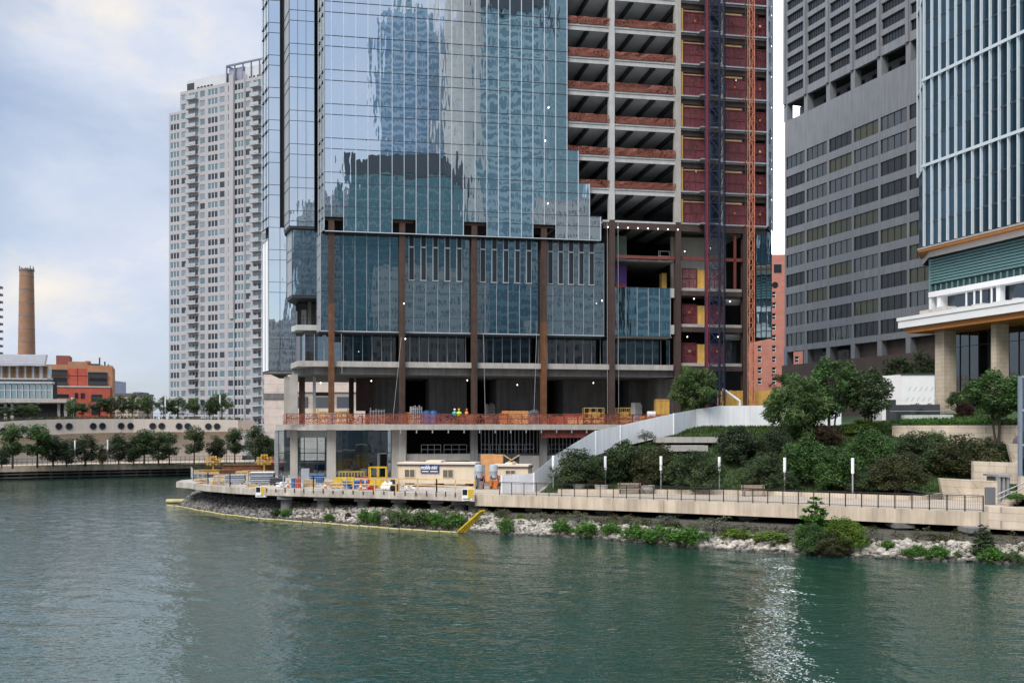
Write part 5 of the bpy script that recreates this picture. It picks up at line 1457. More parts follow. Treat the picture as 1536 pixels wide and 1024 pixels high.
def proto(key, H, base_r, c, rad, rc, k, n, ln, wd, seed, stems=1, droop=0.0, lo=.45, zmin=-1.0, mat=None, top=None):
    cl = crown_clumps(k, c, rad, rc, seed, lo, zmin)
    PROTO[key] = (leaf_mesh('crown', cl, n, ln, wd, seed, droop), limb_mesh('trunk', base_r, top or (c[2]+rad[2]*.45), cl, seed, stems, mat), H, 2*(max(rad[:2])+rc*.5))
proto('round', 7.0, .14, (0,0,4.5), (1.85,1.85,2.2), .56, 58, 5200, .22, .13, 1, lo=.55)
proto('round2', 7.0, .13, (.2,0,4.3), (1.65,1.9,2.4), .54, 56, 5000, .22, .13, 2, lo=.55)
proto('column', 7.0, .12, (0,0,4.0), (1.25,1.25,2.7), .65, 44, 4200, .24, .15, 3)
proto('willow', 6.6, .09, (0,0,3.9), (1.85,1.85,2.15), .50, 84, 10000, .40, .07, 4, stems=3, droop=.55, mat=barkP)
proto('willow2', 6.6, .10, (.2,0,3.5), (2.2,2.0,2.5), .55, 90, 12000, .40, .07, 5, stems=3, droop=.5, mat=barkP)
proto('loose', 6.6, .08, (0,0,4.0), (2.0,2.0,2.0), .48, 70, 8000, .22, .12, 6, stems=3, lo=.55)
proto('shrub', 3.0, .06, (0,0,1.15), (1.6,1.6,1.55), .36, 120, 12000, .13, .07, 7, stems=4, zmin=-.55, top=1.6)
proto('shrub2', 3.0, .06, (.1,0,1.2), (1.8,1.55,1.45), .34, 120, 12000, .13, .07, 8, stems=4, zmin=-.5, top=1.6)
proto('shrub3', 3.0, .06, (0,.1,1.25), (1.5,1.65,1.65), .40, 100, 11000, .16, .095, 9, stems=4, zmin=-.6, top=1.7)
proto('low1', 7.0, .13, (0,0,3.5), (1.8,1.8,3.0), .8, 56, 5200, .27, .16, 21)
proto('low2', 7.0, .13, (.1,0,3.4), (1.7,1.9,3.1), .75, 56, 5200, .27, .16, 22)
proto('tuft', 1.0, .025, (0,0,.38), (.52,.52,.45), .20, 40, 1500, .12, .05, 10, stems=3, zmin=-.4, top=.5)
proto('tuft2', 1.0, .025, (0,0,.35), (.62,.48,.5), .20, 40, 1500, .13, .05, 11, stems=3, zmin=-.4, top=.5)
proto('spire', 3.0, .05, (0,0,1.4), (.55,.55,1.45), .36, 36, 2200, .2, .11, 12, zmin=-.9, top=2.4)
_r = random.Random(12); _cl = []
for _k in range(70):
    _z = .15+2.75*_k/69; _z += _r.uniform(-.2,.15); _z = max(.1,_z); _rr = (.60*max(0,1-_z/3.1)**.55+.04)*_r.uniform(.15,1.1); _a = _r.uniform(0,6.28)
    _cl.append((math.cos(_a)*_rr, math.sin(_a)*_rr, _z, .30*(1-_z/3.6)))
PROTO['spire'] = (leaf_mesh('crown', _cl, 3200, .17, .09, 12), limb_mesh('trunk', .05, 2.6, _cl, 12), 3.0, 1.35)
proto('wisp', 2.0, .025, (0,0,1.0), (.75,.75,.75), .25, 34, 700, .14, .05, 13, stems=5, zmin=-.3, top=1.5)
_n = [0]
def plant(name, label, cat, loc, key, h, wpx_m, leaf, group=None):
    """key: form; h: height in metres; wpx_m: width in metres"""
    cme, tme, H, Wd = PROTO[key]
    _n[0] += 1
    t_ = thing(name, label, cat, loc, (_n[0]*2.399) % 6.283, group)
    sx_ = wpx_m/Wd; sz_ = h/H
    t_.scale = (sx_, sx_, sz_)
    crown = 'crown' if cat == 'tree' else 'foliage'
    for (nm, me) in ((crown, cme), ('trunk' if cat == 'tree' else 'stems', tme)):
        o = bpy.data.objects.new(nm, me); col.objects.link(o); o.parent = t_
        if me is cme:
            if not me.materials: me.materials.append(LF['mid'])
            o.material_slots[0].link = 'OBJECT'; o.material_slots[0].material = LF[leaf]
    return t_
def hillhit(px, py):
    Yv = 82.0
    while Yv < 150:
        X = (px-CX)/F*Yv
        if Yv > prom_back(X)-.5 and zat(py, Yv) <= hill_z(X, Yv)+.02: return Vector((X, Yv, hill_z(X, Yv)))
        Yv += .1
    X = (px-CX)/F*112; return Vector((X, 112, hill_z(X, 112)))
def onhill(name, label, cat, px, ytop, ybot, wpx, key, leaf, group=None, Y=None):
    p = hillhit(px, ybot) if Y is None else Vector(((px-CX)/F*Y, Y, zat(ybot, Y)))
    s = p.y/F
    return plant(name, label, cat, (p.x, p.y, p.z-.05), key, (ybot-ytop)*s*1.02, wpx*s*1.05, leaf, group)
SH = 'shrubs on the park slope'
for a in (
 (870,671,729,86,'shrub','dark','dark shrub at the foot of the slope below the white hoarding'),
 (932,659,722,70,'shrub3','dark','tall dark shrub behind the first promenade bench'),
 (984,662,727,80,'shrub2','olive','olive yellow shrub between the second and third lamp posts'),
 (1043,674,737,84,'shrub','dark','dark layered shrub left of the third lamp post'),
 (1104,638,697,68,'shrub3','black','blackish shrub beside the grey terrace steps'),
 (1165,638,694,72,'shrub2','black','blackish shrub under the large drooping tree'),
 (1146,677,737,80,'shrub','dark','round dark shrub behind the second bench'),
 (1210,652,728,74,'shrub3','green','green upright shrub right of the fourth lamp post'),
 (1254,668,733,76,'shrub3','green','broad blue-green shrub left of the last lamp post'),
 (1304,636,716,84,'shrub2','green','tall green shrub behind the last lamp post'),
 (1346,680,744,100,'shrub2','olive','wide olive shrub right of the last lamp post'),
 (1372,645,705,84,'shrub','dark','dark shrub below the planter wall above the wide olive shrub'),
 (1443,650,716,98,'shrub','olive','dark olive shrub overhanging the stepped stone walls'),
 (1404,643,690,60,'shrub2','mid','mid green shrub under the middle of the planter wall'),
 (1492,652,688,76,'shrub2','dark','low dark shrub at the foot of the multi-stem tree'),
 (1236,636,668,54,'shrub3','brown','brownish low shrub between the drooping tree and green shrubs'),
 (1200,660,706,50,'shrub','mid','narrow feathery shrub under the drooping tree'),
 (968,641,668,34,'wisp','grey','bare greyish twiggy shrub above the dark slope shrubs'),
 (1297,628,652,60,'shrub','lime','yellow-green shrub crown on the crest under the dark round tree'),
 (893,716,735,26,'shrub3','brown','small brown shrub at the promenade edge by the first bench'),
 (963,716,736,30,'shrub3','brown','small brown shrub at the promenade edge by the second lamp'),
 (1180,706,738,46,'shrub2','dark','low dark shrub right beside the fourth lamp post'),
 (1290,706,738,50,'shrub','dark','low dark shrub right beside the last lamp post')):
    px, yt, yb, w, k_, lf, lab = a
    onhill('shrub', lab, 'shrub', px, yt, yb, w, k_, lf, SH)
TP = 'trees of the riverside park'
for a in (
 (1043,543,643,66,'willow','mid',113.0,'feathery green tree with two stems in front of the white hoarding'),
 (1198,548,686,104,'willow2','mid',101.0,'large drooping green tree on the crest of the park slope'),
 (1246,528,668,88,'loose','green',106.0,'tall loose green tree behind the large drooping tree'),
 (1303,543,660,74,'loose','dark',104.0,'dark round tree left of the white wrapped kiosk'),
 (1496,546,660,98,'loose','green',94.0,'multi-stem green tree before the stone columns'),
 (1348,532,620,56,'round','dark',150.0,'dark tree behind the white wrapped kiosk, left of two'),
 (1386,526,620,58,'round2','dark',150.0,'dark tree behind the kiosk, against the canopy column'),
 (1176,558,640,50,'round','mid',140.0,'small tree left behind the drooping tree near the pink building'),
 (1438,584,632,34,'round','dark',112.0,'small dark tree on the plaza before the lobby glass'),
 (1448,603,634,30,'round2','maroon',111.0,'small maroon leaved tree on the plaza planter')):
    px, yt, yb, w, k_, lf, Yv, lab = a
    onhill('park_tree', lab, 'tree', px, yt, yb, w, k_, lf, TP, Yv)
me = leaf_mesh('weeds', WEEDS, 17000, .20, .07, 55, flat=.6); me.materials.append(LF['olive']); o = bpy.data.objects.new('weeds', me); col.objects.link(o)
tag(o, 'dull olive weeds on the shaded soil between the stones and the promenade', 'weeds', kind='stuff')
RS = 'shrubs growing on the river stones'
def onbank(px, ytop, ybot, wpx, key, leaf, lab, f=None):
    s = shore_s(px)
    if f is None:
        f = min([i/40 for i in range(-4,60)], key=lambda q: abs(HY+F*(CZ-bank_pt(s,q).z)/bank_pt(s,q).y-ybot))
    p = bank_pt(s, f); k = p.y/F
    plant('bank_shrub', lab, 'shrub', (p.x, p.y, p.z-.06), key, (ybot-ytop)*k*1.15, wpx*k*1.25, leaf, RS)
for a in (
 (413,761,774,14,'tuft','dark','small dark shrub at the left end of the pale stones'),
 (428,762,775,18,'tuft2','bright','small bright shrub beside the dark one under the deck sign'),
 (494,769,782,16,'tuft','bright','lone round green shrub on the pale stones near the floating boom'),
 (484,752,766,10,'wisp','grey','thin weed on the pale stones under the deck'),
 (519,767,776,9,'tuft','brown','tiny brown weed on the pale stones'),
 (547,763,785,20,'tuft','bright','left end bush of the long green patch behind the boom'),
 (562,764,787,20,'tuft2','bright','second bush of the long green patch, with pointed top'),
 (582,758,786,30,'wisp','grey','pale feathery bush inside the long green patch'),
 (600,764,789,36,'tuft2','mid','wide mid green bush in the long green patch'),
 (628,765,789,34,'tuft','mid','dark mid bush in the long patch below the trailer'),
 (656,768,790,36,'tuft2','bright','bright bush in the long patch below the blue sign'),
 (682,769,791,32,'tuft','bright','right end bush of the long patch beside the yellow chute'),
 (668,757,772,22,'wisp','grey','pale dry weed above the patch by the yellow chute'),
 (755,762,778,12,'wisp','dark','dark weed under the corner of the promenade'),
 (757,776,800,24,'tuft','bright','green shrub right of the yellow chute'),
 (785,769,779,16,'tuft2','lime','yellowish weed on the stones below the first railing posts'),
 (818,768,782,22,'wisp','grey','grey weed on the stones below the first lamp'),
 (842,779,801,30,'tuft','bright','bright low bush left of the wide bank of bushes'),
 (875,766,786,34,'wisp','grey','tall grey-green weeds above the wide bank of bushes'),
 (880,782,805,44,'tuft2','bright','wide bright bush in the middle of the near stones'),
 (918,783,804,30,'tuft','bright','bright bush at the right end of the first wide clump'),
 (956,784,809,34,'tuft','bright','bright bush before the second wide clump'),
 (990,788,816,46,'tuft2','bright','large bright bush at the water line below the third lamp'),
 (1036,790,817,56,'tuft','bright','broad bright bush spilling over the water line'),
 (1018,772,792,34,'wisp','grey','grey weeds behind the large bright bush'),
 (1090,774,800,54,'wisp','grey','wide silvery weeds below the second bench'),
 (1120,792,808,44,'tuft','lime','yellow-green low bush on the stones'),
 (1172,796,812,60,'tuft2','lime','long yellow-green ground bush left of the tall sapling'),
 (1144,782,796,26,'wisp','grey','small grey weeds above the yellow-green bushes'),
 (1238,750,818,44,'spire','bright','tall pointed sapling rising from the big shore bush'),
 (1222,786,828,44,'shrub','green','left part of the big shore bush under the sapling'),
 (1274,776,824,62,'shrub2','lime','bright yellow-green right part of the big shore bush'),
 (1246,800,832,56,'shrub','olive','dull olive front of the big shore bush at the water'),
 (1332,796,812,50,'wisp','grey','grey-green weeds right of the big shore bush'),
 (1350,808,822,20,'tuft','bright','small bright bush below the railing end'),
 (1366,820,834,22,'tuft','bright','first of two small round bushes at the water, the smaller'),
 (1388,816,834,26,'tuft2','bright','second of two small round bushes at the water, the larger'),
 (1410,816,838,30,'tuft','bright','round bush third from the right border at the water'),
 (1442,826,836,12,'tuft','bright','tiny round bush alone on the pale stones at right'),
 (1300,806,818,20,'wisp','brown','dry brown weeds under the promenade edge'),
 (1440,796,812,44,'wisp','olive','dry olive grass in the shadow of the deck at right'),
 (1495,790,830,30,'spire','dark','tall thin weed at the right border'),
 (1492,818,842,34,'tuft','bright','bright bush at the right border below the thin weed'),
 (1524,824,842,24,'tuft','mid','small bush cut by the right border')):
    onbank(*a)
# ------------------------------------------------------------------ promenade furniture
rail = thing('railing', 'dark metal railing with thin balusters along the promenade edge', 'railing', (0,0,2.6))
pp = []
Lp = [0]
for a, c in zip(promE, promE[1:]): Lp.append(Lp[-1]+(c-a).length)
def along(s):
    for i in range(len(promE)-1):
        if s <= Lp[i+1]: return promE[i].lerp(promE[i+1], (s-Lp[i])/(Lp[i+1]-Lp[i]))
    return promE[-1]
s_end = [Lp[i] for i in range(len(promE)) if abs(CX+F*promE[i].x/promE[i].y-1482) < 2][0]-.2
s0 = 2.3; npost = 33; pts = [along(s0+(s_end-s0)*i/npost)+Vector((0,.22,0)) for i in range(npost+1)]
for p in pts:
    m = MB(); m.box(p.x-.035, p.y-.035, 0, p.x+.035, p.y+.035, 1.08); m.build('post', railM, rail)
m = MB(); m2 = MB()
for a, c in zip(pts, pts[1:]):
    m.bar((a.x,a.y,1.08),(c.x,c.y,1.08),.05)
    for z, w in ((.12,.035),(.98,.03)): m2.bar((a.x,a.y,z),(c.x,c.y,z),w)
    for j in range(1, 10):
        q = a.lerp(c, j/10); m2.bar((q.x,q.y,.12),(q.x,q.y,.98),.012)
m.build('handrail', railM, rail); m2.build('balusters', railM, rail)
rail2 = None
lampW = emit('lamp_diffuser', (0.95,0.97,1.0), 0.55)
def lamp(px, ytop, ybot, lab, Y=None, group='promenade lamp posts', z0=2.6):
    if Y is None: p = gnd(px, ybot, z0)
    else: p = at(px, Y, z0)
    H = zat(ytop, p.y)-z0
    t_ = thing('lamp_post', lab, 'lamp post', (p.x, p.y, z0), 0, group)
    m = MB(); m.lathe((0,0,0), [(.13,0),(.13,.05),(.075,.08),(.065,H*.62)], 10); m.build('pole', galv, t_)
    m = MB(); m.lathe((0,0,0), [(.10,H*.6),(.125,H*.62),(.125,H-.06),(.11,H)], 12); m.build('lamp_head', white, t_)
    return t_
for px, yt, yb, lab in ((830,683,737,'lamp post standing against the white hoarding, first from the trailer'), (908,684,736.5,'lamp post just left of the first bench'), (991.5,684,738,'lamp post in front of the olive yellow shrub'), (1079,685,739.5,'lamp post right of the dark layered shrub'), (1177,686,742.5,'lamp post right of the second bench'), (1279,686.5,746,'last tall lamp post in front of the big green shrubs')):
    lamp(px, yt, yb, lab)
wood = pm('weathered_bench_wood', (.30,.24,.19), .8, .2, 3.0)
def bench(px, yb, lab):
    p = gnd(px, yb, 2.6); t_ = thing('park_bench', lab, 'bench', (p.x, p.y, 2.6), 0.06, 'benches on the promenade')
    m = MB()
    for i in range(4): m.box(-1.0, -.25+i*.13, .42, 1.0, -.14+i*.13, .47)
    m.build('seat', wood, t_)
    m = MB()
    for i in range(3): m.box(-1.0, .30+i*.02, .56+i*.13, 1.0, .34+i*.02, .66+i*.13)
    m.build('backrest', wood, t_)
    for x in (-.85, .85):
        m = MB(); m.box(x-.03,-.25,0,x+.03,-.2,.42); m.box(x-.03,.25,0,x+.03,.3,.95); m.box(x-.03,-.25,.38,x+.03,.3,.418); m.build('leg', railM, t_)
bench(945, 740.5, 'wooden bench below the tall dark shrub, left of two on the promenade'); bench(1131, 744, 'wooden bench below the round dark shrub, right of two')
for i, (px, yb, lab) in enumerate(((902,739,'round concrete planter left of the first bench'), (972,740,'round concrete planter right of the first bench'), (869,737.5,'small round planter beneath the first slope shrub'))):
    p = gnd(px, yb, 2.6); t_ = thing('planter', lab, 'planter', (p.x,p.y,2.6)); m = MB(); m.lathe((0,0,0), [(.3,0),(.55,.35),(.6,.7),(.5,.72),(.48,.6)], 16); m.build('bowl', conc, t_)
# kerb wall at the back of the promenade
m = MB()
for i in range(24):
    xa, xb = 4+i*1.6, 5.6+i*1.6
    m.prism([(xa,prom_back(xa)-.25),(xb,prom_back(xb)-.25),(xb,prom_back(xb)),(xa,prom_back(xa))], 2.5, 2.95)
tag(m.build('kerb_wall', beigeS), 'low beige kerb wall between the promenade paving and the grass slope', 'wall')
# white hoarding
hp_ = [(752,740,713,86.0,2.6),(800,738,709.5,89.0,2.6),(830,715,684.5,92.5,None),(893,679,646,98.5,None),(930,667,638,101.5,None),(1010,648,620,107,None),(1045,642.5,613.5,112,None),(1080,642,608.5,113.5,None),(1172,642,607.5,116.5,None),(1262,644,607,119,None)]
ho = thing('site_hoarding', 'long white painted hoarding stepping up the slope round the building site', 'fence', (0,0,0))
for k in range(len(hp_)-1):
    a, c = hp_[k], hp_[k+1]
    n_ = max(1, round(abs(at(a[0],a[3]).x-at(c[0],c[3]).x)/2.4))
    m = MB()
    for i in range(n_):
        f0, f1 = i/n_, (i+1)/n_
        def pt(f):
            Yv = a[3]+(c[3]-a[3])*f; px = a[0]+(c[0]-a[0])*f
            zb0 = a[4] if a[4] else zat(a[1],a[3]); zb1_ = c[4] if c[4] else zat(c[1],c[3])
            zt0_, zt1_ = zat(a[2],a[3]), zat(c[2],c[3])
            q = at(px, Yv); return q, zb0+(zb1_-zb0)*f, zt0_+(zt1_-zt0_)*f
        (p0,b0,t0_),(p1,b1,t1_) = pt(f0), pt(f1)
        g_ = .006/max(.1,(p1-p0).length)
        p1_ = p1.lerp(p0, g_)
        th = Vector((0,.12,0)); b0 -= .25; b1 -= .25
        v_ = [(p0.x,p0.y,b0),(p1_.x,p1_.y,b1),(p1_.x,p1_.y,t1_),(p0.x,p0.y,t0_)]
        w_ = [(x,y+.12,z) for x,y,z in v_]
        m.face(v_); m.face(list(reversed(w_)))
        for j in range(4): m.face([v_[(j+1)%4], v_[j], w_[j], w_[(j+1)%4]])
    m.build('panel', whiteH, ho)
    q, b0, t0_ = at(a[0],a[3]), zat(a[1],a[3]), zat(a[2],a[3])
    m = MB(); m.box(q.x-.03,q.y-.03,b0-.3,q.x+.09,q.y+.14,t0_+.04); m.build('post', white, ho)
p = at(778, 87.5); m = MB(); m.box(p.x-.35, p.y-.08-.5, 3.25, p.x+.35, p.y-.6, 3.75); 
# grey terrace steps in the slope
m = MB()
for (pa, pb, y, Yv) in ((985,1078,655.5,101),(998,1062,668,97)):
    a, c = at(pa,Yv), at(pb,Yv); z = zat(y,Yv); m.box(a.x, Yv, z-.55, c.x, Yv+2.4, z)
setting(m.build('terrace_steps', conc))
# stone planter wall along the plaza edge, glass guard and stone seat
m = MB(); pa_, pb_ = at(1338,104), at(1545,92)
m.prism([(pa_.x,pa_.y),(pb_.x,pb_.y),(pb_.x+.6,pb_.y+.5),(pa_.x+.6,pa_.y+.5)], zat(655,104)-.6, zat(638,104)); tag(m.build('planter_wall', beigeS), 'long low beige stone planter wall along the plaza edge', 'wall')
m = MB(); m.prism([(pa_.x+.7,pa_.y+.6),(pb_.x+.7,pb_.y+.6),(pb_.x+2.5,pb_.y+2.2),(pa_.x+2.5,pa_.y+2.2)], 7.5, zat(637,104)); m.build('planting_bed', soil)
bpy.data.objects['planting_bed']['kind'] = 'structure'
hd = []
for i in range(26):
    f = (i+.5)/26; q = pa_.lerp(pb_, f); hd.append((q.x+1.4, q.y+1.2, zat(634,100)+random.uniform(-.05,.15), .5))
me = leaf_mesh('hedge', hd, 5200, .16, .10, 77); me.materials.append(LF['bright']); o = bpy.data.objects.new('hedge', me); col.objects.link(o)
tag(o, 'low bright green hedge in the stone planter on the plaza edge', 'hedge')
m = MB(); q0, q1 = at(1357,112), at(1430,110); m.prism([(q0.x,q0.y),(q1.x,q1.y),(q1.x,q1.y+1),(q0.x,q0.y+1)], 8.2, zat(622,111)); tag(m.build('stone_seat', pm('white_marble',(.62,.6,.57),.6,.2,.6)), 'pale marble seat block on the plaza before the white kiosk', 'seat')
gp_ = thing('glass_guard', 'clear glass guard with thin rail along the raised plaza', 'railing', (0,0,0))
m = MB(); q0, q1 = at(1335,110), at(1432,108.5); z0_ = zat(633,110)
for i in range(6):
    a, c = q0.lerp(q1,i/6), q0.lerp(q1,(i+.96)/6); m.face([(a.x,a.y,z0_),(c.x,c.y,z0_),(c.x,c.y,z0_+1.2),(a.x,a.y,z0_+1.2)])
m.build('glass_panel', clear_glass('guard_glass',(.75,.82,.82),.12), gp_)
m = MB(); m.bar((q0.x,q0.y,z0_+1.22),(q1.x,q1.y,z0_+1.22),.06); m.build('handrail', galv, gp_)
m = MB(); q0, q1 = at(1332,114), at(1410,112); m.prism([(q0.x,q0.y),(q1.x,q1.y),(q1.x,q1.y+.3),(q0.x,q0.y+.3)], 8.2, zat(607,114)); tag(m.build('dark_fence', darkM), 'dark low fence screen below the white wrapped kiosk', 'fence')
for k, (px, w, lf, lab) in enumerate(((1376,26,'brown','brown grassy bush on the plaza beside the kiosk'), (1394,20,'maroon','maroon bush on the plaza beside the stone column'))):
    p = at(px, 113.5); plant('plaza_shrub', lab, 'shrub', (p.x,p.y,zat(620,113.5)-.3), 'tuft2', 1.6, w*113/F, lf)
# white wrapped kiosk
kq = Frame(1331, 122, 1.0, -.12); ki = thing('wrapped_kiosk', 'white house-wrapped kiosk box with flat dark roof edge behind the park trees', 'kiosk', kq.loc(0), kq.rot)
k1, k2 = kq.u(1352), kq.u(1402); zk0, zk1 = 8.2, zat(562,122)
wrapM = pm('house_wrap', (.70,.70,.70), .6, .06, .8)
m = MB(); m.box(k1, 0, zk0, k2, 8, zk1); m.prism([(k1-1.75,2.2),(k1-.002,.0),(k1-.002,8),(k1-1.75,8)], zk0, zk1-.01); m.build('wall', wrapM, ki)
m = MB(); m.box(k1-.1,-.12,zk1,k2,8.1,zk1+.18); m.build('roof_edge', darkM, ki)
m = MB()
for r_ in range(4):
    for c_ in range(6):
        x = k1+.5+c_*.65+(r_%2)*.3; z = zk0+.9+r_*1.25
        m.face([(x,-.012,z),(x+.07,-.012,z-.06),(x+.38,-.012,z+.44),(x+.31,-.012,z+.5)])
m.build('printed_marks', pm('grey_print',(.42,.43,.46),.7,.05,1), ki)
m = MB(); m.box(k1-1.4,.6,zk0,k1-.4,2.0,zk0+3.6); m.build('door', darkM, ki)
# stepped stone walls, stair and lift shaft at the right border
def stonewall(pa, pb, ytop, ybot, Ya, Yb, lab, th=.6, slope=0):
    a, c = at(pa,Ya), at(pb,Yb); Ym = (Ya+Yb)/2; m = MB()
    v = [(a.x+slope,a.y,zat(ybot,Ya)),(c.x,c.y,zat(ybot,Ya)),(c.x,c.y,zat(ytop,Ya)),(a.x,a.y,zat(ytop,Ya))]
    w_ = [(x+.1,y+th,z) for x,y,z in v]
    m.face(v); m.face(list(reversed(w_)))
    for j in range(4): m.face([v[(j+1)%4], v[j], w_[j], w_[(j+1)%4]])
    tag(m.build('stone_wall', beigeS), lab, 'wall', 'stepped stone walls')
stonewall(1409, 1497, 717, 752, 79.5, 75, 'lowest stepped beige stone wall beside the end of the railing', slope=.4)
stonewall(1460, 1560, 691.5, 722, 82, 76.5, 'middle stepped beige stone wall above the stair door')
stonewall(1512, 1575, 665.5, 694, 85, 81.5, 'topmost stepped beige stone wall beside the lift shaft', slope=.4)
stonewall(1531, 1580, 714, 760, 73.5, 71, 'short beige stone wall under the lift shaft at the right border')
p = gnd(1482, 768, 2.6); q = gnd(1640, 775, 2.6)
m = MB(); m.prism([(p.x,p.y-.06),(q.x,q.y-.06),(q.x,q.y+.5),(p.x,p.y+.5)], 1.5, 3.0); tag(m.build('stone_wall', beigeS), 'low stained stone parapet continuing the promenade at the right border', 'wall', 'stepped stone walls')
q = at(1514, 84); m = MB(); m.lathe((q.x+1.9,q.y+.9,zat(666,84)), [(1.1,0),(1.0,.4),(.6,.9),(.1,1.1)], 20); tag(m.build('dark_dome', pm('plum_dome',(.10,.07,.085),.7,.15,1)), 'dark plum rounded cover on top of the uppermost stone wall', 'cover')
lf_ = thing('lift_shaft', 'blue-grey glass lift shaft standing at the right border of the photo', 'lift', (0,0,0))
a = at(1530,74.5); m = MB(); m.prism([(a.x,a.y),(a.x+3.2,a.y-1.2),(a.x+4.7,a.y+1.8),(a.x+1.6,a.y+3)], 2.6, zat(566,74.5)); m.build('shaft_glass', glassDk, lf_)
m = MB()
for x, y in ((0,0), (3.2,-1.2)): m.box(a.x+x-.12, a.y+y-.12, 2.6, a.x+x+.12, a.y+y+.12, zat(564,74.5))
for z in (4.4, 7, 9.6, zat(565,74.5)): m.bar((a.x+.1,a.y-.06,z),(a.x+3.1,a.y-1.2,z),.16)
m.build('frame', pm('blue_grey_steel',(.22,.27,.33),.5,.1,1,metal=.3), lf_)
st = thing('stair_doorway', 'recessed glass stair doorway with sloping steel handrails by the stone walls', 'stairs', (0,0,0))
a, c = at(1495,75.2), at(1531,73.6)
m = MB(); m.box(a.x,a.y-.3,zat(715,75),c.x,a.y+2.2,zat(712,75)); m.box(a.x-.02,a.y-.2,2.6,a.x+.2,a.y+.1,zat(715,75)-.003); m.build('door_frame', galv, st)
m = MB(); m.box(a.x+.2,a.y,2.6,c.x,a.y+2,zat(716,75)); m.build('recess', pm('stair_recess',(.16,.13,.10),.8,.2,1), st)
for px in (1501, 1507.5, 1514):
    m = MB(); q = at(px,74.9); m.box(q.x-.09,a.y-.12,2.6,q.x+.09,a.y-.02,zat(716,75)); m.build('glass_mullion', galv, st)
for dz in (0, .35):
    m = MB(); p0, p1 = at(1497,73), at(1545,71.5); m.tube((p0.x,p0.y,zat(748,73)+dz),(p1.x,p1.y,zat(727,71.5)+dz),.04,n=6); m.build('handrail', galv, st)
for k in range(6):
    m = MB(); q = at(1511+6*k, 72.6); m.box(q.x,72.3,2.6,q.x+1.2,74,2.75+.17*k); m.build('step', beigeS, st)
q = at(1486.5, 73.5); m = MB(); m.box(q.x-.35,q.y,2.6,q.x+.35,q.y+.3,3.9); tag(m.build('utility_cabinet', pm('grey_cabinet',(.12,.13,.14),.5,.1,1), bevel=.03), 'dark grey utility cabinet at the end of the railing', 'cabinet')
q = at(1526, 71.8); plant('bank_shrub', 'low green patch on the stone parapet at the right border', 'shrub', (q.x,q.y,2.95), 'tuft', .7, 1.8, 'bright', RS)
# timber screen fence behind the hoarding
m = MB(); a, c = at(1076,121.5), at(1184,121.5); n_ = 30
for i in range(n_):
    x0 = a.x+(c.x-a.x)*i/n_; x1 = a.x+(c.x-a.x)*(i+.94)/n_; m.box(x0, 121.5, 7, x1, 121.6, zat(585.5,121.5)+random.uniform(-.05,.05))
tag(m.build('timber_screen', plyY), 'yellow timber screen fence behind the white hoarding by the hoist', 'fence')
m = MB(); a, c = at(1084,119.5), at(1110,119.5); m.tube((a.x,119.5,zat(583,119.5)),(c.x,119.5,zat(602,119.5)),.16,n=8); m.tube((c.x,119.5,zat(602,119.5)),(c.x,119.5,8.2),.14,n=8)
tag(m.build('chute_pipe', white), 'white slanting pipe beside the hoist above the hoarding', 'pipe')
# ------------------------------------------------------------------ far bank of the river
fe = [((px-CX)/F*(6.0*F/(y-HY)), 6.0*F/(y-HY)) for px, y in ((-160,705),(0,698.6),(150,696),(290,693.7),(440,692))]
m = MB(); m.prism(fe+[(x+1,y+14) for x,y in reversed(fe)], 1.2, 2.2)
setting(m.build('far_promenade', beige), 'pale far-bank promenade deck above dark piles')
tw = thing('timber_fender', 'dark timber fender and piles under the far promenade', 'fender', (0,0,0))
for i in range(28):
    f = i/27*(len(fe)-1); k = min(int(f), len(fe)-2); f -= k; x = fe[k][0]+(fe[k+1][0]-fe[k][0])*f; y = fe[k][1]+(fe[k+1][1]-fe[k][1])*f
    m = MB(); m.tube((x,y+.6,-.5),(x,y+.6,1.2),.28,n=7); m.build('pile', darkM, tw)
for z in (.25, .8):
    m = MB()
    for (a, c) in zip(fe, fe[1:]): m.bar((a[0],a[1]+.15,z),(c[0],c[1]+.15,z),.22)
    m.build('timber_rail', pm('weathered_fender' if z < .5 else 'weathered_fender_pale',(.10,.095,.09),.9,.2,1), tw)
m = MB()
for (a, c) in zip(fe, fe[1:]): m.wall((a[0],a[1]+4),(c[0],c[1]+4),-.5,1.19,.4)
tag(m.build('retaining_wall', black), 'river wall painted black for the shadow under the far promenade', 'wall')  # black colour stands in for the shade under this deck
fr = thing('railing', 'thin dark railing along the far-bank promenade', 'railing', (0,0,2.2))
m = MB(); 
for (a, c) in zip(fe, fe[1:]):
    for z in (.6,1.1): m.bar((a[0],a[1]+.4,z),(c[0],c[1]+.4,z),.05)
    n_ = 20
    for i in range(n_): x = a[0]+(c[0]-a[0])*i/n_; y = a[1]+(c[1]-a[1])*i/n_+.4; m.bar((x,y,0),(x,y,1.1),.05)
m.build('rail', railM, fr)
cw = [(-90,159,635,662),(0,166,632.3,656.5),(40,169,630,654.5),(70,171.5,629,652.5),(100,174,628.4,650.5),(150,178,628,649),(200,182,628,648.2),(280,186,628.6,647.5),(357,189,629.6,647)]
ud = thing('porthole_deck', 'curved pale upper deck wall pierced by pairs of round portholes', 'wall', (0,0,0))
P3 = [(at(p,Y), zat(t_,Y), zat(b_,Y)) for p,Y,t_,b_ in cw]
m = MB()
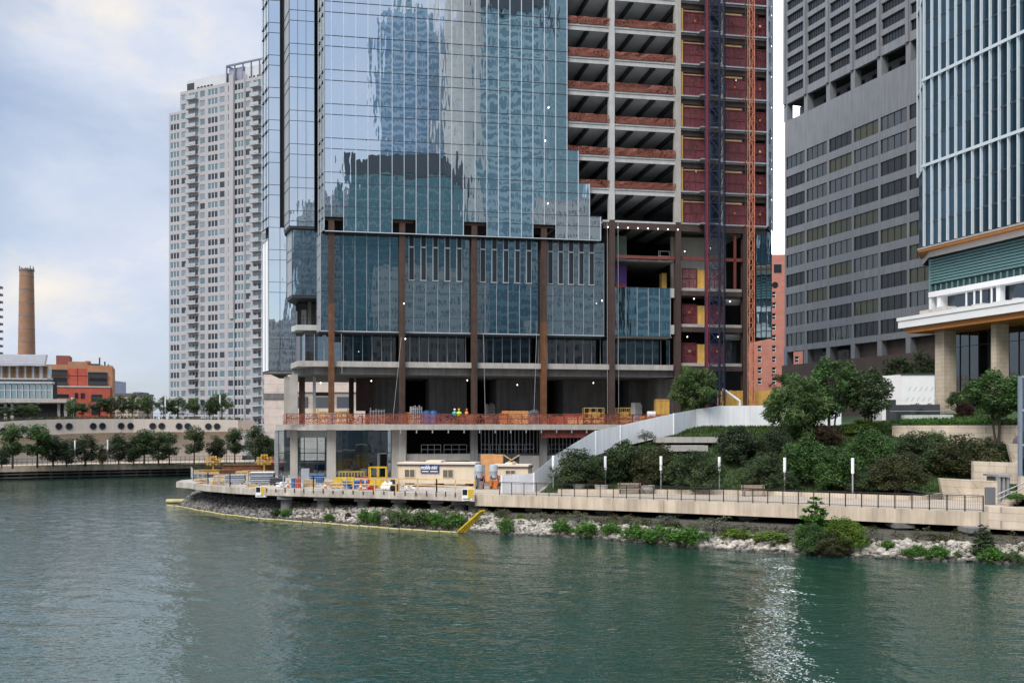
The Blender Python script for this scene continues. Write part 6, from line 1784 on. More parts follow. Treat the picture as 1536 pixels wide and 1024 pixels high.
for (a,ta,ba),(c,tc_,bc) in zip(P3, P3[1:]):
    v = [(a.x,a.y,ba),(c.x,c.y,bc),(c.x,c.y,tc_),(a.x,a.y,ta)]; w_ = [(x,y+.5,z) for x,y,z in v]
    m.face(v); m.face(list(reversed(w_))); m.face([v[3],v[2],w_[2],w_[3]]); m.face([v[1],v[0],w_[0],w_[1]])
    m.face([(a.x,a.y+.5,ba+.2),(c.x,c.y+.5,bc+.2),(c.x,c.y+2.8,bc+.4),(a.x,a.y+2.8,ba+.4)])
a, ta, ba = P3[-1]; m.face([(a.x,a.y,ba),(a.x,a.y+12,ba),(a.x,a.y+12,ta),(a.x,a.y,ta)])
m.build('parapet', pm('pale_parapet',(.60,.54,.48),.85,.06,.3,streak=.08), ud)
m = MB()
for (a,ta,ba),(c,tc_,bc) in zip(P3, P3[1:]): m.face([(a.x,a.y+2.8,2.1),(c.x,c.y+2.8,2.1),(c.x,c.y+2.8,bc+.45),(a.x,a.y+2.8,ba+.45)])
m.build('back_wall', pm('pale_back_wall',(.62,.56,.50),.85,.08,.3,streak=.1), ud)
def onwall(px):
    for (p0,Y0,t0,b0),(p1,Y1,t1,b1) in zip(cw, cw[1:]):
        if p0 <= px <= p1: f = (px-p0)/(p1-p0); return Y0+(Y1-Y0)*f, (at(p1,Y1)-at(p0,Y0)).normalized()
for px, y in ((5,646.5),(36,644),(53,642),(88,639.2),(103.5,639.2),(139.5,639),(153.5,638.8),(181.5,638.7),(195.5,638.7),(229,638.8),(242.5,638.8),(268.5,639),(281.5,639),(312.5,639.3),(325.5,639.3)):
    Y, d = onwall(px); q = at(px, Y, zat(y,Y)); n_ = Vector((d.y,-d.x,0))
    m = MB(); m.mat(0).tube(q+n_*.02, q+n_*.10, .64, n=20); m.mat(1).tube(q+n_*.05, q+n_*.12, .54, n=20); m.build('porthole', [concD, winG], ud)
m = MB()
for (a,ta,ba),(c,tc_,bc) in zip(P3, P3[1:]): m.face([(a.x,a.y+.5,ta-.5),(c.x,c.y+.5,tc_-.5),(c.x,c.y+45,tc_-.5),(a.x,a.y+45,ta-.5)])
setting(m.build('upper_terrace', grassM))
m = MB()
for (a,ta,ba),(c,tc_,bc) in zip(P3, P3[1:]):
    m.bar((a.x,a.y+.3,ta+1.0),(c.x,c.y+.3,tc_+1.0),.05); m.bar((a.x,a.y+.3,ta+.5),(c.x,c.y+.3,tc_+.5),.05)
    for i in range(6): q = a.lerp(c,i/6); m.bar((q.x,q.y+.3,ta-.1),(q.x,q.y+.3,ta+1.0),.05)
tag(m.build('terrace_rail', railM), 'thin railing on top of the porthole wall of the far bank', 'railing')
hd = [(q[0].x*(1-f)+r_[0].x*f, q[0].y*(1-f)+r_[0].y*f+1.4, q[1]*(1-f)+r_[1]*f+.1, .55) for q, r_ in zip(P3, P3[1:]) for f in (.05,.2,.35,.5,.65,.8,.95)]
me = leaf_mesh('planting', hd, 4200, .3, .18, 99); me.materials.append(LF['olive']); o = bpy.data.objects.new('planting', me); col.objects.link(o)
tag(o, 'low ragged planting strip behind the porthole wall railing', 'plants', kind='stuff')
UT = 'trees on the upper far terrace'
for px, yt, yb, w, lab in ((5,606,630,26,'dark tree on the far terrace cut by the left border'),(32,604,629,32,'bushy tree below the slab canopy of the glass building'),(48,603,628,26,'second bushy tree below the slab canopy end'),(108,594,628,22,'terrace tree left of the pale double lamp'),(123,600,628,22,'small light terrace tree right of the pale double lamp'),(149,592,627,30,'terrace tree in front of the red lower wall'),(166,592,627,26,'terrace tree at the right corner of the red block'),(182,590,627,22,'terrace tree in front of the small grey house'),(198,588,627,24,'terrace tree right of the small grey house'),(222,589,627,30,'wide terrace tree in the gap of open sky'),(246,592,627,24,'terrace tree just left of the apartment tower'),(266,593,628,32,'terrace tree at the left edge of the apartment tower'),(291,594,628,20,'narrow terrace tree under the tall balcony stack'),(314,595,628,24,'terrace tree below the dark paired windows'),(333,586,629,30,'tallest terrace tree at the end of the porthole wall'),(320,592,628,22,'terrace tree tucked left of the tallest one')):
    Y, d = onwall(min(px,350)); Y += 5+ (px*7 % 4); p = at(px,Y); zg = zat(yb+1,Y)
    plant('terrace_tree', lab, 'tree', (p.x,p.y,zg-.3), 'round' if px % 2 else 'round2', (yb-yt)*Y/F*1.05, w*Y/F*1.15, 'dark' if px % 3 else 'mid', UT)
LT = 'trees on the lower far promenade'
for px, yt, yb, w, k_, lf, lab in ((3,672,699,24,'low1','black','dark shrub-like tree at the left border beneath the portholes'),(19,637,698,34,'column','mid','light green slim tree in front of the second porthole'),(56,638,697,36,'column','green','green tree covering the third porthole'),(80,655,696,36,'low1','black','dark tree right of the green tree under the overhang'),(100,655,696,34,'low2','black','dark tree left of the first far lamp'),(128,654,695,42,'low1','black','dark spreading tree right of the first far lamp'),(154,668,695,16,'low2','olive','small olive tree left of the second far lamp'),(178,652,694,34,'low1','black','dark tree right of the second far lamp'),(200,650,694,30,'low2','dark','dark tree under the middle portholes'),(216,645,694,36,'column','dark','tall dark conical tree under the middle portholes'),(238,650,694,36,'low1','dark','round dark tree beside the pale wall gap'),(254,649,693,26,'column','dark','dark tree left of the pale wall gap'),(291,640,693,28,'column','dark','slim isolated tree against the pale wall'),(324,650,692,30,'low2','black','dark tree left of the third far lamp'),(352,643,692,28,'column','dark','upright tree at the right end of the porthole wall'),(383,640,690,32,'low1','dark','bushy tree between the porthole wall and the site'),(402,650,690,26,'low2','dark','dark tree touching the glass lobby corner')):
    Y = 6.0*F/(yb+1.5-HY); p = at(px,Y)
    if px < 350: Y = min(Y, onwall(px)[0]+1.2)
    plant('promenade_tree', lab, 'tree', (p.x,p.y,2.15), k_, (zat(yt,Y)-2.15)*1.04, w*Y/F*1.15, lf, LT)
FL_ = 'lamp posts on the far bank'
for px, yt, Y, z0, lab in ((112.5,660,164,2.2,'far lamp post under the second pair of portholes'),(161.5,659.5,168,2.2,'far lamp post under the fourth pair of portholes'),(340,660,178,2.2,'far lamp post near the right end of the porthole wall'),(108,596,181,9.4,'pale terrace lamp before the red block, left of a pair'),(110.5,596,182,9.4,'pale terrace lamp before the red block, right of a pair'),(248,594,190,9.4,'terrace lamp left of the apartment tower'),(330,592,194,9.4,'terrace lamp among the trees at the wall end')):
    lamp(px, yt, 0, lab, Y, FL_, z0)
# ------------------------------------------------------------------ things on the site deck
Z0 = 2.6
def mesh_fence(pts, lab, h=1.15, mat=galv, step=.22, name='guard_fence'):
    t_ = thing(name, lab, 'fence', (0,0,Z0)); m = MB(); pst = MB()
    for a, c in zip(pts, pts[1:]):
        n_ = max(2, int((c-a).length/step))
        for z in (.08, h/2, h): m.bar((a.x,a.y,z),(c.x,c.y,z),.035)
        for i in range(n_): q = a.lerp(c,i/n_); m.bar((q.x,q.y,.08),(q.x,q.y,h),.014)
        nn = max(1, int((c-a).length/2.2))
        for i in range(nn+1): q = a.lerp(c,i/nn); pst = MB(); pst.box(q.x-.04,q.y-.04,0,q.x+.04,q.y+.04,h+.1); pst.build('post', mat, t_)
    m.build('mesh', mat, t_)
    return t_
mesh_fence([gnd(x,y) for x,y in ((287,716),(290,721),(312,726),(345,729.5),(372,731))], 'grey mesh guard fence round the tip of the site deck')
mesh_fence([gnd(x,y) for x,y in ((425,732.5),(470,734),(520,735))], 'grey mesh guard fence in front of the lobby glass')
def timber_guard(pts, lab, group='timber guard rails'):
    t_ = thing('timber_guard', lab, 'guard rail', (0,0,Z0), 0, group); m = MB(); q_ = MB()
    for a, c in zip(pts, pts[1:]):
        for z in (.6, 1.12): m.bar((a.x,a.y,z),(c.x,c.y,z),.06,.1)
        n_ = max(1, round((c-a).length/2.1))
        for i in range(n_+1): w = a.lerp(c,i/n_); q_ = MB(); q_.box(w.x-.06,w.y-.06,0,w.x+.06,w.y+.06,1.2); q_.build('post', lumber, t_)
    m.build('rails', lumber, t_)
timber_guard([gnd(598,736.5),gnd(655,738),gnd(712,740.5)], 'raw timber guard rail in front of the cream site trailer')
timber_guard([gnd(530,736),gnd(594,737)], 'raw timber guard rail in front of the yellow lift cage')
fb = MB()
for i in range(38):
    q = along(0) if False else siteE[3].lerp(siteE[4], 0)
for a, c in zip(siteE[3:], siteE[4:]):
    n_ = int((c-a).length/.9)
    for i in range(n_): q = a.lerp(c,i/n_); fb.box(q.x-.05,q.y-.07,2.35,q.x+.05,q.y-.005,2.70+random.uniform(-.1,.12))
tag(fb.build('edge_brackets', steelO), 'row of small rusty brackets along the edge of the site deck', 'brackets')
a_, c_ = siteE[5], siteE[7]
# trailers
trM = pm('cream_trailer_panel', (.60,.50,.37), .6, .06, .5, streak=.06)
def trailer(px0, px1, y0, y1, ytop, lab, sign=False, wins=(), deep=3.0):
    a, c = gnd(px0,y0), gnd(px1,y1); d = c-a; L_ = d.length; t_ = thing('site_trailer', lab, 'trailer', (a.x,a.y,Z0), math.atan2(d.y,d.x), 'site office trailers')
    H = zat(ytop,a.y)-Z0
    m = MB(); m.box(0,0,.35,L_,deep,H-.18)
    for i in range(int(L_/.4)): m.box(i*.4+.02,-.015,.36,i*.4+.05,-.001,H-.19)
    m.build('body', trM, t_)
    m = MB(); m.box(-.1,-.12,H-.179,L_+.1,deep+.1,H-.05); m.build('roof_edge', pm('brown_trim',(.05,.035,.03),.6,.1,1), t_)
    m = MB(); m.box(-.05,-.05,H-.049,L_+.05,deep+.05,H+.12); m.box(L_*.35,.5,H+.121,L_*.55,deep-.4,H+.3); m.build('roof', pm('pale_roof',(.62,.55,.45),.8,.1,.6), t_)
    for (f, w_, h0, h1) in wins:
        m = MB(); m.mat(1).box(f*L_-w_/2-.07,-.06,H*h0-.07,f*L_+w_/2+.07,-.016,H*h1+.07)
        m.mat(0).box(f*L_-w_/2,-.075,H*h0,f*L_-.03,-.061,H*h1); m.box(f*L_+.03,-.075,H*h0,f*L_+w_/2,-.061,H*h1); m.build('window', [pm('brown_window',(.11,.10,.08),.3,.1,1), trM], t_)
    for x in (.8, L_/2, L_-.8):
        m = MB(); m.box(x-.2,.3,0,x+.2,deep-.3,.349); m.build('footing', concD, t_)
    return t_, L_, H
tr, L_, H_ = trailer(597, 712, 729.5, 730.5, 695, 'long cream site office trailer with a blue sign and two windows', wins=((.155,.95,.43,.74),(.655,.95,.42,.74)))
sg = MB(); x0_, x1_ = L_*.30, L_*.54; sg.box(x0_,-.12,H_*.60,x1_,-.05,H_*.97); sgo = sg.build('sign', pm('navy_sign',(.012,.035,.13),.5,.05,1), tr)
fc = bpy.data.curves.new('sign_lettering', 'FONT'); fc.body = 'mobile mini'; fc.size = .62; fc.shear = .25; fc.align_x = 'CENTER'; fc.extrude = .008; fc.offset = .012
fo = bpy.data.objects.new('sign_lettering', fc); col.objects.link(fo); fo.parent = sgo; fo.location = ((x0_+x1_)/2-.08, -.13, H_*.765); fo.rotation_euler = (R(90),0,0)
fc.materials.append(white)
dg = bpy.context.evaluated_depsgraph_get(); lm = bpy.data.meshes.new_from_object(fo.evaluated_get(dg)); lm.materials.clear(); lm.materials.append(white)
bpy.data.objects.remove(fo); fo = bpy.data.objects.new('sign_lettering', lm); col.objects.link(fo); fo.parent = sgo; fo.location = ((x0_+x1_)/2-.08, -.13, H_*.765); fo.rotation_euler = (R(90),0,0)
fo.scale = ((x1_-x0_)*.92/3.05,.9,1)
m = MB(); m.box(x0_+.12,-.135,H_*.655,x0_+(x1_-x0_)*.44,-.121,H_*.69); m.box(x0_+(x1_-x0_)*.53,-.135,H_*.655,x1_-.12,-.121,H_*.69); m.build('small_print', white, sgo)
trailer(737, 792, 729, 729.5, 698.5, 'smaller cream site trailer half hidden by the white hoarding', wins=((.52,.9,.62,.78),))
# grey tanks between the trailers
for i, (px, lab) in enumerate(((718,'grey ribbed tank on legs beside the long trailer'),(740,'grey ribbed tank on legs beside the smaller trailer'))):
    p = gnd(px,733); t_ = thing('steel_tank', lab, 'tank', (p.x,p.y,Z0), 0, 'tanks between the trailers')
    m = MB(); m.lathe((0,0,1.05), [(.2,-.2),(.42,0),(.43,.1),(.40,.15),(.40,.55),(.43,.6),(.40,.65),(.40,1.1),(.3,1.22),(.1,1.26)], 18); m.build('vessel', pm('tank_paint',(.30,.33,.36),.5,.1,1) if i == 0 else MATS['tank_paint'], t_, smooth=True)
    for a in range(3):
        m = MB(); m.bar((.45*math.cos(a*2.1),.45*math.sin(a*2.1),0),(.42*math.cos(a*2.1),.42*math.sin(a*2.1),1.3),.1); m.build('leg', darkM, t_)
    m = MB(); m.box(-.4,-.4,.05,.4,.4,.75); m.tube((-.2,-.5,.3),(-.2,-.5,.95),.13); m.build('machinery', orange if i else concD, t_)
    m = MB(); m.tube((.35,-.5,.2),(.6,-.5,1.2),.06); m.tube((.6,-.5,1.2),(.2,-.3,1.4),.05); m.build('hose', redp, t_)
for (px0, px1, y, ytop, Y, lab) in ((721,754,697,681,111.5,'orange plywood sheet fixed above the gap between the trailers'),(728,739,722,697.5,96,'tall orange plywood sheet standing between the two trailers')):
    a, c = at(px0,Y), at(px1,Y); m = MB(); m.box(a.x,Y,zat(y,Y),c.x,Y+.06,zat(ytop,Y)); tag(m.build('plywood_sheet', ply), lab, 'plywood', 'orange plywood sheets')
xb = thing('braced_opening', 'dark site opening crossed by pale timber braces', 'brace', (0,0,0)); Y = 112.2
a, c = at(755,Y), at(779,Y); m = MB(); m.box(a.x,Y+.2,zat(697,Y),c.x,Y+.3,zat(682,Y)); m.build('dark_board', darkM, xb)
m = MB(); m.bar((a.x,Y,zat(697,Y)),(c.x,Y,zat(682,Y)),.12); m.bar((a.x,Y+.13,zat(682,Y)),(c.x,Y+.13,zat(697,Y)),.12); m.build('brace', lumber, xb)
# signs hung on the deck edge
for (px, y, lab) in ((390,737.5,'white and yellow warning sign hung on the deck edge near the tip'),(704.5,737.8,'white and yellow warning sign hung on the deck edge by the trailer')):
    e_ = atX(edge, (px-CX)/F*(90)); Y = (5.6*F/(y-HY))-.1 if px > 500 else 92.7
    Y = (CZ-2.3)*F/(y-HY+.0) if False else Y
    q = at(px, Y); q = Vector((q.x, atX(edge,q.x).y-.16, zat(y,Y))); t_ = thing('warning_sign', lab, 'sign', q, 0, 'warning signs on the deck edge')
    m = MB(); m.box(-.52,-.02,-.5,.52,.04,.5); m.build('board', white, t_)
    m = MB(); m.box(-.02,-.035,-.3,.48,-.021,.46); m.build('yellow_panel', yellow, t_)
    m = MB(); m.box(-.48,-.035,-.05,-.08,-.021,.42)
    m.build('black_symbol', black, t_)
    m = MB(); m.box(-.45,-.035,-.4,.2,-.021,-.34); m.build('text_line', black, t_)
pm('aged_yellow', (.50,.30,.03), .6, .25, 2)
# yellow rigging stands
def stand(px, yb, ytop, lab):
    p = gnd(px,yb); H = zat(ytop,p.y)-Z0; t_ = thing('jack_stand', lab, 'stand', (p.x,p.y,Z0), .3, 'yellow jack stands')
    m = MB(); m.tube((0,0,0),(0,0,H*.97),.10,n=8); m.box(-.3,-.3,0,.3,.3,.08); m.build('pole', plyY, t_)
    m = MB()
    for k, z in enumerate((.55,.68,.81,.93)):
        r_ = (.7,.95,.75,.35)[k]
        for i in range(6):
            a = i*1.047+k*.5; e_ = Vector((math.cos(a)*r_,math.sin(a)*r_,H*z)); m.bar((0,0,H*z),e_,.10); m.box(e_.x-.09,e_.y-.09,e_.z-.16,e_.x+.09,e_.y+.09,e_.z+.12)
    m.build('arms', plyY if px < 350 else MATS['aged_yellow'], t_)
stand(320,711,683,'yellow jack stand with clustered arms at the tip of the deck'); stand(396.5,713,680,'yellow jack stand with clustered arms left of the red lift')
def bundle(px, yb, w, n1, n2, mat, lab, rot=0.1, r_=.11, cat='pipes', name='pipe_bundle', cap=None, group=None):
    p = gnd(px,yb); t_ = thing(name, lab, cat, (p.x,p.y,Z0), rot, group)
    m = MB()
    for x in (-w*.3, w*.3): m.box(x-.08,-.1,0,x+.08,n1*r_*2+.1,.12)
    m.build('bearer', lumber, t_)
    m = MB()
    for i in range(n1):
        for j in range(n2): m.tube((-w/2+random.uniform(-.1,.1),i*r_*2+r_,.12+r_+j*r_*2),(w/2+random.uniform(-.1,.1),i*r_*2+r_,.12+r_+j*r_*2),r_*.97,n=8)
    m.build('pipes', mat, t_)
    if cap: m = MB(); m.box(-w/2,0,.125+n2*r_*2,w/2,n1*r_*2,.2+n2*r_*2); m.build('cover', cap, t_)
bundle(393,727,2.3,5,5,pm('dull_steel_pipe',(.20,.22,.25),.5,.2,2,island=.4),'large bundle of grey pipes under a white cover near the red lifts',cap=white)
bundle(416,728,1.4,4,3,darkM,'small bundle of dark pipes right of the covered grey bundle')
bundle(352,726,1.9,4,4,MATS['dull_steel_pipe'],'bundle of grey pipes left of the covered bundle')
bundle(533,730.5,2.4,4,2,bluep,'low stack of pale blue pipes by the yellow cage',r_=.13)
bundle(475,726,1.3,4,4,bluep,'blue wrapped stack in front of the lobby glass')
def ibeam_stack(px, yb, w, n_, rows__, mat, lab, rot=0.04):
    p = gnd(px,yb); t_ = thing('beam_stack', lab, 'steel beams', (p.x,p.y,Z0), rot)
    for j in range(rows__):
        for i in range(n_):
            m = MB(); y, z = i*.45, j*.62+.1; o_ = random.uniform(-.4,.4)
            m.box(-w/2+o_,y-.17,z,w/2+o_,y+.17,z+.05); m.box(-w/2+o_,y-.17,z+.5,w/2+o_,y+.17,z+.55); m.box(-w/2+o_,y-.03,z+.051,w/2+o_,y+.03,z+.499); m.build('beam', mat if (i+j)%3 else plyY, t_)
ibeam_stack(372,712.5,6.5,3,2,steelO,'stack of orange rusty steel beams behind the pipe bundles')
ibeam_stack(318,712,3.8,2,1,plyY,'yellow painted beams lying at the tip of the deck')
def crate(px, yb, w, d_, h, mat, lab, name='crate', z0=Z0, cat='crate', slats=True, rot=.1, Y=None, group=None):
    p = gnd(px,yb,z0) if Y is None else at(px,Y,z0); t_ = thing(name, lab, cat, (p.x,p.y,z0), rot, group)
    m = MB()
    for x in (-w*.38,0,w*.38): m.box(x-.06,-d_/2,0,x+.06,d_/2,.1)
    m.build('runner', lumber, t_)
    m = MB(); m.box(-w/2,-d_/2,.101,w/2,d_/2,h)
    if slats:
        n_ = max(2,int(w/.5))
        for i in range(n_+1): x = -w/2+w*i/n_; m.box(x-.05,-d_/2-.04,.102,x+.05,-d_/2-.002,h+.02)
        m.box(-w/2-.02,-d_/2-.06,h-.14,w/2+.02,-d_/2-.041,h-.03)
    m.build('box', mat, t_); return t_
crate(334,724,1.6,1,.8,lumber,'pale timber crate beside the yellow beams at the deck tip')
crate(346,719,2.2,1,1.1,steelO,'orange machine crate under a white sheet on the deck tip')
crate(364,722,1.2,1,1.1,lumber,'light timber crate between the pipe bundles')
crate(458,724,.8,.6,1.5,galv,'tall stack of white panels in front of the lobby glass',slats=False,cat='panels',name='panel_stack')
crate(505,732,1.2,.8,.5,lumber,'low timber pallet in front of the concrete column')
for i, (px, y, lab) in enumerate(((578,735,'white sack heap left end by the trailer'),(586,735.5,'white sack leaning beside the timber guard'),(592,736,'dark sack against the trailer corner'))):
    p = gnd(px,y); t_ = thing('sack', lab, 'sack', (p.x,p.y,Z0), i, 'sacks by the trailer'); m = MB(); m.lathe((0,0,0), [(.25,0),(.42,.12),(.44,.35),(.3,.6),(.12,.72),(.16,.8)], 12); m.build('bag', white if i < 2 else black, t_, smooth=True)
# small loose site things
def drum(px, y, mat, lab):
    p = gnd(px,y); t_ = thing('drum', lab, 'drum', (p.x,p.y,Z0), 0, 'drums on the site deck'); m = MB(); m.lathe((0,0,0), [(.28,0),(.29,.03),(.28,.3),(.295,.32),(.28,.34),(.28,.6),(.295,.62),(.28,.64),(.28,.86),(.29,.88),(.26,.88)], 14); m.build('body', mat, t_); m = MB(); m.lathe((.12,0,.88), [(.04,0),(.04,.03)], 6); m.build('cap', black, t_)
drum(441, 731, bluep, 'blue drum in front of the lobby corner'); drum(447, 731.3, redp, 'red drum beside the blue drum at the lobby corner'); drum(590, 732.5, darkM, 'dark drum close to the corner of the long trailer')
def cone(px, y, lab):
    p = gnd(px,y); t_ = thing('traffic_cone', lab, 'cone', (p.x,p.y,Z0), 0, 'traffic cones'); m = MB(); m.box(-.2,-.2,0,.2,.2,.04); m.lathe((0,0,.04), [(.15,0),(.11,.25),(.10,.25),(.04,.68)], 12); m.build('body', orange, t_); m = MB(); m.lathe((0,0,.3), [(.112,0),(.085,.15)], 12); m.build('white_band', white, t_)
cone(432, 732, 'orange cone by the mesh fence at the lobby'); cone(488, 733.5, 'orange cone in front of the big concrete column'); cone(541, 735, 'orange cone left of the lifebuoy'); cone(710, 739.5, 'orange cone at the corner where site deck meets promenade')
def pallet(px, y, n_, rot, lab):
    p = gnd(px,y); t_ = thing('timber_pallet', lab, 'pallet', (p.x,p.y,Z0), rot, 'timber pallets on the site deck')
    m = MB()
    for k in range(n_):
        z = k*.15
        for y_ in (-.45,0,.45): m.box(-.6,y_-.05,z,.6,y_+.05,z+.1)
        for i in range(6): m.box(-.6+i*.22,-.5,z+.101,-.48+i*.22,.5,z+.125)
    m.build('boards', lumber, t_)
pallet(464,730,5,.2,'stack of timber pallets behind the mesh fence by the lobby'); pallet(497,728,3,.5,'low stack of pallets at the foot of the concrete column'); pallet(545,727,4,-.2,'stack of pallets behind the pale blue pipes'); pallet(327,727,3,.3,'pallets inside the guard fence at the deck tip'); pallet(380,730.5,2,.1,'two pallets in front of the covered pipe bundle')
for i, (px, y, w, mt, lab) in enumerate(((426,730,1.6,white,'folded white sheet lying on the deck near the drums'),(524,733,1.4,bluep,'blue tarpaulin heap before the yellow skip'),(559,734.5,1.2,redp,'red hose coil in front of the yellow cage'),(303,725,1.5,lumber,'loose boards heaped at the rounded deck tip'),(612,735,1.1,white,'pale bags under the trailer window'))):
    p = gnd(px,y); m = MB(); r9 = random.Random(i)
    for k in range(9):
        a = r9.uniform(0,3.1); L_2 = w*r9.uniform(.3,.5); c_ = Vector((p.x+r9.uniform(-.25,.25)*w,p.y+r9.uniform(-.15,.15),Z0+.05+.05*k)); d_ = Vector((math.cos(a)*L_2,math.sin(a)*L_2*.5,r9.uniform(-.04,.04))); m.bar(c_-d_,c_+d_,.16,.07)
    tag(m.build('material_heap', mt), lab, 'heap', 'loose heaps on the site deck')
# red scissor lifts, yellow skip and cage
def lift(px, yb, w, d_, hb, hr, mat, lab, z0=Z0, Y=None, group='scissor lifts', cage=False):
    p = gnd(px,yb,z0) if Y is None else at(px,Y,z0); t_ = thing('scissor_lift', lab, 'lift', (p.x,p.y,z0), .08, group)
    for x in (-w*.38, w*.38):
        for y in (-d_/2,d_/2):
            m = MB(); m.tube((x,y-.06,.2),(x,y+.06,.2),.2,n=12); m.build('wheel', black, t_)
    m = MB(); m.box(-w/2,-d_/2+.07,.2,w/2,d_/2-.07,.55); m.build('chassis', mat, t_)
    m = MB()
    for k in range(2):
        za, zb2_ = .55+(hb-.55)*k/2, .55+(hb-.55)*(k+1)/2
        for y in (-d_*.35,d_*.35): m.bar((-w*.42,y,za),(w*.42,y,zb2_),.08); m.bar((w*.42,y+.09,za),(-w*.42,y+.09,zb2_),.08)
    m.build('scissor_arms', darkM, t_)
    m = MB(); m.box(-w/2,-d_/2,hb,w/2,d_/2,hb+.12); m.build('platform', mat, t_)
    m = MB(); n_ = 3
    for y in (-d_/2,d_/2):
        for i in range(n_+1): x = -w/2+w*i/n_; m.bar((x,y,hb+.12),(x,y,hb+hr),.06)
        for z in (.5,1.0): m.bar((-w/2,y,hb+hr*z),(w/2,y,hb+hr*z),.06)
    for x in (-w/2,w/2):
        for z in (.5,1.0): m.bar((x,-d_/2,hb+hr*z),(x,d_/2,hb+hr*z),.06)
    m.build('guard_rail', mat, t_)
    m = MB(); m.box(-w*.3,-d_/2-.03,hb+.1,w*.3,-d_/2+.01,hb+hr*.6); m.build('control_panel', mat, t_)
lift(411,712,1.5,1,1.0,.9,redp,'red scissor lift left of the glass lobby corner'); lift(431,712,1.1,.9,1.0,.9,redp,'red scissor lift seen through the lobby corner')
sk_ = gnd(517,730); t_ = thing('yellow_skip', 'yellow steel skip with railings beside the concrete column', 'skip', (sk_.x,sk_.y,Z0), .05)
m = MB(); m.box(-1.0,-.6,.12,.9,.6,.22); m.box(-1.0,-.6,.221,.9,-.52,.95); m.box(-1.0,.52,.221,.9,.6,.95); m.box(-1.0,-.519,.221,-.92,.519,.95); m.build('tray', yellow, t_)
m = MB()
for i in range(9): x = -.6+i*.3; m.bar((x,.6,.95),(x,.6,1.45),.06)
m.bar((-.6,.6,1.45),(1.8,.6,1.45),.07); m.build('rail', yellow, t_)
cg = gnd(567,731.5); t_ = thing('lift_cage', 'open yellow steel lift cage with double gate standing by the lobby door', 'cage', (cg.x,cg.y,Z0), .05)
H = zat(700.5,cg.y)-Z0; w = 25*cg.y/F
m = MB()
for x in (-w/2,0,w/2):
    for y in (-.7,.7): m.bar((x,y,0),(x,y,H),.09)
for z in (.05,H*.48,H): 
    for y in (-.7,.7): m.bar((-w/2,y,z),(w/2,y,z),.09)
    for x in (-w/2,w/2): m.bar((x,-.7,z),(x,.7,z),.09)
m.build('frame', yellow, t_)
m = MB(); m.box(-w/2+.05,-.73,.1,-.05,-.70,H*.46); m.box(.05,-.73,.1,w/2-.05,-.70,H*.46); m.build('gate_panel', yellow, t_)
m = MB(); m.box(-w/2,-.7,0,w/2,.7,.04); m.build('floor', darkM, t_)
lb_ = gnd(548,733.5); t_ = thing('lifebuoy', 'red lifebuoy ring on its post at the site deck edge', 'lifebuoy', (lb_.x,lb_.y-.25,Z0))
m = MB()
for i in range(18):
    a, c = i*.349, (i+1)*.349; m.tube((.38*math.cos(a),-.05,.8+.38*math.sin(a)),(.38*math.cos(c),-.05,.8+.38*math.sin(c)),.09,n=7)
m.build('ring', redp, t_)
m = MB(); m.box(-.04,.04,0,.04,.1,1.2); m.build('post', white, t_)
# ------------------------------------------------------------------ things on the working deck of the tower
def tw_at(px, v): u_ = T.u(px, v); return T.w(u_, v, DZ)
def tcrate(px, v, w, h, mat, lab, name='crate', cat='crate', **k):
    p = tw_at(px, v); return crate(px, 0, w, 1.2, h, mat, lab, name=name, z0=DZ, cat=cat, Y=p.y, **k)
WD = 'loads on the working deck'
tcrate(772, 2.5, 3.0, 1.6, ply, 'large plywood crate on the working deck between the middle columns', group=WD)
tcrate(756, 1.6, 1.0, 1.3, orange, 'orange crate left of the large plywood crate on the working deck', group=WD)
tcrate(835, 2.0, 1.6, .9, redp, 'red crate just right of the fourth steel column', group=WD)
tcrate(858, 2.5, 2.2, 1.3, redp, 'larger red crate near the yellow frame on the working deck', group=WD)
tcrate(862, 1.0, 1.6, .8, ply, 'small plywood crate in front of the larger red crate', group=WD)
tcrate(976, 2.0, 2.6, 1.0, ply, 'flat plywood crate under the white box at the right of the working deck', group=WD)
p = tw_at(977, 2.0); m = MB(); m.box(p.x-.5,p.y-.4,DZ+1.02,p.x+.5,p.y+.4,DZ+1.6); tag(m.build('white_box', white, bevel=.04), 'white box resting on the flat plywood crate', 'box')
tcrate(992, 3.0, 1.6, 3.1, plyY, 'tall yellow timber door crate at the end of the working deck', group=WD)
tcrate(608, 1.5, 1.4, 1.4, ply, 'plywood board crate beside the second steel column', group=WD)
for (px, lab) in ((640,'blue round tank on the working deck behind the netting'),(650,'second blue round tank touching the first')):
    p = tw_at(px, 3); t_ = thing('blue_tank', lab, 'tank', (p.x,p.y,DZ), 0, 'blue tanks'); m = MB(); m.lathe((0,0,0), [(.5,0),(.52,.2),(.5,.25),(.52,.9),(.5,.95),(.52,1.5),(.3,1.6),(.28,1.66)], 16); m.build('vessel', bluep, t_, smooth=True)
lift(890, 0, 2.4, 1.2, .7, 1.3, plyY, 'yellow scissor lift behind the netting left of the fifth column', DZ, tw_at(890,2.5).y, 'yellow lifts on the working deck')
lift(935, 0, 1.6, 1.2, .8, 1.2, plyY, 'yellow scissor lift behind the netting right of the fifth column', DZ, tw_at(935,2.0).y, 'yellow lifts on the working deck')
lumber_p = tw_at(500, 3.0); t_ = thing('formwork_stack', 'stack of yellow timber formwork beams behind the first rusty column', 'timber', (lumber_p.x,lumber_p.y,DZ), T.rot)
for j in range(5):
    m = MB()
    for i in range(6): m.box(-1.7+.1*random.random(), i*.28, .1+j*.30, 1.7+.1*random.random(), i*.28+.2, .1+j*.30+.22) if j%2 == 0 else m.box(-1.6+i*.62, 0, .1+j*.30, -1.45+i*.62, 1.7, .1+j*.30+.28)
    m.build('layer', plyY, t_)
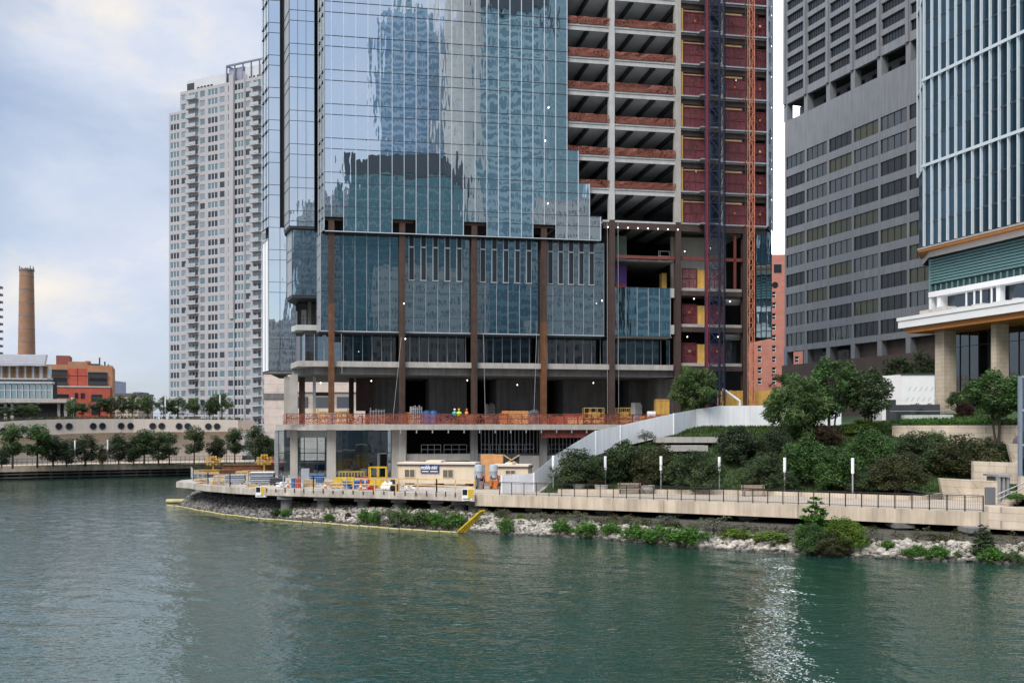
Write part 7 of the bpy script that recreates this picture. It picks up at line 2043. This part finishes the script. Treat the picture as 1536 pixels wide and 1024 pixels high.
m = MB(); m.box(-2.3,.2,1.15,-2.1,.4,1.9); m.bar((-2.2,.3,0),(-1.7,.3,1.9),.12); m.bar((1.6,.3,1.8),(2.3,.3,0),.12); m.build('prop', plyY, t_)
t_ = thing('tripod_shore', 'dark steel tripod shore standing on the working deck edge', 'tripod', tw_at(585,-.8))
m = MB()
for dx in (-.55,.0,.55): m.bar((dx,-.1,0),(dx*.1,0,1.25),.07)
m.build('legs', steelD, t_)
# loose stuff in the tall storey and on the terrace slab
for i, (px, v, w, h, mt, nm, lab) in enumerate(((566,4.0,1.6,2.0,galv,'stud_stack','tall bundle of metal studs standing by the dark stair wall'),(624,5.0,1.3,2.4,white,'plaster_boards','white boards leaning in the open storey right of the second column'),(664,6.0,2.2,1.6,bluep,'tarped_pile','blue tarped pile in front of a grey core wall behind the workers'),(735,5.0,1.0,2.6,concD,'duct_piece','grey upright duct piece in the gap right of the third column'),(800,4.0,1.2,1.9,galv,'scaffold_frame_stack','grey scaffold frames left of the fourth column'),(920,4.5,1.5,2.1,steelRed,'red_rack','red primer rack behind the fifth column'),(955,5.5,1.4,2.8,white,'wrapped_unit','white wrapped unit near the end of the open storey'))):
    p = tw_at(px, v); t_ = thing(nm, lab, 'materials', (p.x,p.y,DZ), T.rot+.1*i)
    m = MB()
    for k in range(6): x = -w/2+w*k/5; m.box(x-.05,-.35+.02*k,.1,x+.05,.3,h-random.uniform(0,.4))
    for z in (.3,h*.5,h*.75): m.box(-w/2,-.36,z,w/2,-.34,z+.09)
    m.build('pieces', mt, t_)
    m = MB(); m.box(-w/2-.1,-.45,0,w/2+.1,.4,.099); m.build('base', lumber, t_)
# people at work behind the netting
skinM = pm('skin', (.42,.25,.18), .6, .05, 4)
jean = pm('dark_trousers', (.03,.04,.07), .9, .15, 3)
def person(px, v, vest, hat, lab, rot=0.0, bend=0.0):
    p = tw_at(px, v); t_ = thing('person', lab, 'person', (p.x,p.y,DZ), rot, 'workers on the working deck')
    pts = [(0,0,.95,.15),(0,0,1.2,.145),(0,0,1.42,.165),(0,0,1.52,.06),(0,-.01,1.64,.095),(0,0,1.73,.08),
           (.21,0,1.41,.065),(.27,.02,1.13,.05),(.22,-.2,1.0,.04),(.2,-.28,1.0,.045),(-.21,0,1.41,.065),(-.28,.02,1.13,.05),(-.2,-.2,1.02,.04),(-.18,-.28,1.03,.045),
           (.11,0,.9,.10),(.12,-.03,.5,.075),(.12,.02,.09,.055),(.12,-.13,.04,.05),(-.11,0,.9,.10),(-.13,.0,.5,.075),(-.14,.05,.09,.055),(-.14,-.1,.04,.05)]
    ed = [(0,1),(1,2),(2,3),(3,4),(4,5),(2,6),(6,7),(7,8),(8,9),(2,10),(10,11),(11,12),(12,13),(0,14),(14,15),(15,16),(16,17),(0,18),(18,19),(19,20),(20,21)]
    me = bpy.data.meshes.new('body'); me.from_pydata([q[:3] for q in pts], ed, []); o = bpy.data.objects.new('body', me); col.objects.link(o); o.parent = t_
    me.materials.append(jean)
    sm_ = o.modifiers.new('skin', 'SKIN'); 
    for i, q in enumerate(pts): me.skin_vertices[0].data[i].radius = (q[3], q[3]*.8)
    me.skin_vertices[0].data[0].use_root = True
    ss = o.modifiers.new('sub', 'SUBSURF'); ss.levels = 1; ss.render_levels = 1
    m = MB(); m.lathe((0,-.0,0), [(.19,.98),(.20,1.2),(.215,1.38),(.16,1.49),(.075,1.52)], 14)
    for s in (-1,1): m.tube((s*.17,0,1.42),(s*.28,.02,1.14),.085,.07,8)
    m.build('vest', vest, t_, smooth=True)
    m = MB(); m.lathe((0,-.01,0), [(.07,1.53),(.10,1.60),(.105,1.66),(.09,1.72)], 12); m.tube((0,-.1,1.64),(0,-.135,1.62),.02,.012); m.build('face', skinM, t_, smooth=True)
    m = MB(); m.lathe((0,-.01,0), [(.16,1.69),(.135,1.71),(.13,1.77),(.09,1.83),(.02,1.85)], 14); m.build('hard_hat', hat, t_, smooth=True)
person(682, 1.0, pm('teal_vest',(.10,.45,.38),.7,.1,3), white, 'worker in teal vest and white hard hat behind the orange netting', .4)
person(688.5, .6, pm('lime_vest',(.62,.70,.04),.7,.1,3), yellow, 'worker in bright lime vest behind the orange netting', -.3)
person(700, .9, pm('orange_vest',(.85,.26,.02),.7,.1,3), orange, 'worker in orange vest behind the orange netting near the third column', 2.0)
# ------------------------------------------------------------------ floating boom and chute
boomM = pm('yellow_boom', (.44,.38,.18), .7, .25, 1.2)
bm_ = thing('floating_boom', 'yellow floating boom lying along the waterline below the stones', 'boom', (0,0,0))
bp_ = [gnd(x,y,0.0) for x,y in ((252,758),(275,760.5),(300,765.5),(340,772),(400,778.5),(470,783.5),(540,789),(600,793.5),(660,797.5),(696,799))]
for i, (a, c) in enumerate(zip(bp_, bp_[1:])):
    n_ = max(2, int((c-a).length/1.1))
    m = MB()
    for j in range(n_):
        p, q = a.lerp(c,j/n_), a.lerp(c,(j+.93)/n_); dy = .12*math.sin((i*5+j)*1.3)
        m.tube((p.x,p.y+dy-.2,.05),(q.x,q.y+dy-.2,.04+.02*math.sin(j)),.065,n=8)
    m.build('float', boomM, bm_)
m = MB(); a, c = gnd(250,754,0), gnd(298,754.5,0); m.tube((a.x,a.y,.2),(c.x,c.y,.3),.22,n=8); m.build('float', boomM, bm_)
ct = thing('yellow_chute', 'bright yellow folded chute running down the stones into the river', 'chute', (0,0,0))
a, c = gnd(694,798.5,0.05), gnd(725,768,1.75); m = MB()
for s in (-.35,-.1,.15): m.tube((a.x+s*1.1,a.y,.12),(c.x+s*.5,c.y,1.9+.1*s),.10,.08,n=8)
m.face([(a.x-.55,a.y-.02,.1),(a.x+.2,a.y-.02,.1),(c.x+.2,c.y,1.9),(c.x-.25,c.y,1.9)]); m.build('tubes', yellow, ct)
bpy.context.view_layer.update()
